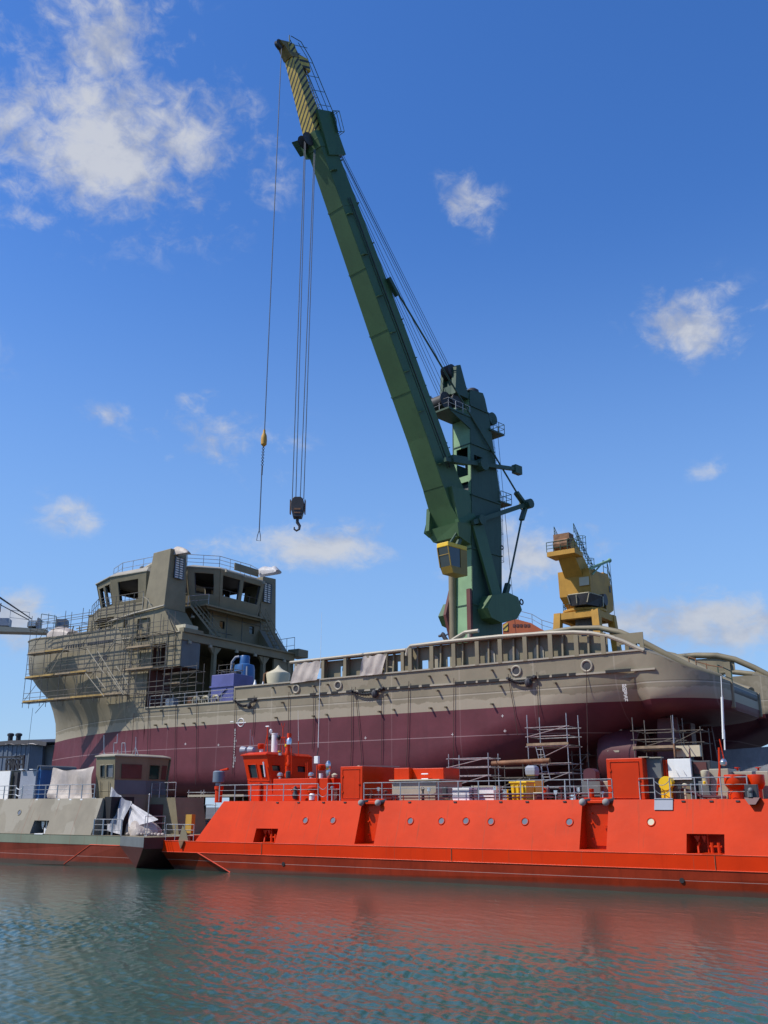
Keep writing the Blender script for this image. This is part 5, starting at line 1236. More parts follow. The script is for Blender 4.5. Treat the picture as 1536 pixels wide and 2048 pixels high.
# aft end: panels, machinery and vents
mb = MB(); x0, x1, z0, z1 = bb(1286,1515,1321,1603,1.7); zm = lerp(z0, z1, .52); mb.box((x0,1.7,ZD),(x1,1.95,zm)); mb.m = 1; mb.box((x0,1.66,zm),(x1,1.95,z1)); mb.build('grey_cabinet', [M_dark, M_greyd], red, bev=.02)
mb = MB(); mb.bar((x0+.05,1.6,z1+.03),(x0+.55,1.6,z1+.03),.5,.05); mb.bar((x0+.55,1.7,z1+.0),(x1+.1,1.7,z1+.0),.4,.05); mb.build('cabinet_lip', M_pale, red)
mb = MB(); x0, x1, z0, z1 = bb(1325,1520,1338,1560,2.0)
for t in (0,.3,.6,.9): mb.tube((lerp(x0,x1,t),2.0,z0),(lerp(x0,x1,t)+.02,2.0,z1),.06,6)
mb.build('red_pipes', M_red, red)
x0, x1, z0, z1 = bb(1338,1517,1380,1560,1.9); mb = MB(); mb.box((x0,1.9,z0),(x1,2.1,z1)); wp_ = mb.build('white_cabinet_door', M_white, red, bev=.02)
mb = MB(); mb.box((x0+.02,2.1,ZD),(x1-.02,3.6,z0-.02)); mb.box((x0+.02,2.12,z0-.02),(x1-.02,3.6,z1-.05)); mb.build('aft_cabinet', M_grey, red)
mb = MB()
for t in (.3,.62): mb.path([(lerp(x0,x1,t),1.86,lerp(z0,z1,.5)),(lerp(x0,x1,t+.08),1.84,lerp(z0,z1,.35)),(lerp(x0,x1,t+.14),1.86,lerp(z0,z1,.22))],.018,5)
mb.build('cabinet_handles', M_white, wp_)
casing(1381,1521,1420,1603,2.3,1.8,M_dark,'dark_cabinet'); casing(1388,1524,1412,1548,2.25,.1,M_brown,'brown_panel',0)
casing(1424,1537,1456,1603,1.9,2.4,M_pale,'pale_casing'); casing(1456,1542,1536,1603,2.6,2.4,M_pale,'pale_casing'); casing(1400,1562,1424,1603,2.0,1.0,M_greyd,'grey_casing')
x0, x1, z0, z1 = bb(1323,1556,1340,1592,1.4); mb = MB(); mb.lathe(((x0+x1)/2,1.35,lerp(z0,z1,.7)), [(.34,0),(.36,.1),(.36,.5),(.3,.55)], 20, 'Y'); mb.prism([(x0,1.4,ZD),(x1,1.4,ZD),(x1,1.4,lerp(z0,z1,.7)),(x0,1.4,lerp(z0,z1,.7))],(0,.45,0)); mb.build('yellow_blower', M_yellow, red, smooth=True)
part_lathe(1411,1554,1.7,[(.18,-.4),(.18,0),(.22,.05),(.22,.3),(.1,.34)],M_cream,'vent_hood'); part_lathe(1409,1568,1.4,[(.06,0),(.07,.1),(.02,.14)],M_yellow,'yellow_lamp')
for px, r in ((1475,.53),(1517,.40)):
    part_lathe(px,1601,1.5 if px < 1500 else 1.9,[(r*.6,0),(r*.6,.52),(r*.72,.55),(r*.95,.72),(r,.78),(r,1.18),(r*.97,1.22),(.05,1.24)],M_red,'large_vent',20)
    part_lathe(px,1541,1.5 if px < 1500 else 1.9,[(.05,0),(.05,.1),(.14,.11),(.14,.15)],M_red,'vent_wheel')
mb = MB(); x0, x1, z0, z1 = bb(1488,1595,1516,1569,.7); z0, z1 = min(z0,z1), max(z0,z1); mb.box((x0,.7,z0),(x1,1.0,z1)); ln = mb.build('navigation_light_box', M_dark, red, bev=.02)
mb = MB(); mb.ball(((x0+x1)/2,.62,lerp(z0,z1,.55)),.13,10); mb.tube(((x0+x1)/2,.64,z0+.02),((x0+x1)/2,.64,lerp(z0,z1,.45)),.09,8); mb.tube((x0+.2,.64,z0+.02),(x0+.2,.64,z0+.3),.08,8); mb.build('navigation_lamp', M_greyd, ln, smooth=True)
mb = MB(); mb.prism([(x0-.05,.62,z0),(x1+.1,.62,z0),(x1-.1,.45,z0-.32),(x0+.18,.45,z0-.32)],(0,.4,.0)); mb.build('light_bracket', M_maroon, ln)
pmast(1434,1590,1440,1528,1.5,.05,M_red,'antenna_stay'); pmast(1451,1532,1439,1478,1.5,.03,M_red,'antenna_stay'); pmast(1440,1575,1438,1495,1.5,.055,M_red,'antenna_post')
mb = MB(); mb.path([R.Y(1450,1500,1.5),R.Y(1448,1460,1.5),R.Y(1445,1450,1.5)],.04,7); mb.path([R.Y(1447,1478,1.5),R.Y(1444,1394,1.5)],.065,10); mb.path([R.Y(1444,1394,1.5),R.Y(1442,1352,1.5)],.022,7); mb.build('large_antenna', M_white, red, smooth=True)
part_lathe(1447.5,1532,1.3,[(.02,0),(.16,.06),(.18,.2),(.1,.33),(.02,.36)],M_steel,'radar_ball')
pmast(1350,1514,1348,1487,2.4,.05,M_rust,'antenna_base'); pmast(1348,1487,1345,1430,2.4,.03,M_cyl,'whip_antenna',.02); pmast(1380,1516,1379,1497,2.4,.06,M_maroon,'antenna_base',.03)
part_lathe(1183,1601,1.3,[(.16,0),(.16,.6)],M_red,'vent_post'); 
x0, x1, z0, z1 = bb(1170,1562,1196,1537,1.3); z0, z1 = min(z0,z1), max(z0,z1); mb = MB(); arc = [(lerp(x0,x1,.5)+(x1-x0)*.5*math.cos(t_),1.0,z1-.22+.22*math.sin(t_)) for t_ in [PI*i/10 for i in range(11)]]; mb.prism([(x0,1.0,z0),(x1,1.0,z0)]+arc,(0,.6,0)); mb.build('cowl_vent', M_maroon, red)
casing(1165,1560,1200,1603,2.2,1.2,M_greyd,'grey_casing'); casing(1187,1562,1216,1603,2.6,1.0,M_pale,'pale_casing')
mb = MB(); mb.path([(rx(1356),1.5,4.9),(rx(1380),1.4,4.75),(rx(1400),1.3,4.5),(rx(1450),1.25,4.46)],.07,7); mb.path([(rx(1356),1.6,4.8),(rx(1385),1.5,4.62),(rx(1410),1.4,4.45)],.07,7); mb.build('fire_hose', M_maroon, red, smooth=True)
fr_rng = random.Random(17)
for i, px in enumerate([664,671,730,742,757,771,786,800,846,858,872,889,897,945,991,1001,1010,1078,1090,1112,1124,1133,1141,1150,1158,1206,1293,1316,1350,1362,1372,1388,1396,1462,1484,1496]):
    y_ = 1.25+fr_rng.random()*.7; p = R.Y(px,1600,y_); k_ = i % 5; mt_ = (M_maroon,M_red,M_steel,M_cream,M_dark,M_brown)[fr_rng.randrange(6)]; h_ = fr_rng.uniform(.25,.75); mb = MB()
    if k_ == 0: mb.lathe((p.x,y_,ZD),[(.05,0),(.05,h_),(.13,h_+.02),(.14,h_+.1),(.05,h_+.16)],10)
    elif k_ == 1: mb.box((p.x-.14,y_,ZD),(p.x+.12,y_+.2,ZD+h_)); mb.box((p.x-.17,y_-.03,ZD+h_),(p.x+.15,y_+.2,ZD+h_+.05))
    elif k_ == 2: mb.path([(p.x-.3,y_,ZD),(p.x-.3,y_,ZD+h_),(p.x+.25,y_,ZD+h_),(p.x+.25,y_,ZD)],.035,6)
    elif k_ == 3: mb.lathe((p.x,y_,ZD),[(.09,0),(.09,h_*.6),(.06,h_*.65),(.06,h_)],10); mb.ring((p.x,y_-.02,ZD+h_),(0,1,0),.11,.02,12,4)
    else: mb.tube((p.x,y_,ZD),(p.x,y_,ZD+h_+.2),.03,6); mb.box((p.x-.09,y_-.05,ZD+h_),(p.x+.09,y_+.05,ZD+h_+.22))
    mb.build('deck_fitting', mt_, red)
mb = MB()
for z_ in (.14,.3): mb.path([(rx(px,1.5),1.5+.1*z_,ZD+z_) for px in (728,830,930,1030,1130,1200)],.04,6)
mb.build('deck_pipe_run', M_maroon, red)
for o_, w_ in ((bx1,(682,1536,722,1600,1.0)),(bx2,(1221,1520,1280,1600,.98))):
    x0, x1, z0, z1 = bb(*w_[:4], w_[4]); mb = MB(); mb.path([(x0+.1,w_[4],z0+.1),(x1-.1,w_[4],z0+.1),(x1-.1,w_[4],z1-.06),(x0+.1,w_[4],z1-.06)],.018,4,closed=True)
    for z_ in (.25,.75): mb.box((x0+.04,w_[4]-.03,lerp(z0,z1,z_)-.06),(x0+.14,w_[4]+.02,lerp(z0,z1,z_)+.06))
    mb.box((x1-.2,w_[4]-.05,lerp(z0,z1,.5)-.03),(x1-.06,w_[4]+.02,lerp(z0,z1,.5)+.03)); mb.build('casing_hatch', M_red, o_)
# pale plate hung over the side
x0, x1, z0, z1 = bb(1305,1620,1344,1599,.5); z0, z1 = min(z0,z1), max(z0,z1)
mb = MB(); mb.hexa([(x0,sy(z0)-.06,z0),(x1,sy(z0)-.06,z0),(x1,sy(z0)-.01,z0),(x0,sy(z0)-.01,z0)],[(x0,sy(z1)-.06,z1),(x1,sy(z1)-.06,z1),(x1,sy(z1)-.01,z1),(x0,sy(z1)-.01,z1)]); mb.bar((x0,sy(z1)-.04,z1+.03),(x1,sy(z1)-.04,z1+.03),.1,.06)
tag(solo(mb, 'cover_plate', M_cyl, '', '', R, bev=.01), 'pale blue-grey plate hung over the red side under the yellow blower', 'plate')
# loose things standing on the red boat's deck
def crate(px0, py0, px1, py1, y, dep, mat, name, label, cat, detail=None):
    x0, x1, z0, z1 = bb(px0, py0, px1, py1, y); z0 = ZD
    t = thing(name, label, cat, R, ((x0+x1)/2, y+dep/2, z0)); return t, x0, x1, z0, z1, y, dep
t, x0, x1, z0, z1, y, dp = crate(1022,1566,1052,1602,1.7,1.1,M_yellow,'refuse_bin','yellow plastic bin with ribbed front on the red deck','bin')
mb = MB(); mb.hexa([(x0+.08,y+.05,z0),(x1-.08,y+.05,z0),(x1-.08,y+dp,z0),(x0+.08,y+dp,z0)],[(x0,y,z1),(x1,y,z1),(x1,y+dp,z1),(x0,y+dp,z1)])
for u in (.2,.5,.8): mb.bar((lerp(x0,x1,u),y,z0+.05),(lerp(x0,x1,u),y-.03,z1-.1),.12,.08)
mb.build('bin_body', M_yellow, t); mb = MB(); mb.box((x0-.06,y-.08,z1),(x1+.06,y+dp+.06,z1+.09)); mb.build('bin_lid', M_yellow, t, bev=.02)
t, x0, x1, z0, z1, y, dp = crate(1034,1560,1070,1602,3.0,1.2,M_yellow,'storage_locker','tall plain yellow locker behind the ribbed yellow bin','locker')
mb = MB(); mb.box((x0,y,z0),(x1,y+dp,z1)); mb.build('locker_body', M_yellow, t, bev=.03); mb = MB(); mb.bar((x1-.2,y-.02,z0+.1),(x1-.2,y-.02,z1-.1),.03,.03); mb.tube((x1-.3,y-.06,z0+.7),(x1-.3,y-.06,z0+.9),.03,6); mb.build('locker_handle', M_dark, t)
t, x0, x1, z0, z1, y, dp = crate(906,1574,938,1602,1.35,1.0,M_white,'folded_sheets','stack of pale blue and white striped sheets by the rail','sheets')
mb = MB()
for i in range(5):
    mb.m = i % 2; mb.hexa([(x0-.05*(i%2),y,lerp(z0,z1,i/5)),(x1,y,lerp(z0,z1,i/5)),(x1,y+dp,lerp(z0,z1,i/5)),(x0,y+dp,lerp(z0,z1,i/5))],[(x0-.04,y,lerp(z0,z1,(i+.9)/5)),(x1-.03,y,lerp(z0,z1,(i+.9)/5)),(x1,y+dp,lerp(z0,z1,(i+.9)/5)),(x0-.04,y+dp,lerp(z0,z1,(i+.9)/5))])
mb.build('sheet_stack', [M_white, M_cyl], t)
t, x0, x1, z0, z1, y, dp = crate(956,1571,987,1602,2.6,.9,M_white,'tool_cabinet','white cabinet with overhanging top between scaffold posts on the deck','cabinet')
mb = MB(); mb.box((x0,y,z0),(x1,y+dp,z1-.1)); mb.build('cabinet_body', M_white, t, bev=.02); mb = MB(); mb.box((x0-.35,y-.1,z1-.08),(x1+.05,y+dp,z1)); mb.build('cabinet_top', M_pale, t)
t, x0, x1, z0, z1, y, dp = crate(1049,1531,1069,1556,3.2,.6,M_cyl,'outboard_engine','grey engine cowl standing high behind the yellow bin','engine'); zz0 = bb(1049,1556,1069,1531,3.2)[2]; zz0, zz1 = bb(1049,1556,1069,1531,3.2)[2:4]
zz0, zz1 = min(zz0,zz1), max(zz0,zz1)
mb = MB(); mb.loft([[(x0+.06+e_,y+e_,z_),(x1-e_,y+e_,z_),(x1-e_,y+dp-e_,z_),(x0+e_+.06,y+dp-e_,z_)] for z_, e_ in ((zz0+.12,.05),(zz0+.2,0),(lerp(zz0,zz1,.6),-.02),(zz1-.08,.0),(zz1,.1))],True,True); mb.build('engine_cowl', M_cyl, t, bev=.05, smooth=False)
mb = MB(); mb.tube(((x0+x1)/2,y+.3,ZD),((x0+x1)/2,y+.3,zz0+.15),.08,8); mb.box((x0+.1,y+.1,zz0),(x1-.05,y+.5,zz0+.12)); mb.build('engine_leg', M_dark, t)
for px, lab in ((1097,'red gas bottle beside the yellow bin on the deck'),(1006,'small dark red gas bottle behind the white cabinet')):
    p = R.Y(px,1600,2.0 if px > 1050 else 2.9); t = thing('gas_bottle', lab, 'gas bottle', R, (p.x,2.0 if px > 1050 else 2.9,ZD)); yy = 2.0 if px > 1050 else 2.9
    mb = MB(); mb.lathe((p.x,yy,ZD), [(.1,0),(.1,.55),(.07,.64),(.035,.68)], 12); mb.build('bottle_body', M_maroon, t, smooth=True); mb = MB(); mb.lathe((p.x,yy,ZD+.68), [(.03,0),(.03,.06),(.05,.06),(.05,.1)], 8); mb.build('bottle_valve', M_steel, t)
p = R.Y(893,1600,1.6); mb = MB()
for i in range(5): mb.bar((p.x-.5,1.6+.05*i,ZD+.1+i*.05),(p.x+.55,1.5+.05*i,ZD+.06+i*.05),.12,.03)
tag(solo(mb,'plank_pile',M_wood,'','',R),'small loose pile of boards by the rail left of the striped sheets','planks')
p = R.Y(1082,1600,1.7); mb = MB()
for k in range(4): mb.ring((p.x,1.7,ZD+.06+k*.09),(0,0,1),.28-.02*k,.05,16,6)
tag(solo(mb,'rope_coil',M_maroon,'','',R,smooth=True),'coil of dark red hose lying on deck right of the yellow bin','hose coil')
# anchor at the low end
p = R.Y(366,1690,.1); t = thing('anchor', 'rusty yellowish anchor hanging over the low end of the red boat', 'anchor', R, (p.x,-.1,ZT)); 
mb = MB(); mb.prism([(p.x-.25,-.12,ZT+.02),(p.x+.25,-.12,ZT+.02),(p.x+.02,-.14,ZT-.5)],(0,.1,0)); mb.build('anchor_fluke', M_rust, t); mb = MB(); mb.prism([(p.x-.45,.1,ZT),(p.x+.45,.1,ZT),(p.x+.25,.1,ZT+.55),(p.x-.15,.1,ZT+1.0)],(0,.25,0)); mb.build('anchor_stock', M_grey, t); mb = MB(); mb.box((p.x+.05,.15,ZT+.5),(p.x+.6,.5,ZT+1.7)); mb.build('anchor_winch', M_ycrane, t)

# ---- the grey boat moored ahead
GT, GB, GD = 2.05, 1.41, 4.62
gb = thing('workboat', 'grey primed workboat with red-brown waterline band, fitting out, moored left of the red boat', 'workboat', R, (-16, 6, 0))
def gy(z): return INS*(z-GT)/(GD-GT)
NG = Vector((0, -(GD-GT), INS)).normalized()
def GP(px, py): return R.P(px, py, (0,0,GT), NG)
GO = (GP(63,1657).x, GP(93,1657).x, GT+.03, GP(78,1641).z)
xe = -10.95
c1, c2 = R.Z(288,1675,GT), R.Z(328,1674,GT); b1, b2 = R.Z(288,1693,GB), R.Z(327,1690,GB)
mb = MB(); GX = -44
mb.panel([GX,-38,-32,-26,-20,-15,xe],[GT,2.7,3.3,3.9,GD],[GO],lambda u,v:(u,gy(v),v))
mb.poly([(GX,0,GB),(-7.8,0,GB),(-7.8,0,GT),(GX,0,GT)])
mb.poly([(GX,.015,GB),(-10.9,.015,GB),(-13.6,.03,0),(-15,.25,-.6),(GX,.25,-.6)])
cb_ = R.Z(272,1736,0)
mb.poly([(-10.9,.015,GB),(-7.8,0,GB),(cb_.x,cb_.y,0),(cb_.x-.6,cb_.y+.3,-.6),(-15,.25,-.6),(-13.6,.03,0)])
mb.poly([(xe,0,GT),(xe,INS,GD),(xe,12-INS,GD),(xe,12,GT)]); mb.poly([(GX,INS,GD),(xe,INS,GD),(xe,12-INS,GD),(GX,12-INS,GD)])
mb.poly([(GX,12,GT),(xe,12,GT),(xe,12-INS,GD),(GX,12-INS,GD)])
mb.build('hull', M_greyboat, gb)
mb = MB(); mb.poly([(-7.8,0,GB),(c1.x,c1.y,GB),(c1.x,c1.y,GT),(-7.8,0,GT)]); mb.m = 1
mb.poly([(c1.x,c1.y,GB-.1),(c2.x,c2.y,GB-.1),(c2.x,c2.y,GT),(c1.x,c1.y,GT)]); mb.m = 1; mb.poly([(c2.x,c2.y,GB-.1),(c2.x-.3,12,GB-.1),(c2.x-.3,12,GT),(c2.x,c2.y,GT)])
mb.poly([(-7.8,0,GB),(cb_.x,cb_.y,0),(cb_.x+.6,5.0,-.6),(c2.x,c2.y,GB-.1),(c1.x,c1.y,GB)])
mb.poly([(c2.x,c2.y,GB-.1),(cb_.x+.6,5.0,-.6),(cb_.x+.6,11,-.6),(c2.x-.3,12,GB-.1)])
mb.m = 2; mb.poly([(xe,0,GT-.004),(-7.8,0,GT-.004),(c1.x,c1.y,GT-.004),(c2.x,c2.y,GT-.004),(c2.x-.3,12,GT-.004),(xe,12,GT-.004)])
mb.build('bow', [M_greyd, M_brown, M_grey], gb)
mb = MB(); mb.tube((-10.9,0,GB),(-13.6,.02,.02),.035,5); mb.tube((-10.9,-.005,GB),(-7.8,-.005,GB),.03,5); mb.build('knuckle_bead', M_bead, gb); mb = MB(); mb.tube((GX,-.004,GT),(-7.8,-.004,GT),.02,5); mb.build('deck_bead', M_grey, gb)
xa, xb, z0, z1 = GO; mb = MB()
for x in (xa, xb): mb.poly([(x,gy(z0),z0),(x,1.7,z0),(x,1.7,z1),(x,gy(z1),z1)])
mb.poly([(xa,1.7,z0),(xb,1.7,z0),(xb,1.7,z1),(xa,1.7,z1)]); mb.poly([(xa,gy(z1),z1),(xb,gy(z1),z1),(xb,1.7,z1),(xa,1.7,z1)]); mb.poly([(xa,0,z0),(xb,0,z0),(xb,1.7,z0),(xa,1.7,z0)]); mb.build('recess', M_greyd, gb)
mb = MB(); mb.tube((lerp(xa,xb,.5),.8,z0),(lerp(xa,xb,.5),.8,z1),.05,6)
for t_ in (.66,.85): mb.tube((lerp(xa,xb,t_),.5,z0),(lerp(xa,xb,t_),.5,z0+.42),.08,8)
mb.tube((lerp(xa,xb,.6),.5,z0+.27),(lerp(xa,xb,.93),.5,z0+.27),.05,6); mb.box((lerp(xa,xb,.35),-.03,z0-.05),(lerp(xa,xb,.9),.5,z0+.02)); mb.prism([(lerp(xa,xb,.2),.7,z1-.08),(lerp(xa,xb,.4),.7,z1-.08),(lerp(xa,xb,.3),.7,z0+.3)],(0,.1,0)); mb.build('mooring_bollards', M_white, gb)
p = GP(39,1625); mb = MB(); mb.ring(p+NG*.01,NG,.21,.03,20,6); f = mb.build('porthole', M_grey, gb, smooth=True); mb = MB(); mb.disc(p-NG*.02,NG,.2,20,.03); mb.build('porthole_pane', M_port, f)
for px in (11,74,118,141,163):
    p = GP(px,1598.5); mb = MB(); mb.box((p.x-.13,p.y-.02,GD-.2),(p.x+.13,p.y+.03,GD-.03)); mb.build('deck_patch', M_white, gb)
def gx(px, y=1.0): return R.Y(px,1597,y).x
for a, b in ((0-60,30),(43,188)): rail_mb([(gx(a),1.0,GD),(gx(b),1.0,GD)],1.0,3,1.45,.022,.03,.045).build('railing', M_galv, gb)
mb = MB()
for z in (.35,.85): mb.path([vlerp((gx(30),1.0,GD+z),(gx(43),1.0,GD+z),t)-Vector((0,0,.14*math.sin(PI*t))) for t in [i/6 for i in range(7)]],.035,5)
mb.build('gate_chain', M_white, gb)
rail_mb([(-10.8,.12,GT),(-7.9,.12,GT)],1.1,3,1.0,.025,.03,.06).build('railing', M_galv, gb)
rail_mb([(c1.x,c1.y,GT),(c2.x,c2.y,GT)],1.35,3,1.6,.02).build('railing', M_galv, gb)
# black block painted as niche shade under the deck edge, with the grey boat's wheelhouse above
mb = MB(); mb.box((-10.93,1.0,GT),(-10.2,3.2,GD+.1)); mb.build('niche_shade_block', M_black, gb)
yv = 2.4
A = R.Y(194.5,1514,yv-.2); Bp = R.Y(231.5,1514,yv-.2); Cm = R.Y(229,1560,yv); Em = R.Y(192.5,1563,yv); El = R.Y(196.5,1597,yv); Cl = R.Y(230,1597,yv)
zt = A.z; wz2 = Cm.z
def gf(u, v):
    if v >= wz2: t_ = (v-wz2)/(zt-wz2); return (lerp(lerp(Em.x,A.x,t_),lerp(Cm.x,Bp.x,t_),u), yv-.25*t_, v)
    t_ = (v-GT)/(wz2-GT); return (lerp(lerp(El.x+.2,Em.x,t_),lerp(Cl.x,Cm.x,t_),u), yv, v)
def gw(px0, px1, py0, py1):
    zA, zB_ = R.Y(212,py1,yv-.1).z, R.Y(212,py0,yv-.1).z; zc = (zA+zB_)/2; t_ = (zc-wz2)/(zt-wz2); x0, x1 = lerp(Em.x,A.x,t_), lerp(Cm.x,Bp.x,t_)
    return ((R.Y(px0,1540,yv-.1).x-x0)/(x1-x0), (R.Y(px1,1540,yv-.1).x-x0)/(x1-x0), zA, zB_)
G1, G2 = gw(201,209.5,1530,1554), gw(213,226.5,1529.5,1554.5)
# the end of the wheelhouse turns towards the right in two facets
e1 = R.X(268,1560,Cm.x+.55); e2y = e1.y
P1 = Vector((Bp.x, yv-.25)); 
def facet(px_t, px_b, x_off):
    pass
F1 = R.Z(266,1517,zt); 
def endf(u, v):
    q = gf(1, v); o = Vector((q[0], q[1], v)); t_ = max(0, (v-wz2)/(zt-wz2))
    a_ = Vector((q[0]+.62+.12*t_, q[1]+2.6, v)); b_ = Vector((q[0]+.35+.25*t_, q[1]+5.0, v))
    return o*(1-u*2)+a_*(u*2) if u <= .5 else a_*(2-u*2)+b_*(u*2-1)
wm = MB(); wm.panel([0,1],[GT,GD,wz2,zt],[G1,G2],gf); eh = [(.30,.46,wz2+.15,wz2+1.45)]
zl, zh_ = wz2+.12, wz2+(zt-wz2)*.68
eh = [(.56,.80,zl,zh_)]
wm.panel([0,.5,1],[GT,GD,wz2,zt],eh,endf); wm.panel([0,1],[GD,zt],[],lambda u,v:(lerp(gf(0,v)[0],endf(1,v).x,u),yv+5.0,v)); wm.panel([0,1],[GD,wz2,zt],[],lambda u,v:(gf(0,v)[0],lerp(gf(0,v)[1],yv+5,u),v))
gwh = wm.build('wheelhouse', [M_grey], gb, solid=.06)
mb = MB(); q0, q1, q2, q3 = gf(0,zt), endf(0,zt), endf(.5,zt), endf(1,zt)
lo_ = [(q0[0]-.1,q0[1]-.1,zt),(q1[0]+.1,q1[1]-.12,zt),(q2[0]+.14,q2[1],zt),(q3[0]+.14,q3[1]+.1,zt),(q0[0]-.1,yv+5.1,zt)]
mb.loft([lo_,[(x,y,z+.08) for x,y,z in lo_],[(lerp(x,q1[0]-1,.2),lerp(y,yv+2,.2),z+.22) for x,y,z in lo_]],True,True); mb.build('wheelhouse_roof', M_pale, gwh)
for g, fn, mt in ((G1,gf,M_glass),(G2,gf,M_port),(eh[0],endf,M_glassg)):
    Pq = [Vector(fn(g[0],g[2])),Vector(fn(g[1],g[2])),Vector(fn(g[1],g[3])),Vector(fn(g[0],g[3]))]; nn = (Pq[1]-Pq[0]).cross(Pq[3]-Pq[0]).normalized(); nn = nn if nn.dot(Vector((.6,-1,0))) > 0 else -nn
    mb = MB(); mb.path([p_+nn*.02 for p_ in Pq],.03,5,closed=True); w_ = mb.build('window', M_pale if fn is gf else M_grey, gwh); mb = MB(); mb.poly([p_-nn*.07 for p_ in Pq]); mb.build('pane', mt, w_)
for (u0,u1) in ((.10,.42),(.86,.97)):
    mb = MB(); mb.prism([Vector(endf(u0,zl))+Vector((.03,-.02,0)),Vector(endf(u1,zl))+Vector((.03,-.02,0)),Vector(endf(u1,zh_))+Vector((.03,-.02,0)),Vector(endf(u0,zh_))+Vector((.03,-.02,0))],(.03,-.02,0)); mb.build('blanked_window', M_brown, gwh)
mb = MB(); mb.prism([Vector(endf(0,GD+.3))+Vector((.012,-.01,0)),Vector(endf(.5,GD+.3))+Vector((.012,-.01,0)),Vector(endf(.5,wz2))+Vector((.012,-.01,0)),Vector(endf(0,wz2))+Vector((.012,-.01,0))],(.01,-.006,0)); mb.prism([Vector(endf(.5,GD+.3))+Vector((.012,-.01,0)),Vector(endf(1,GD+.3))+Vector((.012,.01,0)),Vector(endf(1,wz2))+Vector((.012,.01,0)),Vector(endf(.5,wz2))+Vector((.012,-.01,0))],(.01,-.0,0)); mb.build('blue_grey_plating', M_greyd, gwh)
mb = MB()
for px0, py0, px1, py1 in ((208,1512,208,1470),(208,1505,212,1512),(208,1505,205,1512),(227,1512,228,1486),(228,1486,234,1486),(234,1486,235,1468),(243,1512,244,1486),(244,1486,250,1486),(250,1486,252,1512),(271,1494,263,1511),(271,1494,277,1511),(271,1511,272,1474),(235,1512,236,1500)):
    mb.tube(R.Y(px0,py0,yv+1.2),R.Y(px1,py1,yv+1.2),.03,5)
mb.build('roof_masts', M_galv, gwh)
mb = MB(); mb.path([gf(t_,GD+.55) for t_ in (.05,.4,.95)],.03,5); 
for t_ in (.05,.28,.75): mb.tube(Vector(gf(t_,GD+.05))+Vector((0,-.1,0)),Vector(gf(t_,wz2-.1))+Vector((0,-.1,0)),.03,5)
mb.build('wheelhouse_ladder', M_grey, gwh)
# fore casing with scaffold rails at the right end
x0, x1 = R.Y(300,1600,5.5).x, R.Y(352,1600,5.5).x; zc = R.Y(320,1595,5.5).z
mb = MB(); mb.hexa([(x0,5.5,GT),(x1+.5,5.5,GT),(x1+.5,8.5,GT),(x0,8.5,GT)],[(x0,5.5,zc),(x1-.1,5.5,zc),(x1-.1,8.5,zc),(x0,8.5,zc)]); mb.build('bow_casing', M_grey, gb)
mb = MB(); mb.box((x0+.1,5.44,GT+.4),(x0+1.5,5.49,zc-.5)); mb.build('casing_panel', M_brown, gb)
rail_mb([(x0,5.6,zc),(x1-.2,5.6,zc)],1.1,2,.9,.03).build('railing', M_galv, gb)
# cabinets and the blue hut on the grey boat's deck
def gcas(px0, py0, px1, py1, y, dep, mat, name, bev=.03):
    a_, b_ = R.Y(px0,py1,y), R.Y(px1,py0,y); mb = MB(); mb.box((a_.x,y,GD),(b_.x,y+dep,b_.z)); return mb.build(name, mat, gb, bev=bev)
gcas(-60,1541,22,1597,2.4,2.0,M_grey,'deck_cabinet'); gcas(-40,1542,21,1571,2.3,.08,M_white,'white_cabinet_door',0); gcas(22,1545,36,1597,2.6,1.5,M_dark,'dark_cabinet'); gcas(36,1542,73,1597,2.0,2.0,M_cyl,'grey_cabinet')
mb = MB(); q = R.Y(42,1539,1.9); mb.bar((q.x,1.9,q.z),(q.x+.5,1.9,q.z),.4,.06); q = R.Y(63,1539,1.9); mb.bar((q.x,1.9,q.z),(q.x+.4,1.9,q.z),.4,.06); mb.build('cabinet_lip', M_white, gb)
a_, b_ = R.Y(71,1597,2.2), R.Y(80,1533,2.2); hx0 = a_.x; hx1 = b_.x+.2; htz = b_.z
t = thing('portable_hut', 'blue curved-roof portable hut behind the grey boat railing', 'hut', R, ((hx0+hx1)/2,3.5,GD))
mb = MB(); prof = [(hx0,2.2,GD),(hx1,2.2,GD),(hx1,2.2,htz-.25)]+[(lerp(hx0,hx1,.5)+(hx1-hx0)/2*math.cos(s_),2.2,htz-.25+.3*math.sin(s_)) for s_ in [PI*i/8 for i in range(1,8)]]+[(hx0,2.2,htz-.25)]
mb.prism(prof,(.0,3.4,0)); mb.build('hut_body', M_blue, t); mb = MB(); arc = [(lerp(hx0,hx1,.5)+((hx1-hx0)/2+.06)*math.cos(s_),2.1,htz-.24+.34*math.sin(s_)) for s_ in [PI*i/8 for i in range(9)]]
mb.loft([arc,[(x,5.7,z) for x,y,z in arc]]); mb.build('hut_roof', M_greyd, t, solid=.04)
mb = MB(); mb.path([(hx0+.12,2.17,GD+.15),(hx1-.12,2.17,GD+.15),(hx1-.12,2.17,htz-.3),(hx0+.12,2.17,htz-.3)],.03,4,closed=True); mb.tube((hx1-.2,2.14,GD+1.0),(hx1-.2,2.14,GD+1.2),.03,5); mb.build('hut_door', M_blue, t)
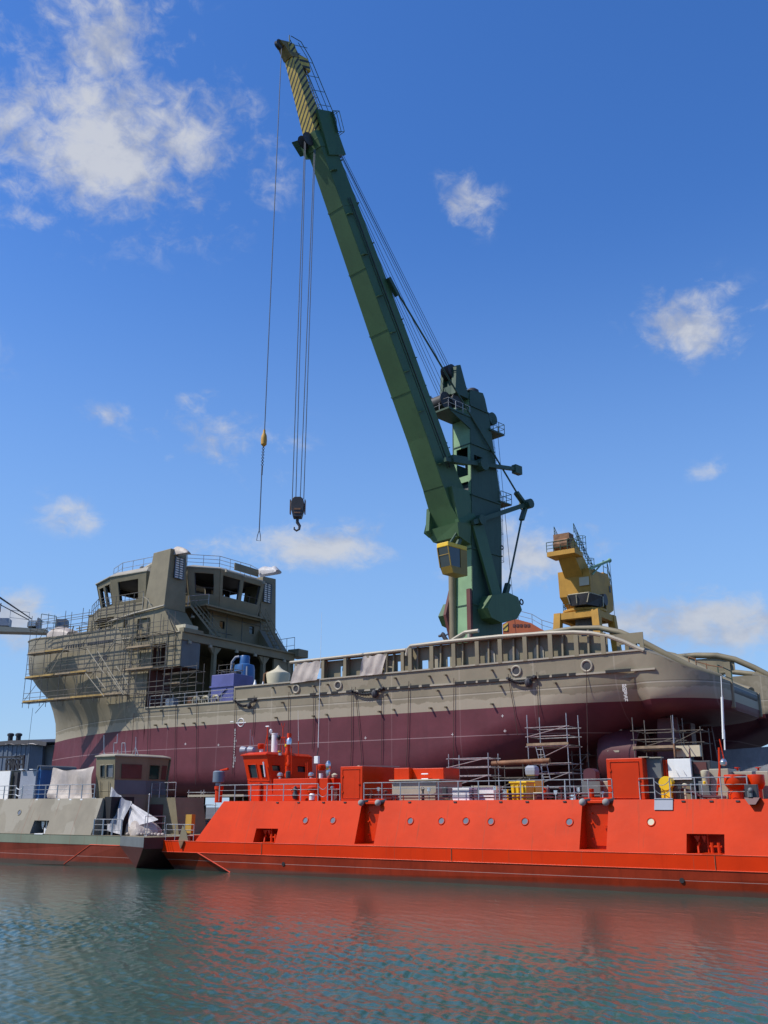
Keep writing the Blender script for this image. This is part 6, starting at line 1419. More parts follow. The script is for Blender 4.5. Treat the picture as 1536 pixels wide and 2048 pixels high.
# plastic sheeting
rs = random.Random(3)
def sheet(p00, p10, p11, p01, name, label, mat, amp=.16, sag=.25, nu=26, nv=18, fr=R, seed=1, fold=9.0, seat=None):
    rr = random.Random(seed); ph = [rr.uniform(0,6) for _ in range(8)]
    p00, p10, p11, p01 = map(Vector, (p00, p10, p11, p01)); nn = (p10-p00).cross(p01-p00).normalized()
    def fn(u, v):
        p = (p00*(1-u)+p10*u)*(1-v)+(p01*(1-u)+p11*u)*v
        w_ = math.sin(fold*u+ph[0]+1.5*v)*.5+math.sin(fold*2.3*u+ph[1]-2.2*v)*.3+math.sin(5*v+ph[2]+2*u)*.3+math.sin(fold*4.1*u+ph[4]+3*v)*.14
        e = min(1, 5*min(v+.1, 1.15-v))
        return p+nn*(w_*amp*e)+Vector((0,0,-sag*math.sin(PI*u)*v*.6+.05*math.sin(14*u+ph[3])*v))
    mb = cloth_mb(fn, nu, nv)
    return tag(solo(mb, name, mat, '', '', fr, smooth=True, sub=1), label, 'tarp')
sheet(R.Y(97,1597,2.0),R.Y(186,1597,2.0),R.Y(190,1534,2.4),R.Y(106,1536,2.6),'plastic_sheet','pale plastic sheeting hung behind the grey boat railing right of the blue hut',M_tarp,.30,.35,seed=4,fold=6)
sheet(R.Y(216,1662,.9),R.Y(245,1670,.7),R.Y(262,1604,2.2),R.Y(221,1573,1.9),'plastic_sheet','bluish translucent sheeting hanging from the grey wheelhouse front',M_tarpg,.30,.2,seed=7,fold=6)
cen = R.Y(290,1640,2.2)
mb = MB()
def dome(u, v):
    a_ = PI*1.9*u; r_ = math.cos(v*PI/2); lob = 1+.09*math.sin(5*a_+2)+.06*math.sin(11*a_+v*5)
    hz = 1.05*math.sin(v*PI/2)**.8
    px_ = -.9*(v**1.4)
    return Vector((cen.x+1.35*r_*lob*math.cos(a_)+px_, cen.y+1.2*r_*lob*math.sin(a_), GT+hz*1.05+ .0))
mb.loft([[dome(i/26*2/1.9, j/9) for j in range(10)] for i in range(27)])
tag(solo(mb,'covered_winch',M_tarp,'','',R,smooth=True),'rounded winch wrapped in pinkish sheeting on the bow of the grey boat','covered winch')
sheet(R.Y(258,1655,1.3),R.Y(318,1640,1.6),R.Y(262,1606,2.3),R.Y(258,1612,2.1),'plastic_sheet','bright white sheet stretched down from the wheelhouse over the covered winch',M_tarpw,.10,.12,seed=9,fold=5)
mb = MB(); rq = random.Random(8)
for i in range(11):
    q = R.Y(255+i*7,1671,1.0+.2*(i%3)); mb.ball((q.x,q.y,GT+.10),.13+.05*rq.random(),8,.8)
tag(solo(mb,'rag_heap',M_tarp,'','',R,smooth=True),'row of crumpled rags along the bow edge of the grey boat','rags')
pm = R.Y(294,1660,.8); mb = MB(); mb.tube((pm.x,.8,GT),(pm.x,.8,R.Y(294,1590,.8).z),.035,6); mb.ball((pm.x,.8,R.Y(294,1589,.8).z),.06,8); mb.box((pm.x-.12,.7,GT),(pm.x+.12,.95,GT+.05))
tag(solo(mb,'flag_pole',M_galv,'','',R),'thin grey pole standing at the bow edge of the grey boat','pole')
# ------------------------------------------------------------------ scaffolding
def scaf(name, label, fr, xs_, ys_, levels, lift, z0, z1, boards, mat, base=None, braces=True, rails=(.5,1.0), r=.032, plank=M_wood, post_top=None, group=None):
    t = thing(name, label, 'scaffold', fr, base or (xs_[0], ys_[0], z0), group)
    for x in xs_:
        for y in ys_: mb = MB(); mb.tube((x,y,z0),(x,y,(post_top or z1)),r,5); mb.build('standard', mat, t)
    for lv in levels:
        mb = MB()
        for y in ys_: mb.tube((xs_[0]-.2,y,lv),(xs_[-1]+.2,y,lv),r,5)
        for x in xs_: mb.tube((x,ys_[0]-.15,lv),(x,ys_[-1]+.15,lv),r,5)
        mb.build('ledger', mat, t)
        for h in rails:
            if lv+h < (post_top or z1): mb = MB(); mb.tube((xs_[0],ys_[0],lv+h),(xs_[-1],ys_[0],lv+h),r*.9,5); mb.build('guard_rail', mat, t)
    if braces:
        for i, (a, b) in enumerate(zip(levels, levels[1:])):
            for k in range(i % 2, len(xs_)-1, 3): mb = MB(); mb.tube((xs_[k],ys_[0]-.05,a),(xs_[k+1],ys_[0]-.05,b),r*.9,5); mb.build('brace', mat, t)
    for (lv, x0, x1) in boards:
        mb = MB(); w = (ys_[-1]-ys_[0])/3
        for j in range(3): mb.box((x0,ys_[0]+w*j+.02,lv+.04),(x1,ys_[0]+w*(j+1)-.02,lv+.09))
        mb.build('boards', M_wood, t)
        mb = MB(); k = max(1, int((x1-x0)/2.4))
        for j in range(k): mb.m = (j*7+int(lv)) % 3 % 2; mb.box((lerp(x0,x1,j/k)+.02,ys_[0]-.08,lv+.06),(lerp(x0,x1,(j+1)/k)-.02,ys_[0]-.04,lv+.24))
        mb.build('toe_board', [plank, M_wood], t)
    return t
# bow scaffold on the near side of the fore body
bowx = [-18.4,-15.6,-12.8,-10.0,-7.2,-4.6,-3.0]
t = scaf('bow_scaffold', 'tall tube scaffold wrapped round the flared bow of the grey ship', S, bowx, [-1.2,-.4], [14.7,17.3,19.9,22.6], 2.6, 14.2, 24.2, [(14.7,-18.4,-3.0),(17.3,-18.4,-8.6),(19.9,-18.4,-12.6)], M_tube, (-11,-1,14.2), plank=M_yplank)
mb = MB()
for x in (-12.9,-6.3,-2.2): mb.tube((x,-1.1,14.7),(x,-1.1,rs.uniform(19,23.8)),.028,5)
for lv in (18.8,21.4,23.3): mb.tube((-18.4,-1.25,lv),(rs.choice((-7.5,-5,-3)),-1.25,lv),.03,5)
mb.build('guard_rails', M_tube, t)
# raking stays that cross the front of it
mb = MB()
for (a, b) in (((174,1297),(208,1347)),((195,1302),(247,1385)),((215,1343),(247,1390)),((171,1346),(208,1393)),((192,1352),(212,1378)),((232,1332),(240,1343)),((245,1348),(256,1370)),((100,1345),(150,1262))):
    mb.tube(S.Y(*a,-1.5),S.Y(*b,-1.5),.04,5)
mb.build('raking_stays', M_pale, t)
mb = MB(); q0, q1 = S.Y(58,1316,-.6), S.Y(64,1336,-.6); mb.build if False else None
for dx in (0,.45): mb.tube((q0.x+dx,-.6,q0.z),(q1.x+dx*.7,-.6,q1.z-1.0),.03,5)
for i in range(7): mb.tube((lerp(q0.x,q1.x,i/7),-.6,lerp(q0.z,q1.z-1,i/7)),(lerp(q0.x,q1.x,i/7)+.4,-.6,lerp(q0.z,q1.z-1,i/7)),.025,5)
mb.build('access_ladder', M_tube, t)
mb = MB(); mb.tube((-17.4,-.6,14.2),(-17.6,-.6,GZ),.02,5); mb.tube((-15.6,-.6,14.6),(-16.9,-.6,13.6),.03,5); mb.build('hoist_line', M_rope, t)
t = scaf('bow_scaffold', 'stepped tube scaffold along the fore deck wall ahead of the square tower', S, [-3.4,-1.3,.6,2.6], [-1.1,-.15], [14.7,17.0,19.2,20.6], 2.3, 13.4, 22.6, [(17.0,-3.2,1.0),(19.2,-3.0,.4)], M_tube, (-1,-1,13.4))
t = scaf('deck_scaffold', 'low tube scaffold on the main deck left of the violet box', S, [1.0,3.3,5.4], [.4,1.4], [14.2,15.5,16.6], 1.2, 13.3, 17.4, [(15.5,1.0,3.3)], M_tube, (3,1,13.3))
t = scaf('deck_scaffold', 'small tube frame standing in the shade behind the violet box', S, [6.2,8.2], [2.6,3.8], [14.4,15.6,16.8], 1.2, 13.3, 17.4, [], M_tube, (7,3,13.3))
# towers under the stern and along the quay
def towerpx(name, label, px0, px1, pyt, yy, levels_px, dep, mat, boards=(), plank=M_wood, fr=S, br=True):
    a, b = fr.Y(px0, pyt, yy), fr.Y(px1, pyt, yy); lv = sorted(fr.Y(px0, p, yy).z for p in levels_px)
    return scaf(name, label, fr, [a.x, b.x], [yy, yy+dep], lv, 2, GZ, a.z, [(fr.Y(px0, p, yy).z, a.x-.1, b.x+.1) for p in boards], mat, (a.x, yy, GZ), br, rails=())
towerpx('stern_scaffold','tall silver tube tower with ladder under the ship stern',1053.5,1132,1430,-3.0,[1456,1474,1494,1528,1547,1575],2.2,M_galv,(1494,))
a_, b_ = S.Y(1074,1494,-2.9), S.Y(1090,1560,-2.9)
mb = ladder_mb((b_.x,-3.1,b_.z),(a_.x,-3.1,a_.z),.5,(1,0,0),False,(0,0,0),.34,.03); tag(solo(mb,'access_ladder',M_galv,'','',S),'silver ladder leaning on the tall tower under the ship stern','ladder')
towerpx('stern_scaffold','low silver tube frame beside the red locker, near the hull turn',897,976,1508,-4.6,[1518,1535,1552,1575],1.6,M_galv)
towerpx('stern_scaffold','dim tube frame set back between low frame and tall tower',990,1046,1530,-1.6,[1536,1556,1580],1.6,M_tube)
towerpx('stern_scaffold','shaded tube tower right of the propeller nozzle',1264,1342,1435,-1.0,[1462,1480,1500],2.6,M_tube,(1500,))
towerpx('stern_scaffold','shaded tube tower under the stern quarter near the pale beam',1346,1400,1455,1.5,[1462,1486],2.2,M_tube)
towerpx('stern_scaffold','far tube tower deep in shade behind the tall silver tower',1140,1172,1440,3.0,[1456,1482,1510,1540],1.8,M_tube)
p0, p1 = S.Y(984,1527,-3.4), S.Y(1100,1521,-3.4); mb = MB(); mb.tube(p0,p1,.17,10); tag(solo(mb,'steel_pipe',M_rust,'','',S,smooth=True),'long rusty yellow pipe laid level across the tube frames','pipe')
p0, p1 = S.Y(1352,1499,.5), S.Y(1400,1503,.5); mb = MB(); mb.box((p0.x,.5,p0.z-.5),(p1.x,.9,p0.z+.25))
tag(solo(mb,'plate_girder',M_cream,'','',S),'pale slotted girder lying on the shaded scaffold under the stern','girder')
towerpx('quay_scaffold','silver tube frame seen between the two workboats',378,408,1580,13.5,[1585,1610,1640,1660],1.5,M_galv,(1640,),fr=R)
p0, p1 = R.Y(377,1592,13), R.Y(489,1586,13); mb = MB(); mb.box((p0.x,12.9,p0.z-.08),(p1.x,13.7,p0.z+.1)); mb.tube((p0.x+.4,13.3,GZ),(p0.x+.4,13.3,p0.z),.06,6); mb.tube((p1.x-.4,13.3,GZ),(p1.x-.4,13.3,p0.z),.06,6)
tag(solo(mb,'gangway',M_pale,'','',R),'pale gangway board on thin legs behind the low end of the red boat','gangway')
# things lying on the quay behind the boats, half seen under the ship
qd = random.Random(21)
for i in range(9):
    x = -1+qd.random()*9; y = 14.5+qd.random()*3; mb = MB(); w_, d_, h_ = qd.uniform(.6,1.4), qd.uniform(.5,1.0), qd.uniform(.5,1.3)
    mb.box((x,y,GZ),(x+w_,y+d_,GZ+h_)); mb.box((x-.04,y-.04,GZ+h_),(x+w_+.04,y+d_+.04,GZ+h_+.06))
    tag(solo(mb,'quay_crate',[M_dark,M_brown,M_dark,M_greyd][i%4],'','',R,bev=.02),'dark crate on the quay under the ship, mostly hidden by the boats','crate','crates on the quay in the shade')
# ------------------------------------------------------------------ ropes and chains hanging on the ship's side
def hrope(px, py0, py1, px1, r=.026, label=None):
    a = S.Y(px, py0, -.10); b = S.Y(px1, py1, -.10); 
    pts = [a+Vector((0,.06,.3)), a]+[vlerp(a, b, t_)+Vector((.10*math.sin(3*t_)*t_, -.05, 0)) for t_ in (.25,.5,.75,1)]
    pts = [Vector((p.x, -.12, max(p.z, 4.0))) for p in pts]
    mb = MB(); mb.path(pts, r, 5); return solo(mb, 'hanging_rope', M_rope_d, '', '', S)
M_rope_d = paint('dark_hemp_rope', (.06,.035,.03), .8, vary=.2)
grp = 'ropes hanging down the ship side'
for i, (px, y0, y1, px1) in enumerate([(352,1415,1580,347),(394,1409,1570,391),(471,1402,1548,464),(508.5,1398,1470,505),(578,1391,1500,575),(628,1388,1500,624),(704,1381,1532,701),(711,1381,1532,724),(764,1375,1532,762),(818,1370,1540,812),(908,1364,1565,905),(1017,1356,1470,1035),(1074,1352,1445,1076),(1173,1345,1545,1174),(268,1432,1560,258),(297,1420,1560,293)]):
    o = hrope(px, y0, y1, px1); tag(o, 'dark thin rope hanging straight down the maroon ship side', 'rope', grp)
for i, (pa, pb, dp, lab) in enumerate([((470,1402),(508,1400),14,'drooping chain swag at the low step of the ship bulwark'),((703,1382),(765,1376),12,'drooping chain swag below the middle of the ship rail'),((1016,1357),(1069,1353),12,'drooping chain swag below the right round fairlead')]):
    a, b = S.Y(*pa,-.25), S.Y(*pb,-.25); mb = MB(); pts = [vlerp(a,b,t_)-Vector((0,0,dp*.035*math.sin(PI*t_))) for t_ in [j/24 for j in range(25)]]
    for j in range(24): mb.ring(vlerp(pts[j],pts[j+1],.5),(0,1,.0) if j % 2 else (0,.3,1),.11,.035,8,4)
    for e in (a, b): mb.tube(e+Vector((0,.3,0)),e-Vector((0,.15,0)),.11,8)
    q = vlerp(a,b,.75)-Vector((0,0,dp*.035)); mb.ball(q,.28 if i else .2,8,1.3)
    tag(solo(mb,'chain_swag',M_dark,'','',S,smooth=True),lab,'chain')
# ------------------------------------------------------------------ things on the ship's deck
t = thing('tank_container','violet-blue box tank with pipework on top, on the ship deck','tank',S,(8.6,1.6,13.3))
a, b = S.Y(421,1395,1.2), S.Y(470,1346,1.2); x1 = S.Y(466,1395,1.2).x
mb = MB(); mb.box((a.x,1.2,13.3),(x1,4.0,b.z)); mb.build('tank_body', M_violet, t, bev=.05)
mb = MB(); mb.bar((a.x+.3,1.15,13.4),(x1-.8,1.15,14.8),.12,.06); mb.box((a.x-.1,1.1,14.95),(x1+.06,1.2,15.1)); mb.build('tank_ribs', M_violet, t)
mb = MB(); mb.path([(a.x+.5,2,b.z),(a.x+.6,2,b.z+.45),(a.x+1.0,2,b.z+.3)],.07,6); mb.build('tank_valve', M_dark, t); mb = MB(); mb.tube((a.x+1.5,2.2,b.z),(a.x+1.5,2.2,b.z+.5),.09,6); mb.build('tank_valve', M_dark, t); mb = MB(); mb.box((a.x+1.9,1.8,b.z),(a.x+2.6,2.5,b.z+.3)); mb.build('tank_valve', M_dark, t)
p = S.Y(487,1380,5.0); zt_ = S.Y(487,1328,5.0).z
t = thing('silo_tank','blue cylindrical silo with top pipe behind the violet box','tank',S,(p.x,5.0,13.3))
mb = MB(); mb.lathe((p.x,5.0,13.3), [(1.05,0),(1.05,zt_-13.9),(.95,zt_-13.45),(.5,zt_-13.3),(.5,zt_-12.6),(.44,zt_-12.5)], 24); mb.build('silo_body', M_blue, t, smooth=True)
mb = MB(); mb.path([(p.x-.3,4.5,zt_+.7),(p.x-.7,4.4,zt_+.65),(p.x-1.05,4.3,zt_+.2),(p.x-1.15,4.3,zt_-1.0),(p.x-1.15,4.3,14)],.13,7); mb.tube((p.x+.95,4.3,13.5),(p.x+.95,4.3,zt_-.4),.1,6); mb.build('silo_pipe', M_cyl, t, smooth=True)
p = S.Y(556,1366,3.0); zt_ = S.Y(556,1337,3.0).z
t = thing('pressure_vessel','cream domed vessel with conical cap at the aft end of the deck opening','vessel',S,(p.x,3.0,13.3))
mb = MB(); zb_ = S.Y(556,1370,3.0).z; mb.lathe((p.x,3.0,13.3), [(1.0,0),(1.0,zb_-13.3),(1.15,zt_-13.9),(1.1,zt_-13.75),(.5,zt_-13.45),(.28,zt_-13.3),(.04,zt_-13.0)], 24); mb.build('vessel_body', M_cream, t, smooth=True)
mb = MB(); mb.path([(p.x-.9,2.6,zt_-.35),(p.x-1.3,2.5,zt_-.5),(p.x-1.4,2.5,13.6)],.1,6); mb.build('vessel_pipe', M_rust, t)
for px, lab, mt, r_ in ((340,'white and red drum beside the railing on the ship deck',M_white,.42),(349,'light blue drum behind the white drum',M_cyl,.40),(383,'tan drum at the railing left of the violet box',M_rust,.36)):
    p = S.Y(px,1395,1.4+.5*(px==349)); y_ = 1.4+.5*(px==349); mb = MB(); mb.lathe((p.x,y_,13.3), [(r_,0),(r_,.3),(r_+.03,.32),(r_,.35),(r_,.95),(r_-.02,1.0),(.05,1.0)], 16); tag(solo(mb,'drum',mt,'','',S,smooth=True),lab,'drum')
for px, lab in ((392,'coil of pale hose on the ship deck beside the tan drum'),(430,'coil of pale hose on deck in front of the violet box'),(410,'tangle of pale rope between two hose coils')):
    p = S.Y(px,1402,.7); mb = MB()
    for k in range(3): mb.ring((p.x+.1*k,.7,13.75),(.3*k-.2,1,.2*k),.42-.04*k,.06,14,5)
    tag(solo(mb,'hose_coil',M_cream,'','',S,smooth=True),lab,'hose coil')
t = thing('shore_container','open blue waste skip standing behind the ship rail bays','skip',S,(43.6,6,13.3))
a, b = S.Y(1136,1310,4), S.Y(1178,1295,4); mb = MB()
mb.hexa([(a.x+.1,4,13.3),(b.x-.1,4,13.3),(b.x-.1,6.2,13.3),(a.x+.1,6.2,13.3)],[(a.x,3.9,b.z),(b.x,3.9,b.z),(b.x,6.3,b.z),(a.x,6.3,b.z)])
for i in range(5): mb.bar((lerp(a.x,b.x,(i+.5)/5),3.93,13.4),(lerp(a.x,b.x,(i+.5)/5),3.85,b.z),.12,.1)
mb.build('skip_body', M_skyblue, t); mb = MB(); mb.path([(a.x,3.9,b.z),(b.x,3.9,b.z),(b.x,6.3,b.z),(a.x,6.3,b.z)],.07,5,closed=True); mb.build('skip_rim', M_skyblue, t)
p = S.Y(1114,1289,1.7); mb = MB(); mb.box((p.x-.35,1.55,p.z-.45),(p.x+.3,2.0,p.z+.4)); mb.box((p.x-.42,1.5,p.z+.4),(p.x+.38,2.02,p.z+.48)); mb.box((p.x+.35,1.8,p.z-.1),(p.x+.6,2.0,p.z+.2))
mb.m = 1; mb.bar((p.x-.25,1.54,p.z+.22),(p.x+.2,1.54,p.z+.22),.01,.08)
tag(solo(mb,'control_box',[M_maroon,M_white],'','',S,bev=.02),'red control box fixed in the rail bay left of the blue skip','box')
# small dark monitor on the rail and bent pale davit rail next to the crane foot
p = S.Y(892,1284,.3); t = thing('deck_monitor','small dark swivelling nozzle on a post, dark against the sky on the ship rail','nozzle',S,(p.x,.3,p.z))
mb = MB(); mb.tube(S.Y(892.5,1285,.3),S.Y(893,1278,.3),.16,8); mb.path([S.Y(893,1280,.3),S.Y(889,1275,.3),S.Y(886.5,1270,.3),S.Y(884,1269,.3)],lambda t_: lerp(.17,.22,t_),8); mb.build('nozzle_body', M_dark, t, smooth=True)
mb = MB(); mb.path([S.Y(886,1270,.3),S.Y(882,1271.5,.3),S.Y(877.5,1272.3,.3)],lambda t_: lerp(.13,.10,t_),7); mb.path([S.Y(888,1271,.3),S.Y(893,1270,.3),S.Y(897,1267,.3)],.06,6); mb.build('nozzle_barrel', M_dark, t, smooth=True)
mb = MB(); mb.path([S.Y(899,1284,.6),S.Y(930,1265,.6),S.Y(957,1261.5,.6)],.17,8); mb.bar(S.Y(937.5,1280,.6),S.Y(937.5,1266,.6),.2,.2); mb.prism([S.Y(905,1283,.6),S.Y(930,1268,.6),S.Y(930,1272,.6),S.Y(915,1283,.6)],(0,.1,0)); mb.build('bent_rail', M_pale, ship, smooth=False)
# sheeting on the ship
sheet(S.Y(580,1367,-.25),S.Y(634,1360,-.28),S.Y(641,1321,-.1),S.Y(592,1326,-.05),'plastic_sheet','pinkish cloth draped over the fore end of the cargo rail',M_tarp,.10,.1,seed=11,fr=S,fold=7)
sheet(S.Y(719,1352,-.22),S.Y(764,1348,-.24),S.Y(773,1306,-.1),S.Y(726,1312,-.08),'plastic_sheet','pinkish cloth draped over the cargo rail near its step',M_tarp,.10,.1,seed=13,fr=S,fold=7)
def lump(fr, pts_px, y, name, label, mat, h=.7, seed=1, dep=1.6):
    rr = random.Random(seed); top = [fr.Y(a_, b_, y) for a_, b_ in pts_px]; mb = MB(); rings = []; n_ = len(top)
    zmin = min(p_.z for p_ in top)
    for j in range(7):
        v_ = j/6; ring_ = []
        for i, p_ in enumerate(top): ring_.append(Vector((p_.x+rr.uniform(-.06,.06), y+dep*v_, zmin-.25+(p_.z-zmin+.25)*math.sin(PI*(.15+.7*v_))+rr.uniform(-.05,.05))))
        rings.append(ring_)
    rings.insert(0,[Vector((p_.x,y-.02,zmin-h)) for p_ in top]); rings.append([Vector((p_.x,y+dep+.02,zmin-h)) for p_ in top])
    mb.loft(rings); return tag(solo(mb,name,mat,'','',fr,smooth=True,sub=2),label,'tarp')
lump(S,[(341,1098),(346,1091),(352,1091),(358,1092),(364,1095),(372,1100),(373,1103)],.9,'plastic_sheet','small crumpled pinkish cover on top of the near square funnel',M_tarp,.1,2,.7)
lump(S,[(508,1142),(515,1134),(524,1130),(532,1132),(540,1133),(545,1128),(552,1138)],13.4,'plastic_sheet','crumpled white cover on the roof beside the far funnel',M_tarpw,.35,5,1.0)
lump(S,[(93,1262),(98,1252),(106,1249),(116,1252),(126,1254),(134,1261)],4.4,'plastic_sheet','striped pinkish sheeting heaped on the bow behind the scaffold',M_tarp,1.2,6,2.5)
lump(S,[(1283,1298),(1296,1299),(1310,1303),(1325,1307),(1340,1312),(1352,1312),(1372,1320),(1390,1330),(1408,1338),(1416,1350)],4.2,'plastic_sheet','white sheeting over machinery at the ship stern behind the arch',M_tarpw,1.4,8,3)
t = thing('tube_rack','brown tube frame around the white sheeting on the ship stern','frame',S,(52.5,4,12.8)); mb = MB()
for a_, b_ in (((1377,1314),(1379,1330)),((1377,1314),(1391,1318)),((1391,1318),(1394,1340)),((1378,1328),(1412,1343)),((1392,1323),(1418,1330)),((1412,1326),(1415,1347)),((1415,1330),(1446,1335))): mb.tube(S.Y(*a_,4.0),S.Y(*b_,4.0),.04,5)
mb.build('frame_tubes', M_rust, t)
mb = MB(); mb.path([(53.3,5.0,12.75),(53.3,5.0,14.0),(53.3,9,14.0),(53.3,9,12.75)],.045,5); mb.tube((53.3,5,13.4),(53.3,9,13.4),.035,5); mb.build('stern_railing', M_gblue, ship)
for i, (px, py, lab) in enumerate(((510,1360,'white cone-tipped deck light left of the cream vessel'),(526,1361,'smaller cone-tipped deck light next to the cream vessel'))):
    p = S.Y(px, py+4, .4); mb = MB(); mb.lathe((p.x,.4,14.6), [(.16,0),(.16,.22),(.13,.26),(.04,.62)] if not i else [(.1,0),(.1,.16),(.03,.4)], 10); tag(solo(mb,'deck_light',M_white,'','',S,smooth=True),lab,'lamp')

# ------------------------------------------------------------------ yellow jib crane beyond the stern
Y = Frame((px_dir(1172,1260).x/px_dir(1172,1260).y*112, 112, 0), math.radians(55))
yc = thing('portal_crane','faded yellow portal crane on four legs with short raised jib and dark cab','crane',Y,(0,0,GZ))
def yp(px, py, y=0): return Y.Y(px, py, y)
zt = yp(1180,1236,-3.2).z+1.0; zpl = yp(1180,1226,-2).z
hw = 2.35
for sx in (-1,1):
    for sy_ in (-1,1):
        mb = MB(); mb.hexa([(sx*(hw+1.6)-.55,sy_*(hw+1.6)-.55,GZ),(sx*(hw+1.6)+.55,sy_*(hw+1.6)-.55,GZ),(sx*(hw+1.6)+.55,sy_*(hw+1.6)+.55,GZ),(sx*(hw+1.6)-.55,sy_*(hw+1.6)+.55,GZ)],[(sx*hw-.42,sy_*hw-.42,zt+.72),(sx*hw+.42,sy_*hw-.42,zt+.72),(sx*hw+.42,sy_*hw+.42,zt+.72),(sx*hw-.42,sy_*hw+.42,zt+.72)]); mb.build('portal_leg', M_ycrane, yc)
mb = MB()
for s_ in (-1,1): mb.box((-hw+.3,s_*hw-.36,zt-.1),(hw-.3,s_*hw+.36,zt+.68)); mb.box((s_*hw-.36,-hw+.3,zt-.1),(s_*hw+.36,hw-.3,zt+.68))
mb.build('portal_beam', M_ycrane, yc)
mb = MB(); mb.lathe((0,0,zt+.6), [(2.3,0),(2.6,.3),(2.6,.55),(1.5,.6),(1.5,2.6),(2.0,3.0)], 24); mb.build('slewing_column', M_ycrane, yc, smooth=True)
mb = MB(); mb.lathe((0,0,GZ), [(1.2,0),(1.2,zt-GZ+.5)], 14); mb.build('centre_column', M_greyd, yc, smooth=True)
cirs = [(2.5*math.cos(PI*i/8),2.5*math.sin(PI*i/8),zt+1.15) for i in range(17)]
rail_mb(cirs,1.3,2,1.4,.045).build('ring_rail', M_gblue, yc)
z1, z2 = yp(1180,1186,-2).z, yp(1180,1137,-2).z
mb = MB(); mb.hexa([(-2.5,-2.0,z1),(2.2,-2.0,z1),(2.2,2.0,z1),(-2.5,2.0,z1)],[(-2.7,-2.0,z2),(2.2,-2.0,z2+.2),(2.2,2.0,z2+.2),(-2.7,2.0,z2)]); mb.hexa([(-1.3,-1.5,z1-1.6),(1.6,-1.5,z1-1.6),(1.6,1.5,z1-1.6),(-1.3,1.5,z1-1.6)],[(-2.5,-2.0,z1),(2.2,-2.0,z1),(2.2,2.0,z1),(-2.5,2.0,z1)]); tower = mb.build('machinery_tower', M_ycrane, yc)
mb = MB(); mb.prism([(1.8,-1.95,z1-2.0),(4.3,-1.95,z1-.9),(4.4,-1.95,z2-1.5),(3.3,-1.95,z2+.45),(1.8,-1.95,z2+.4)],(0,3.9,0)); hs = mb.build('machine_house', M_ycrane, yc, bev=.05)
mb = MB(); mb.box((3.2,-2.0,z1+1.2),(3.7,-1.94,z1+2.0)); mb.build('house_window', M_dark, hs)
mb = MB(); mb.hexa([(-3.2,-1.6,zt+1.3),(-.6,-2.4,zt+1.3),(-.6,.4,zt+1.3),(-3.2,.4,zt+1.3)],[(-3.6,-2.1,z1-.1),(-.5,-2.6,z1-.1),(-.5,.6,z1-.1),(-3.6,.6,z1-.1)]); cabo = mb.build('crane_cab', M_dark, yc)
mb = MB()
for y_ in (-2.2,-.6,.5): mb.tube((-3.3,y_*.8,zt+1.5),(-3.66,y_,z1-.2),.06,5)
mb.tube((-3.4,-2.0,zt+2.6),(-3.4,.5,zt+2.6),.06,5); mb.tube((-3.4,-2.05,zt+2.6),(-.6,-2.5,zt+2.6),.05,5); mb.tube((-.6,-2.6,zt+1.3),(-.6,-2.65,z1-.1),.06,5); mb.build('cab_frames', M_cream, cabo)
mb = MB(); mb.lathe((.3,-2.6,zt+2.3), [(.7,0),(.7,.8)], 14, 'Y'); mb.build('slewing_motor', M_dark, yc, smooth=True)
# jib: box girder pointing left and upward towards the viewer
tipm = yp(1130,1100,0)
jt, jb = Vector((-4.9,0,tipm.z+.9)), Vector((.2,0,z2-2.0))
jd = (jt-jb).normalized(); jn = Vector((-jd.z,0,jd.x)); jn = jn if jn.z > 0 else -jn
def jr(t_, w_, d_): c = jb+(jt-jb)*t_; return [c+Vector((0,-w_,0))-jn*d_,c+Vector((0,w_,0))-jn*d_,c+Vector((0,w_,0))+jn*d_,c+Vector((0,-w_,0))+jn*d_]
mb = MB(); mb.loft([jr(0,1.2,1.3),jr(.5,1.15,1.1),jr(1.0,1.0,.85)],True,True); jib = mb.build('jib', M_ycrane, yc, bev=.05)
mb = MB(); mb.box((jt.x-.7,-1.0,jt.z-1.2),(jt.x+.6,1.0,jt.z+.9)); mb.lathe((jt.x-.4,-.9,jt.z-.4), [(.75,0),(.75,1.8)], 14, 'Y'); mb.build('jib_head', M_rust, jib)
mb = MB(); mb.box((jt.x-1.1,-1.75,jt.z-1.75),(jt.x+1.3,1.75,jt.z-1.2)); mb.build('head_platform', M_ycrane, jib)
rail_mb([(jt.x-1.1,1.75,jt.z-1.2),(jt.x-1.1,-1.75,jt.z-1.2),(jt.x+.4,-1.75,jt.z-1.2)],1.15,3,1.0,.045).build('platform_rail', M_gblue, jib)
for y_ in (-1.25,1.25): rail_mb([jt+jn*.85+Vector((-.4,y_,.4)),jb+(jt-jb)*.55+jn*1.1+Vector((0,y_,0)),jb+jn*1.4+Vector((.4,y_,0))],1.15,3,1.1,.045).build('jib_rail', M_gblue, jib)
for t_, s_ in ((.62,1.0),(.2,.9)):
    c = jb+(jt-jb)*t_+jn*1.1; mb = MB()
    for a_ in range(9):
        q = Vector((.6*math.cos(2*PI*a_/8),-1.0+.6*math.sin(2*PI*a_/8),0)); mb.tube(c+q,c+q+Vector((0,0,2.2*s_)),.035,4)
    for h_ in (.7,1.4,2.2): mb.ring(c+Vector((0,-1.0,h_*s_)),(0,0,1),.6,.035,10,4)
    mb.build('ladder_cage', M_gblue, jib)
rail_mb([(2.0,-1.9,z2+.4),(3.3,-1.9,z2+.45),(4.3,-1.9,z2-1.5),(4.3,1.9,z2-1.5)],1.5,2,1.3,.045).build('house_rail', M_gblue, yc)
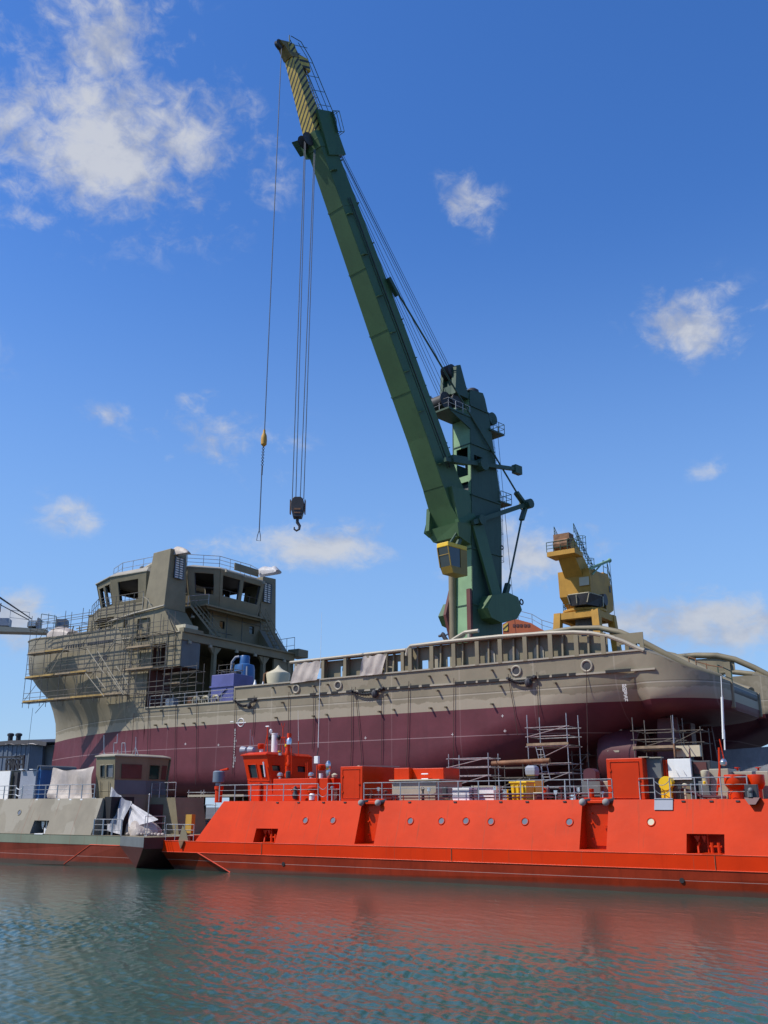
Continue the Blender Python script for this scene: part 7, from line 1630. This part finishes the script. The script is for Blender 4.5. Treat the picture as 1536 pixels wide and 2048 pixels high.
p0, p1 = yp(1180,1137,-2.2), yp(1219,1121,-2.2); mb = MB(); mb.bar(p0,p1,.3,.28); mb.bar(p0+Vector((.6,0,-.6)),vlerp(p0,p1,.6),.14,.14); mb.ball(p1,.28,8); mb.build('service_davit', M_gpale, yc)
p2 = yp(1233,1270,-2.2); mb = MB(); mb.tube(p1,p2,.03,4); mb.build('davit_line', M_rope, yc)
mb = MB(); mb.box((-2.75,-1.9,z2-2.0),(-2.7,-.7,z2-1.0)); mb.build('tower_hatch', M_cream, tower)
# ------------------------------------------------------------------ orange crane house behind, with striped end
OY = 150.0
O = Frame((px_dir(1040,1255).x/px_dir(1040,1255).y*OY, OY, 0), math.radians(-20))
oc = thing('orange_crane_house','orange-brown steel house with striped end panel and row of small windows behind the ship','machine house',O,(0,0,GZ))
def op(px, py): return O.Y(px, py, 0)
pts = [op(1005,1300),op(1005,1249),op(1019,1240.5),op(1034,1238.5),op(1062,1246),op(1082,1258),op(1100,1266),op(1100,1300)]
pts[0].z = GZ; pts[-1].z = GZ
mb = MB(); mb.prism(pts,(0,9,0)); oh = mb.build('house_shell', M_orange, oc)
M_ostr = chevron_mat('warning_stripes', freq=1.1, axis=(0,0,1), side=(1,0,0), sl=-.8)
mb = MB(); a_ = [op(1006.5,1262),op(1006.5,1251),op(1016,1245),op(1016,1262)]; mb.prism([v_-Vector((0,.05,0)) for v_ in a_],(0,-.06,0)); mb.build('striped_panel', M_ostr, oh)
for px in (1028,1035,1042,1050,1057):
    a_ = op(px,1251); mb = MB(); mb.box((a_.x-.2,-.08,a_.z-.22),(a_.x+.2,0.02,a_.z+.22)); mb.build('house_window', M_brown, oh)
rail_mb([op(1019,1240.5)+Vector((0,1,0)),op(1034,1238.5)+Vector((0,1,0)),op(1062,1246)+Vector((0,1,0)),op(1082,1258)+Vector((0,1,0)),op(1115,1268)+Vector((0,1,0))],1.6,2,2.0,.05).build('roof_rail', M_galv, oc)
# ------------------------------------------------------------------ pale gantry boom at the far left
LY = 165.0
LG = Frame((px_dir(0,1250).x/px_dir(0,1250).y*LY, LY, 0), math.radians(8))
lg = thing('gantry_crane','pale grey horizontal crane boom with cabins and stay ropes at the far left','crane',LG,(-30,0,GZ))
def lp(px, py, y=0): return LG.Y(px, py, y)
a_, b_ = lp(-160,1240), lp(100,1265)
mb = MB(); mb.hexa([lp(-200,1258),lp(-200,1240),lp(-200,1240)+Vector((0,3,0)),lp(-200,1258)+Vector((0,3,0))],[lp(92,1265),lp(92,1258),lp(92,1258)+Vector((0,3,0)),lp(92,1265)+Vector((0,3,0))]); lb = mb.build('boom', M_pale, lg)
def lbox(px0, py0, px1, py1, mat, name, y=.2, dep=2.4):
    p_, q_ = lp(px0, py1, y), lp(px1, py0, y); mb = MB(); mb.box((p_.x,y,p_.z),(q_.x,y+dep,q_.z)); return mb.build(name, mat, lg, bev=.05)
lbox(-40,1236,18,1250,M_cyl,'machinery_cabin'); lbox(56,1240,72,1252,M_white,'winch_box'); lbox(72,1236,80,1257,M_cyl,'winch_box'); lbox(54,1244,74,1254,M_dark,'winch_frame',.6); lbox(110,1238,134,1262,M_blgrey,'boom_end_cabin',.4)
mb = MB(); p_, q_ = lp(109,1262,.3), lp(114,1237,.3); mb.box((p_.x,.2,p_.z),(q_.x,.35,q_.z)); mb.build('cabin_end', M_white, lg)
rail_mb([lp(18,1249.5),lp(56,1254)],2.6,2,2.6,.05).build('boom_rail', M_galv, lg); rail_mb([lp(80,1257),lp(110,1262)],2.6,2,2.0,.06).build('boom_rail', M_gblue, lg)
mb = MB()
for o_ in (0,1.0): mb.tube(lp(-40,1170-o_*3),lp(63,1238),.10,5); 
mb.tube(lp(-40,1188),lp(58,1240),.09,5); mb.tube(lp(2,1206),lp(0,1224),.09,5); mb.build('stay_ropes', M_dark, lg)
for px in (-150,-190):
    p_ = lp(px,1250); mb = MB(); mb.box((p_.x-1,.3,GZ),(p_.x+1,2.7,p_.z)); mb.build('support_leg', M_pale, lg)
# ------------------------------------------------------------------ grey-blue sheds and yard wall at the lower left
BY = 120.0
L = Frame((px_dir(40,1520).x/px_dir(40,1520).y*BY, BY, 0), math.radians(-14))
def sp(px, py, y=0): return L.Y(px, py, y)
sh = thing('steel_shed','blue-grey ribbed steel shed with dark sloping corner panel left of the bow','shed',L,(0,0,GZ))
p0, p1, p2, p3 = sp(-90,1491), sp(63,1489), sp(80,1489), sp(88,1487)
mb = MB(); mb.box((p0.x,0,GZ),(p1.x,14,p1.z)); x = p0.x
while x < p1.x: mb.box((x,-.07,GZ),(x+.18,0.01,p1.z-.02)); x += .62
mb.build('shed_wall', M_blgrey, sh)
mb = MB(); q0, q1 = sp(72,1535), sp(84,1535); mb.prism([(p1.x,0,GZ),(q1.x,0.6,GZ),(p2.x,.6,p1.z),(p1.x,0,p1.z)],(0,10,0)); mb.build('shed_corner', M_blgrey, sh)
mb = MB(); mb.box((p2.x,1.2,GZ),(p3.x+.6,11,p1.z)); mb.build('shed_side', M_greyd, sh)
mb = MB()
pr = [sp(-90,1486), sp(-10,1484), sp(25,1481), sp(65,1479.5), sp(95,1484)]
mb.loft([[v_+Vector((0,y_,h_)) for v_ in pr] for y_, h_ in ((-.3,-.5),(-.2,0),(6,.5),(13,.2))]); mb.build('shed_roof', M_dark, sh, solid=.2)
sheet(sp(14,1489)+Vector((0,-.5,0)),sp(80,1489)+Vector((0,-.5,0)),sp(76,1481)+Vector((0,2,.2)),sp(16,1485)+Vector((0,2,.2)),'plastic_sheet','crinkled grey-white sheeting on the edge of the shed roof',M_tarpw,.14,0,seed=21,fr=L)
for px, lab in ((20,'left of two short dark vent pipes on the shed roof'),(36,'right of two short dark vent pipes on the shed roof')):
    p_ = sp(px,1484,2); mb = MB(); mb.lathe((p_.x,2,p_.z), [(.3,0),(.3,.7),(.42,.75),(.42,1.0),(.2,1.1)], 12); tag(solo(mb,'roof_vent',M_dark,'','',L,smooth=True),lab,'vent')
st = thing('stacked_racks','dark stack of steel racks between the shed and the red bow','rack',L,(0,0,GZ)); p4, p5 = sp(88,1500,2), sp(112,1484,2)
mb = MB()
for i in range(9): mb.box((p4.x,2,GZ+.3+i*.75),(p5.x+3,5,GZ+.55+i*.75))
mb.build('rack_shelves', M_rust, st); mb = MB()
for x in (p4.x+.1,p5.x-.2,p5.x+2.8): mb.box((x,2.1,GZ),(x+.2,4.9,p5.z))
mb.box((p4.x,4.9,GZ),(p5.x+3,5.0,p5.z)); mb.build('rack_uprights', M_dark, st)
fg = thing('steel_trestle','dark steel lattice trestle with a long beam in front of the shed','trestle',L,(0,-8,GZ)); 
mb = MB()
def fpnt(px, py): return L.Y(px, py, -8)
for a_, b_ in (((-60,1515),(40,1514)),((12,1540),(14,1520)),((20,1540),(21,1518)),((28,1540),(27,1518)),((38,1540),(36,1518)),((46,1540),(47,1514)),((12,1528),(22,1528)),((38,1529),(47,1529)),((21,1518),(27,1540)),((27,1518),(36,1540)),((13,1520),(47,1518)),((30,1514),(49,1512))): mb.bar(fpnt(*a_),fpnt(*b_),.2,.2)
for px in (13,47): mb.bar(fpnt(px,1540),Vector((fpnt(px,1540).x,-8,GZ)),.2,.2)
mb.build('trestle_bars', M_dark, fg)
# ------------------------------------------------------------------ second grey ship behind the stern
S2 = Frame(S.wld((3.0, 22.8, .55)).to_tuple(), S.yaw)
s2 = thing('supply_ship','second grey ship hull with matching stern arch, right of and behind the first ship','ship',S2,(40,9,5))
mb = MB(); mb.loft(near[24:]); mb.loft(far[24:]); mb.loft([near[-1], far[-1]]); mb.loft([near[24], far[24]]); mb.build('hull', M_hull, s2, smooth=True)
mb = MB(); mb.box((1,.15,12.9),(49.5,17.85,13.28)); mb.box((49.5,1.0,12.4),(53.2,17.0,12.75)); mb.build('main_deck', M_grey, s2)
mb = MB(); mb.path([(34,2.2,17.25),(43.5,2.2,17.28),(45.5,2.2,17.1),(47.1,2.2,16.6),(48.7,2.3,15.72),(50.3,2.5,14.66),(51.8,2.9,13.74),(53.6,4.2,12.95)],.28,10); mb.path([(34,15.8,17.25),(43.5,15.8,17.28),(47.1,15.8,16.6),(50.3,15.5,14.66),(53.6,13.8,12.95)],.28,10); mb.build('stern_arch', M_grey, s2, smooth=True)
mb = MB(); mb.panel([34,36,38,40,42,43.5],[15.6,17.2],[],lambda u,v:(u,2.2,v)); mb.panel([43.5,45.5,47],[15.6,16.9],[],lambda u,v:(u,2.2,min(v,interp(u,[(43.5,17.2),(45.5,17.0),(47,16.5)])))); mb.panel([20,34,46],[13.3,14.9],[],lambda u,v:(u,2.2,v)); mb.build('inner_bulwark', M_grey, s2, solid=.1)
for x in (34.5,39.4,40.9,46.4):
    mb = MB(); mb.bar((x,2.2,13.3),(x,2.2,16.4),.5,.5,up=(1,0,0)); mb.build('rail_post', M_grey, s2)
mb = MB(); mb.loft([[(x, 9-plan(x,13), ztop(x)), (x, 2.5+.25*max(0,x-50), interp(x,[(48.7,15.6),(50.3,14.56),(51.8,13.64),(52.8,13.2)])) ] for x in (48.9,49.6,50.4,51.2,52,52.8)]); mb.build('quarter_plate', M_grey, s2, smooth=True)
# white sheeting fence and scaffold under the second ship
p0, p1 = S.Y(1440,1600,24), S.Y(1600,1600,24)
sheet((p0.x-10,26,4),(p1.x+4,26,4),(p1.x+4,26,9.4),(p0.x-10,26,9.2),'plastic_sheet','tall grey-white sheeting curtain under the second ship at the right',M_tarpg,.22,.3,30,14,S,31,12)
scaf('stern_scaffold','blue-grey tube scaffold in front of the white curtain at the right edge',S,[54,56.3,58.6,61,63.4],[21,22.5],[4.8,6.6,8.3,10],2,GZ,10.6,[],M_gblue,(56,21,GZ),True,rails=())
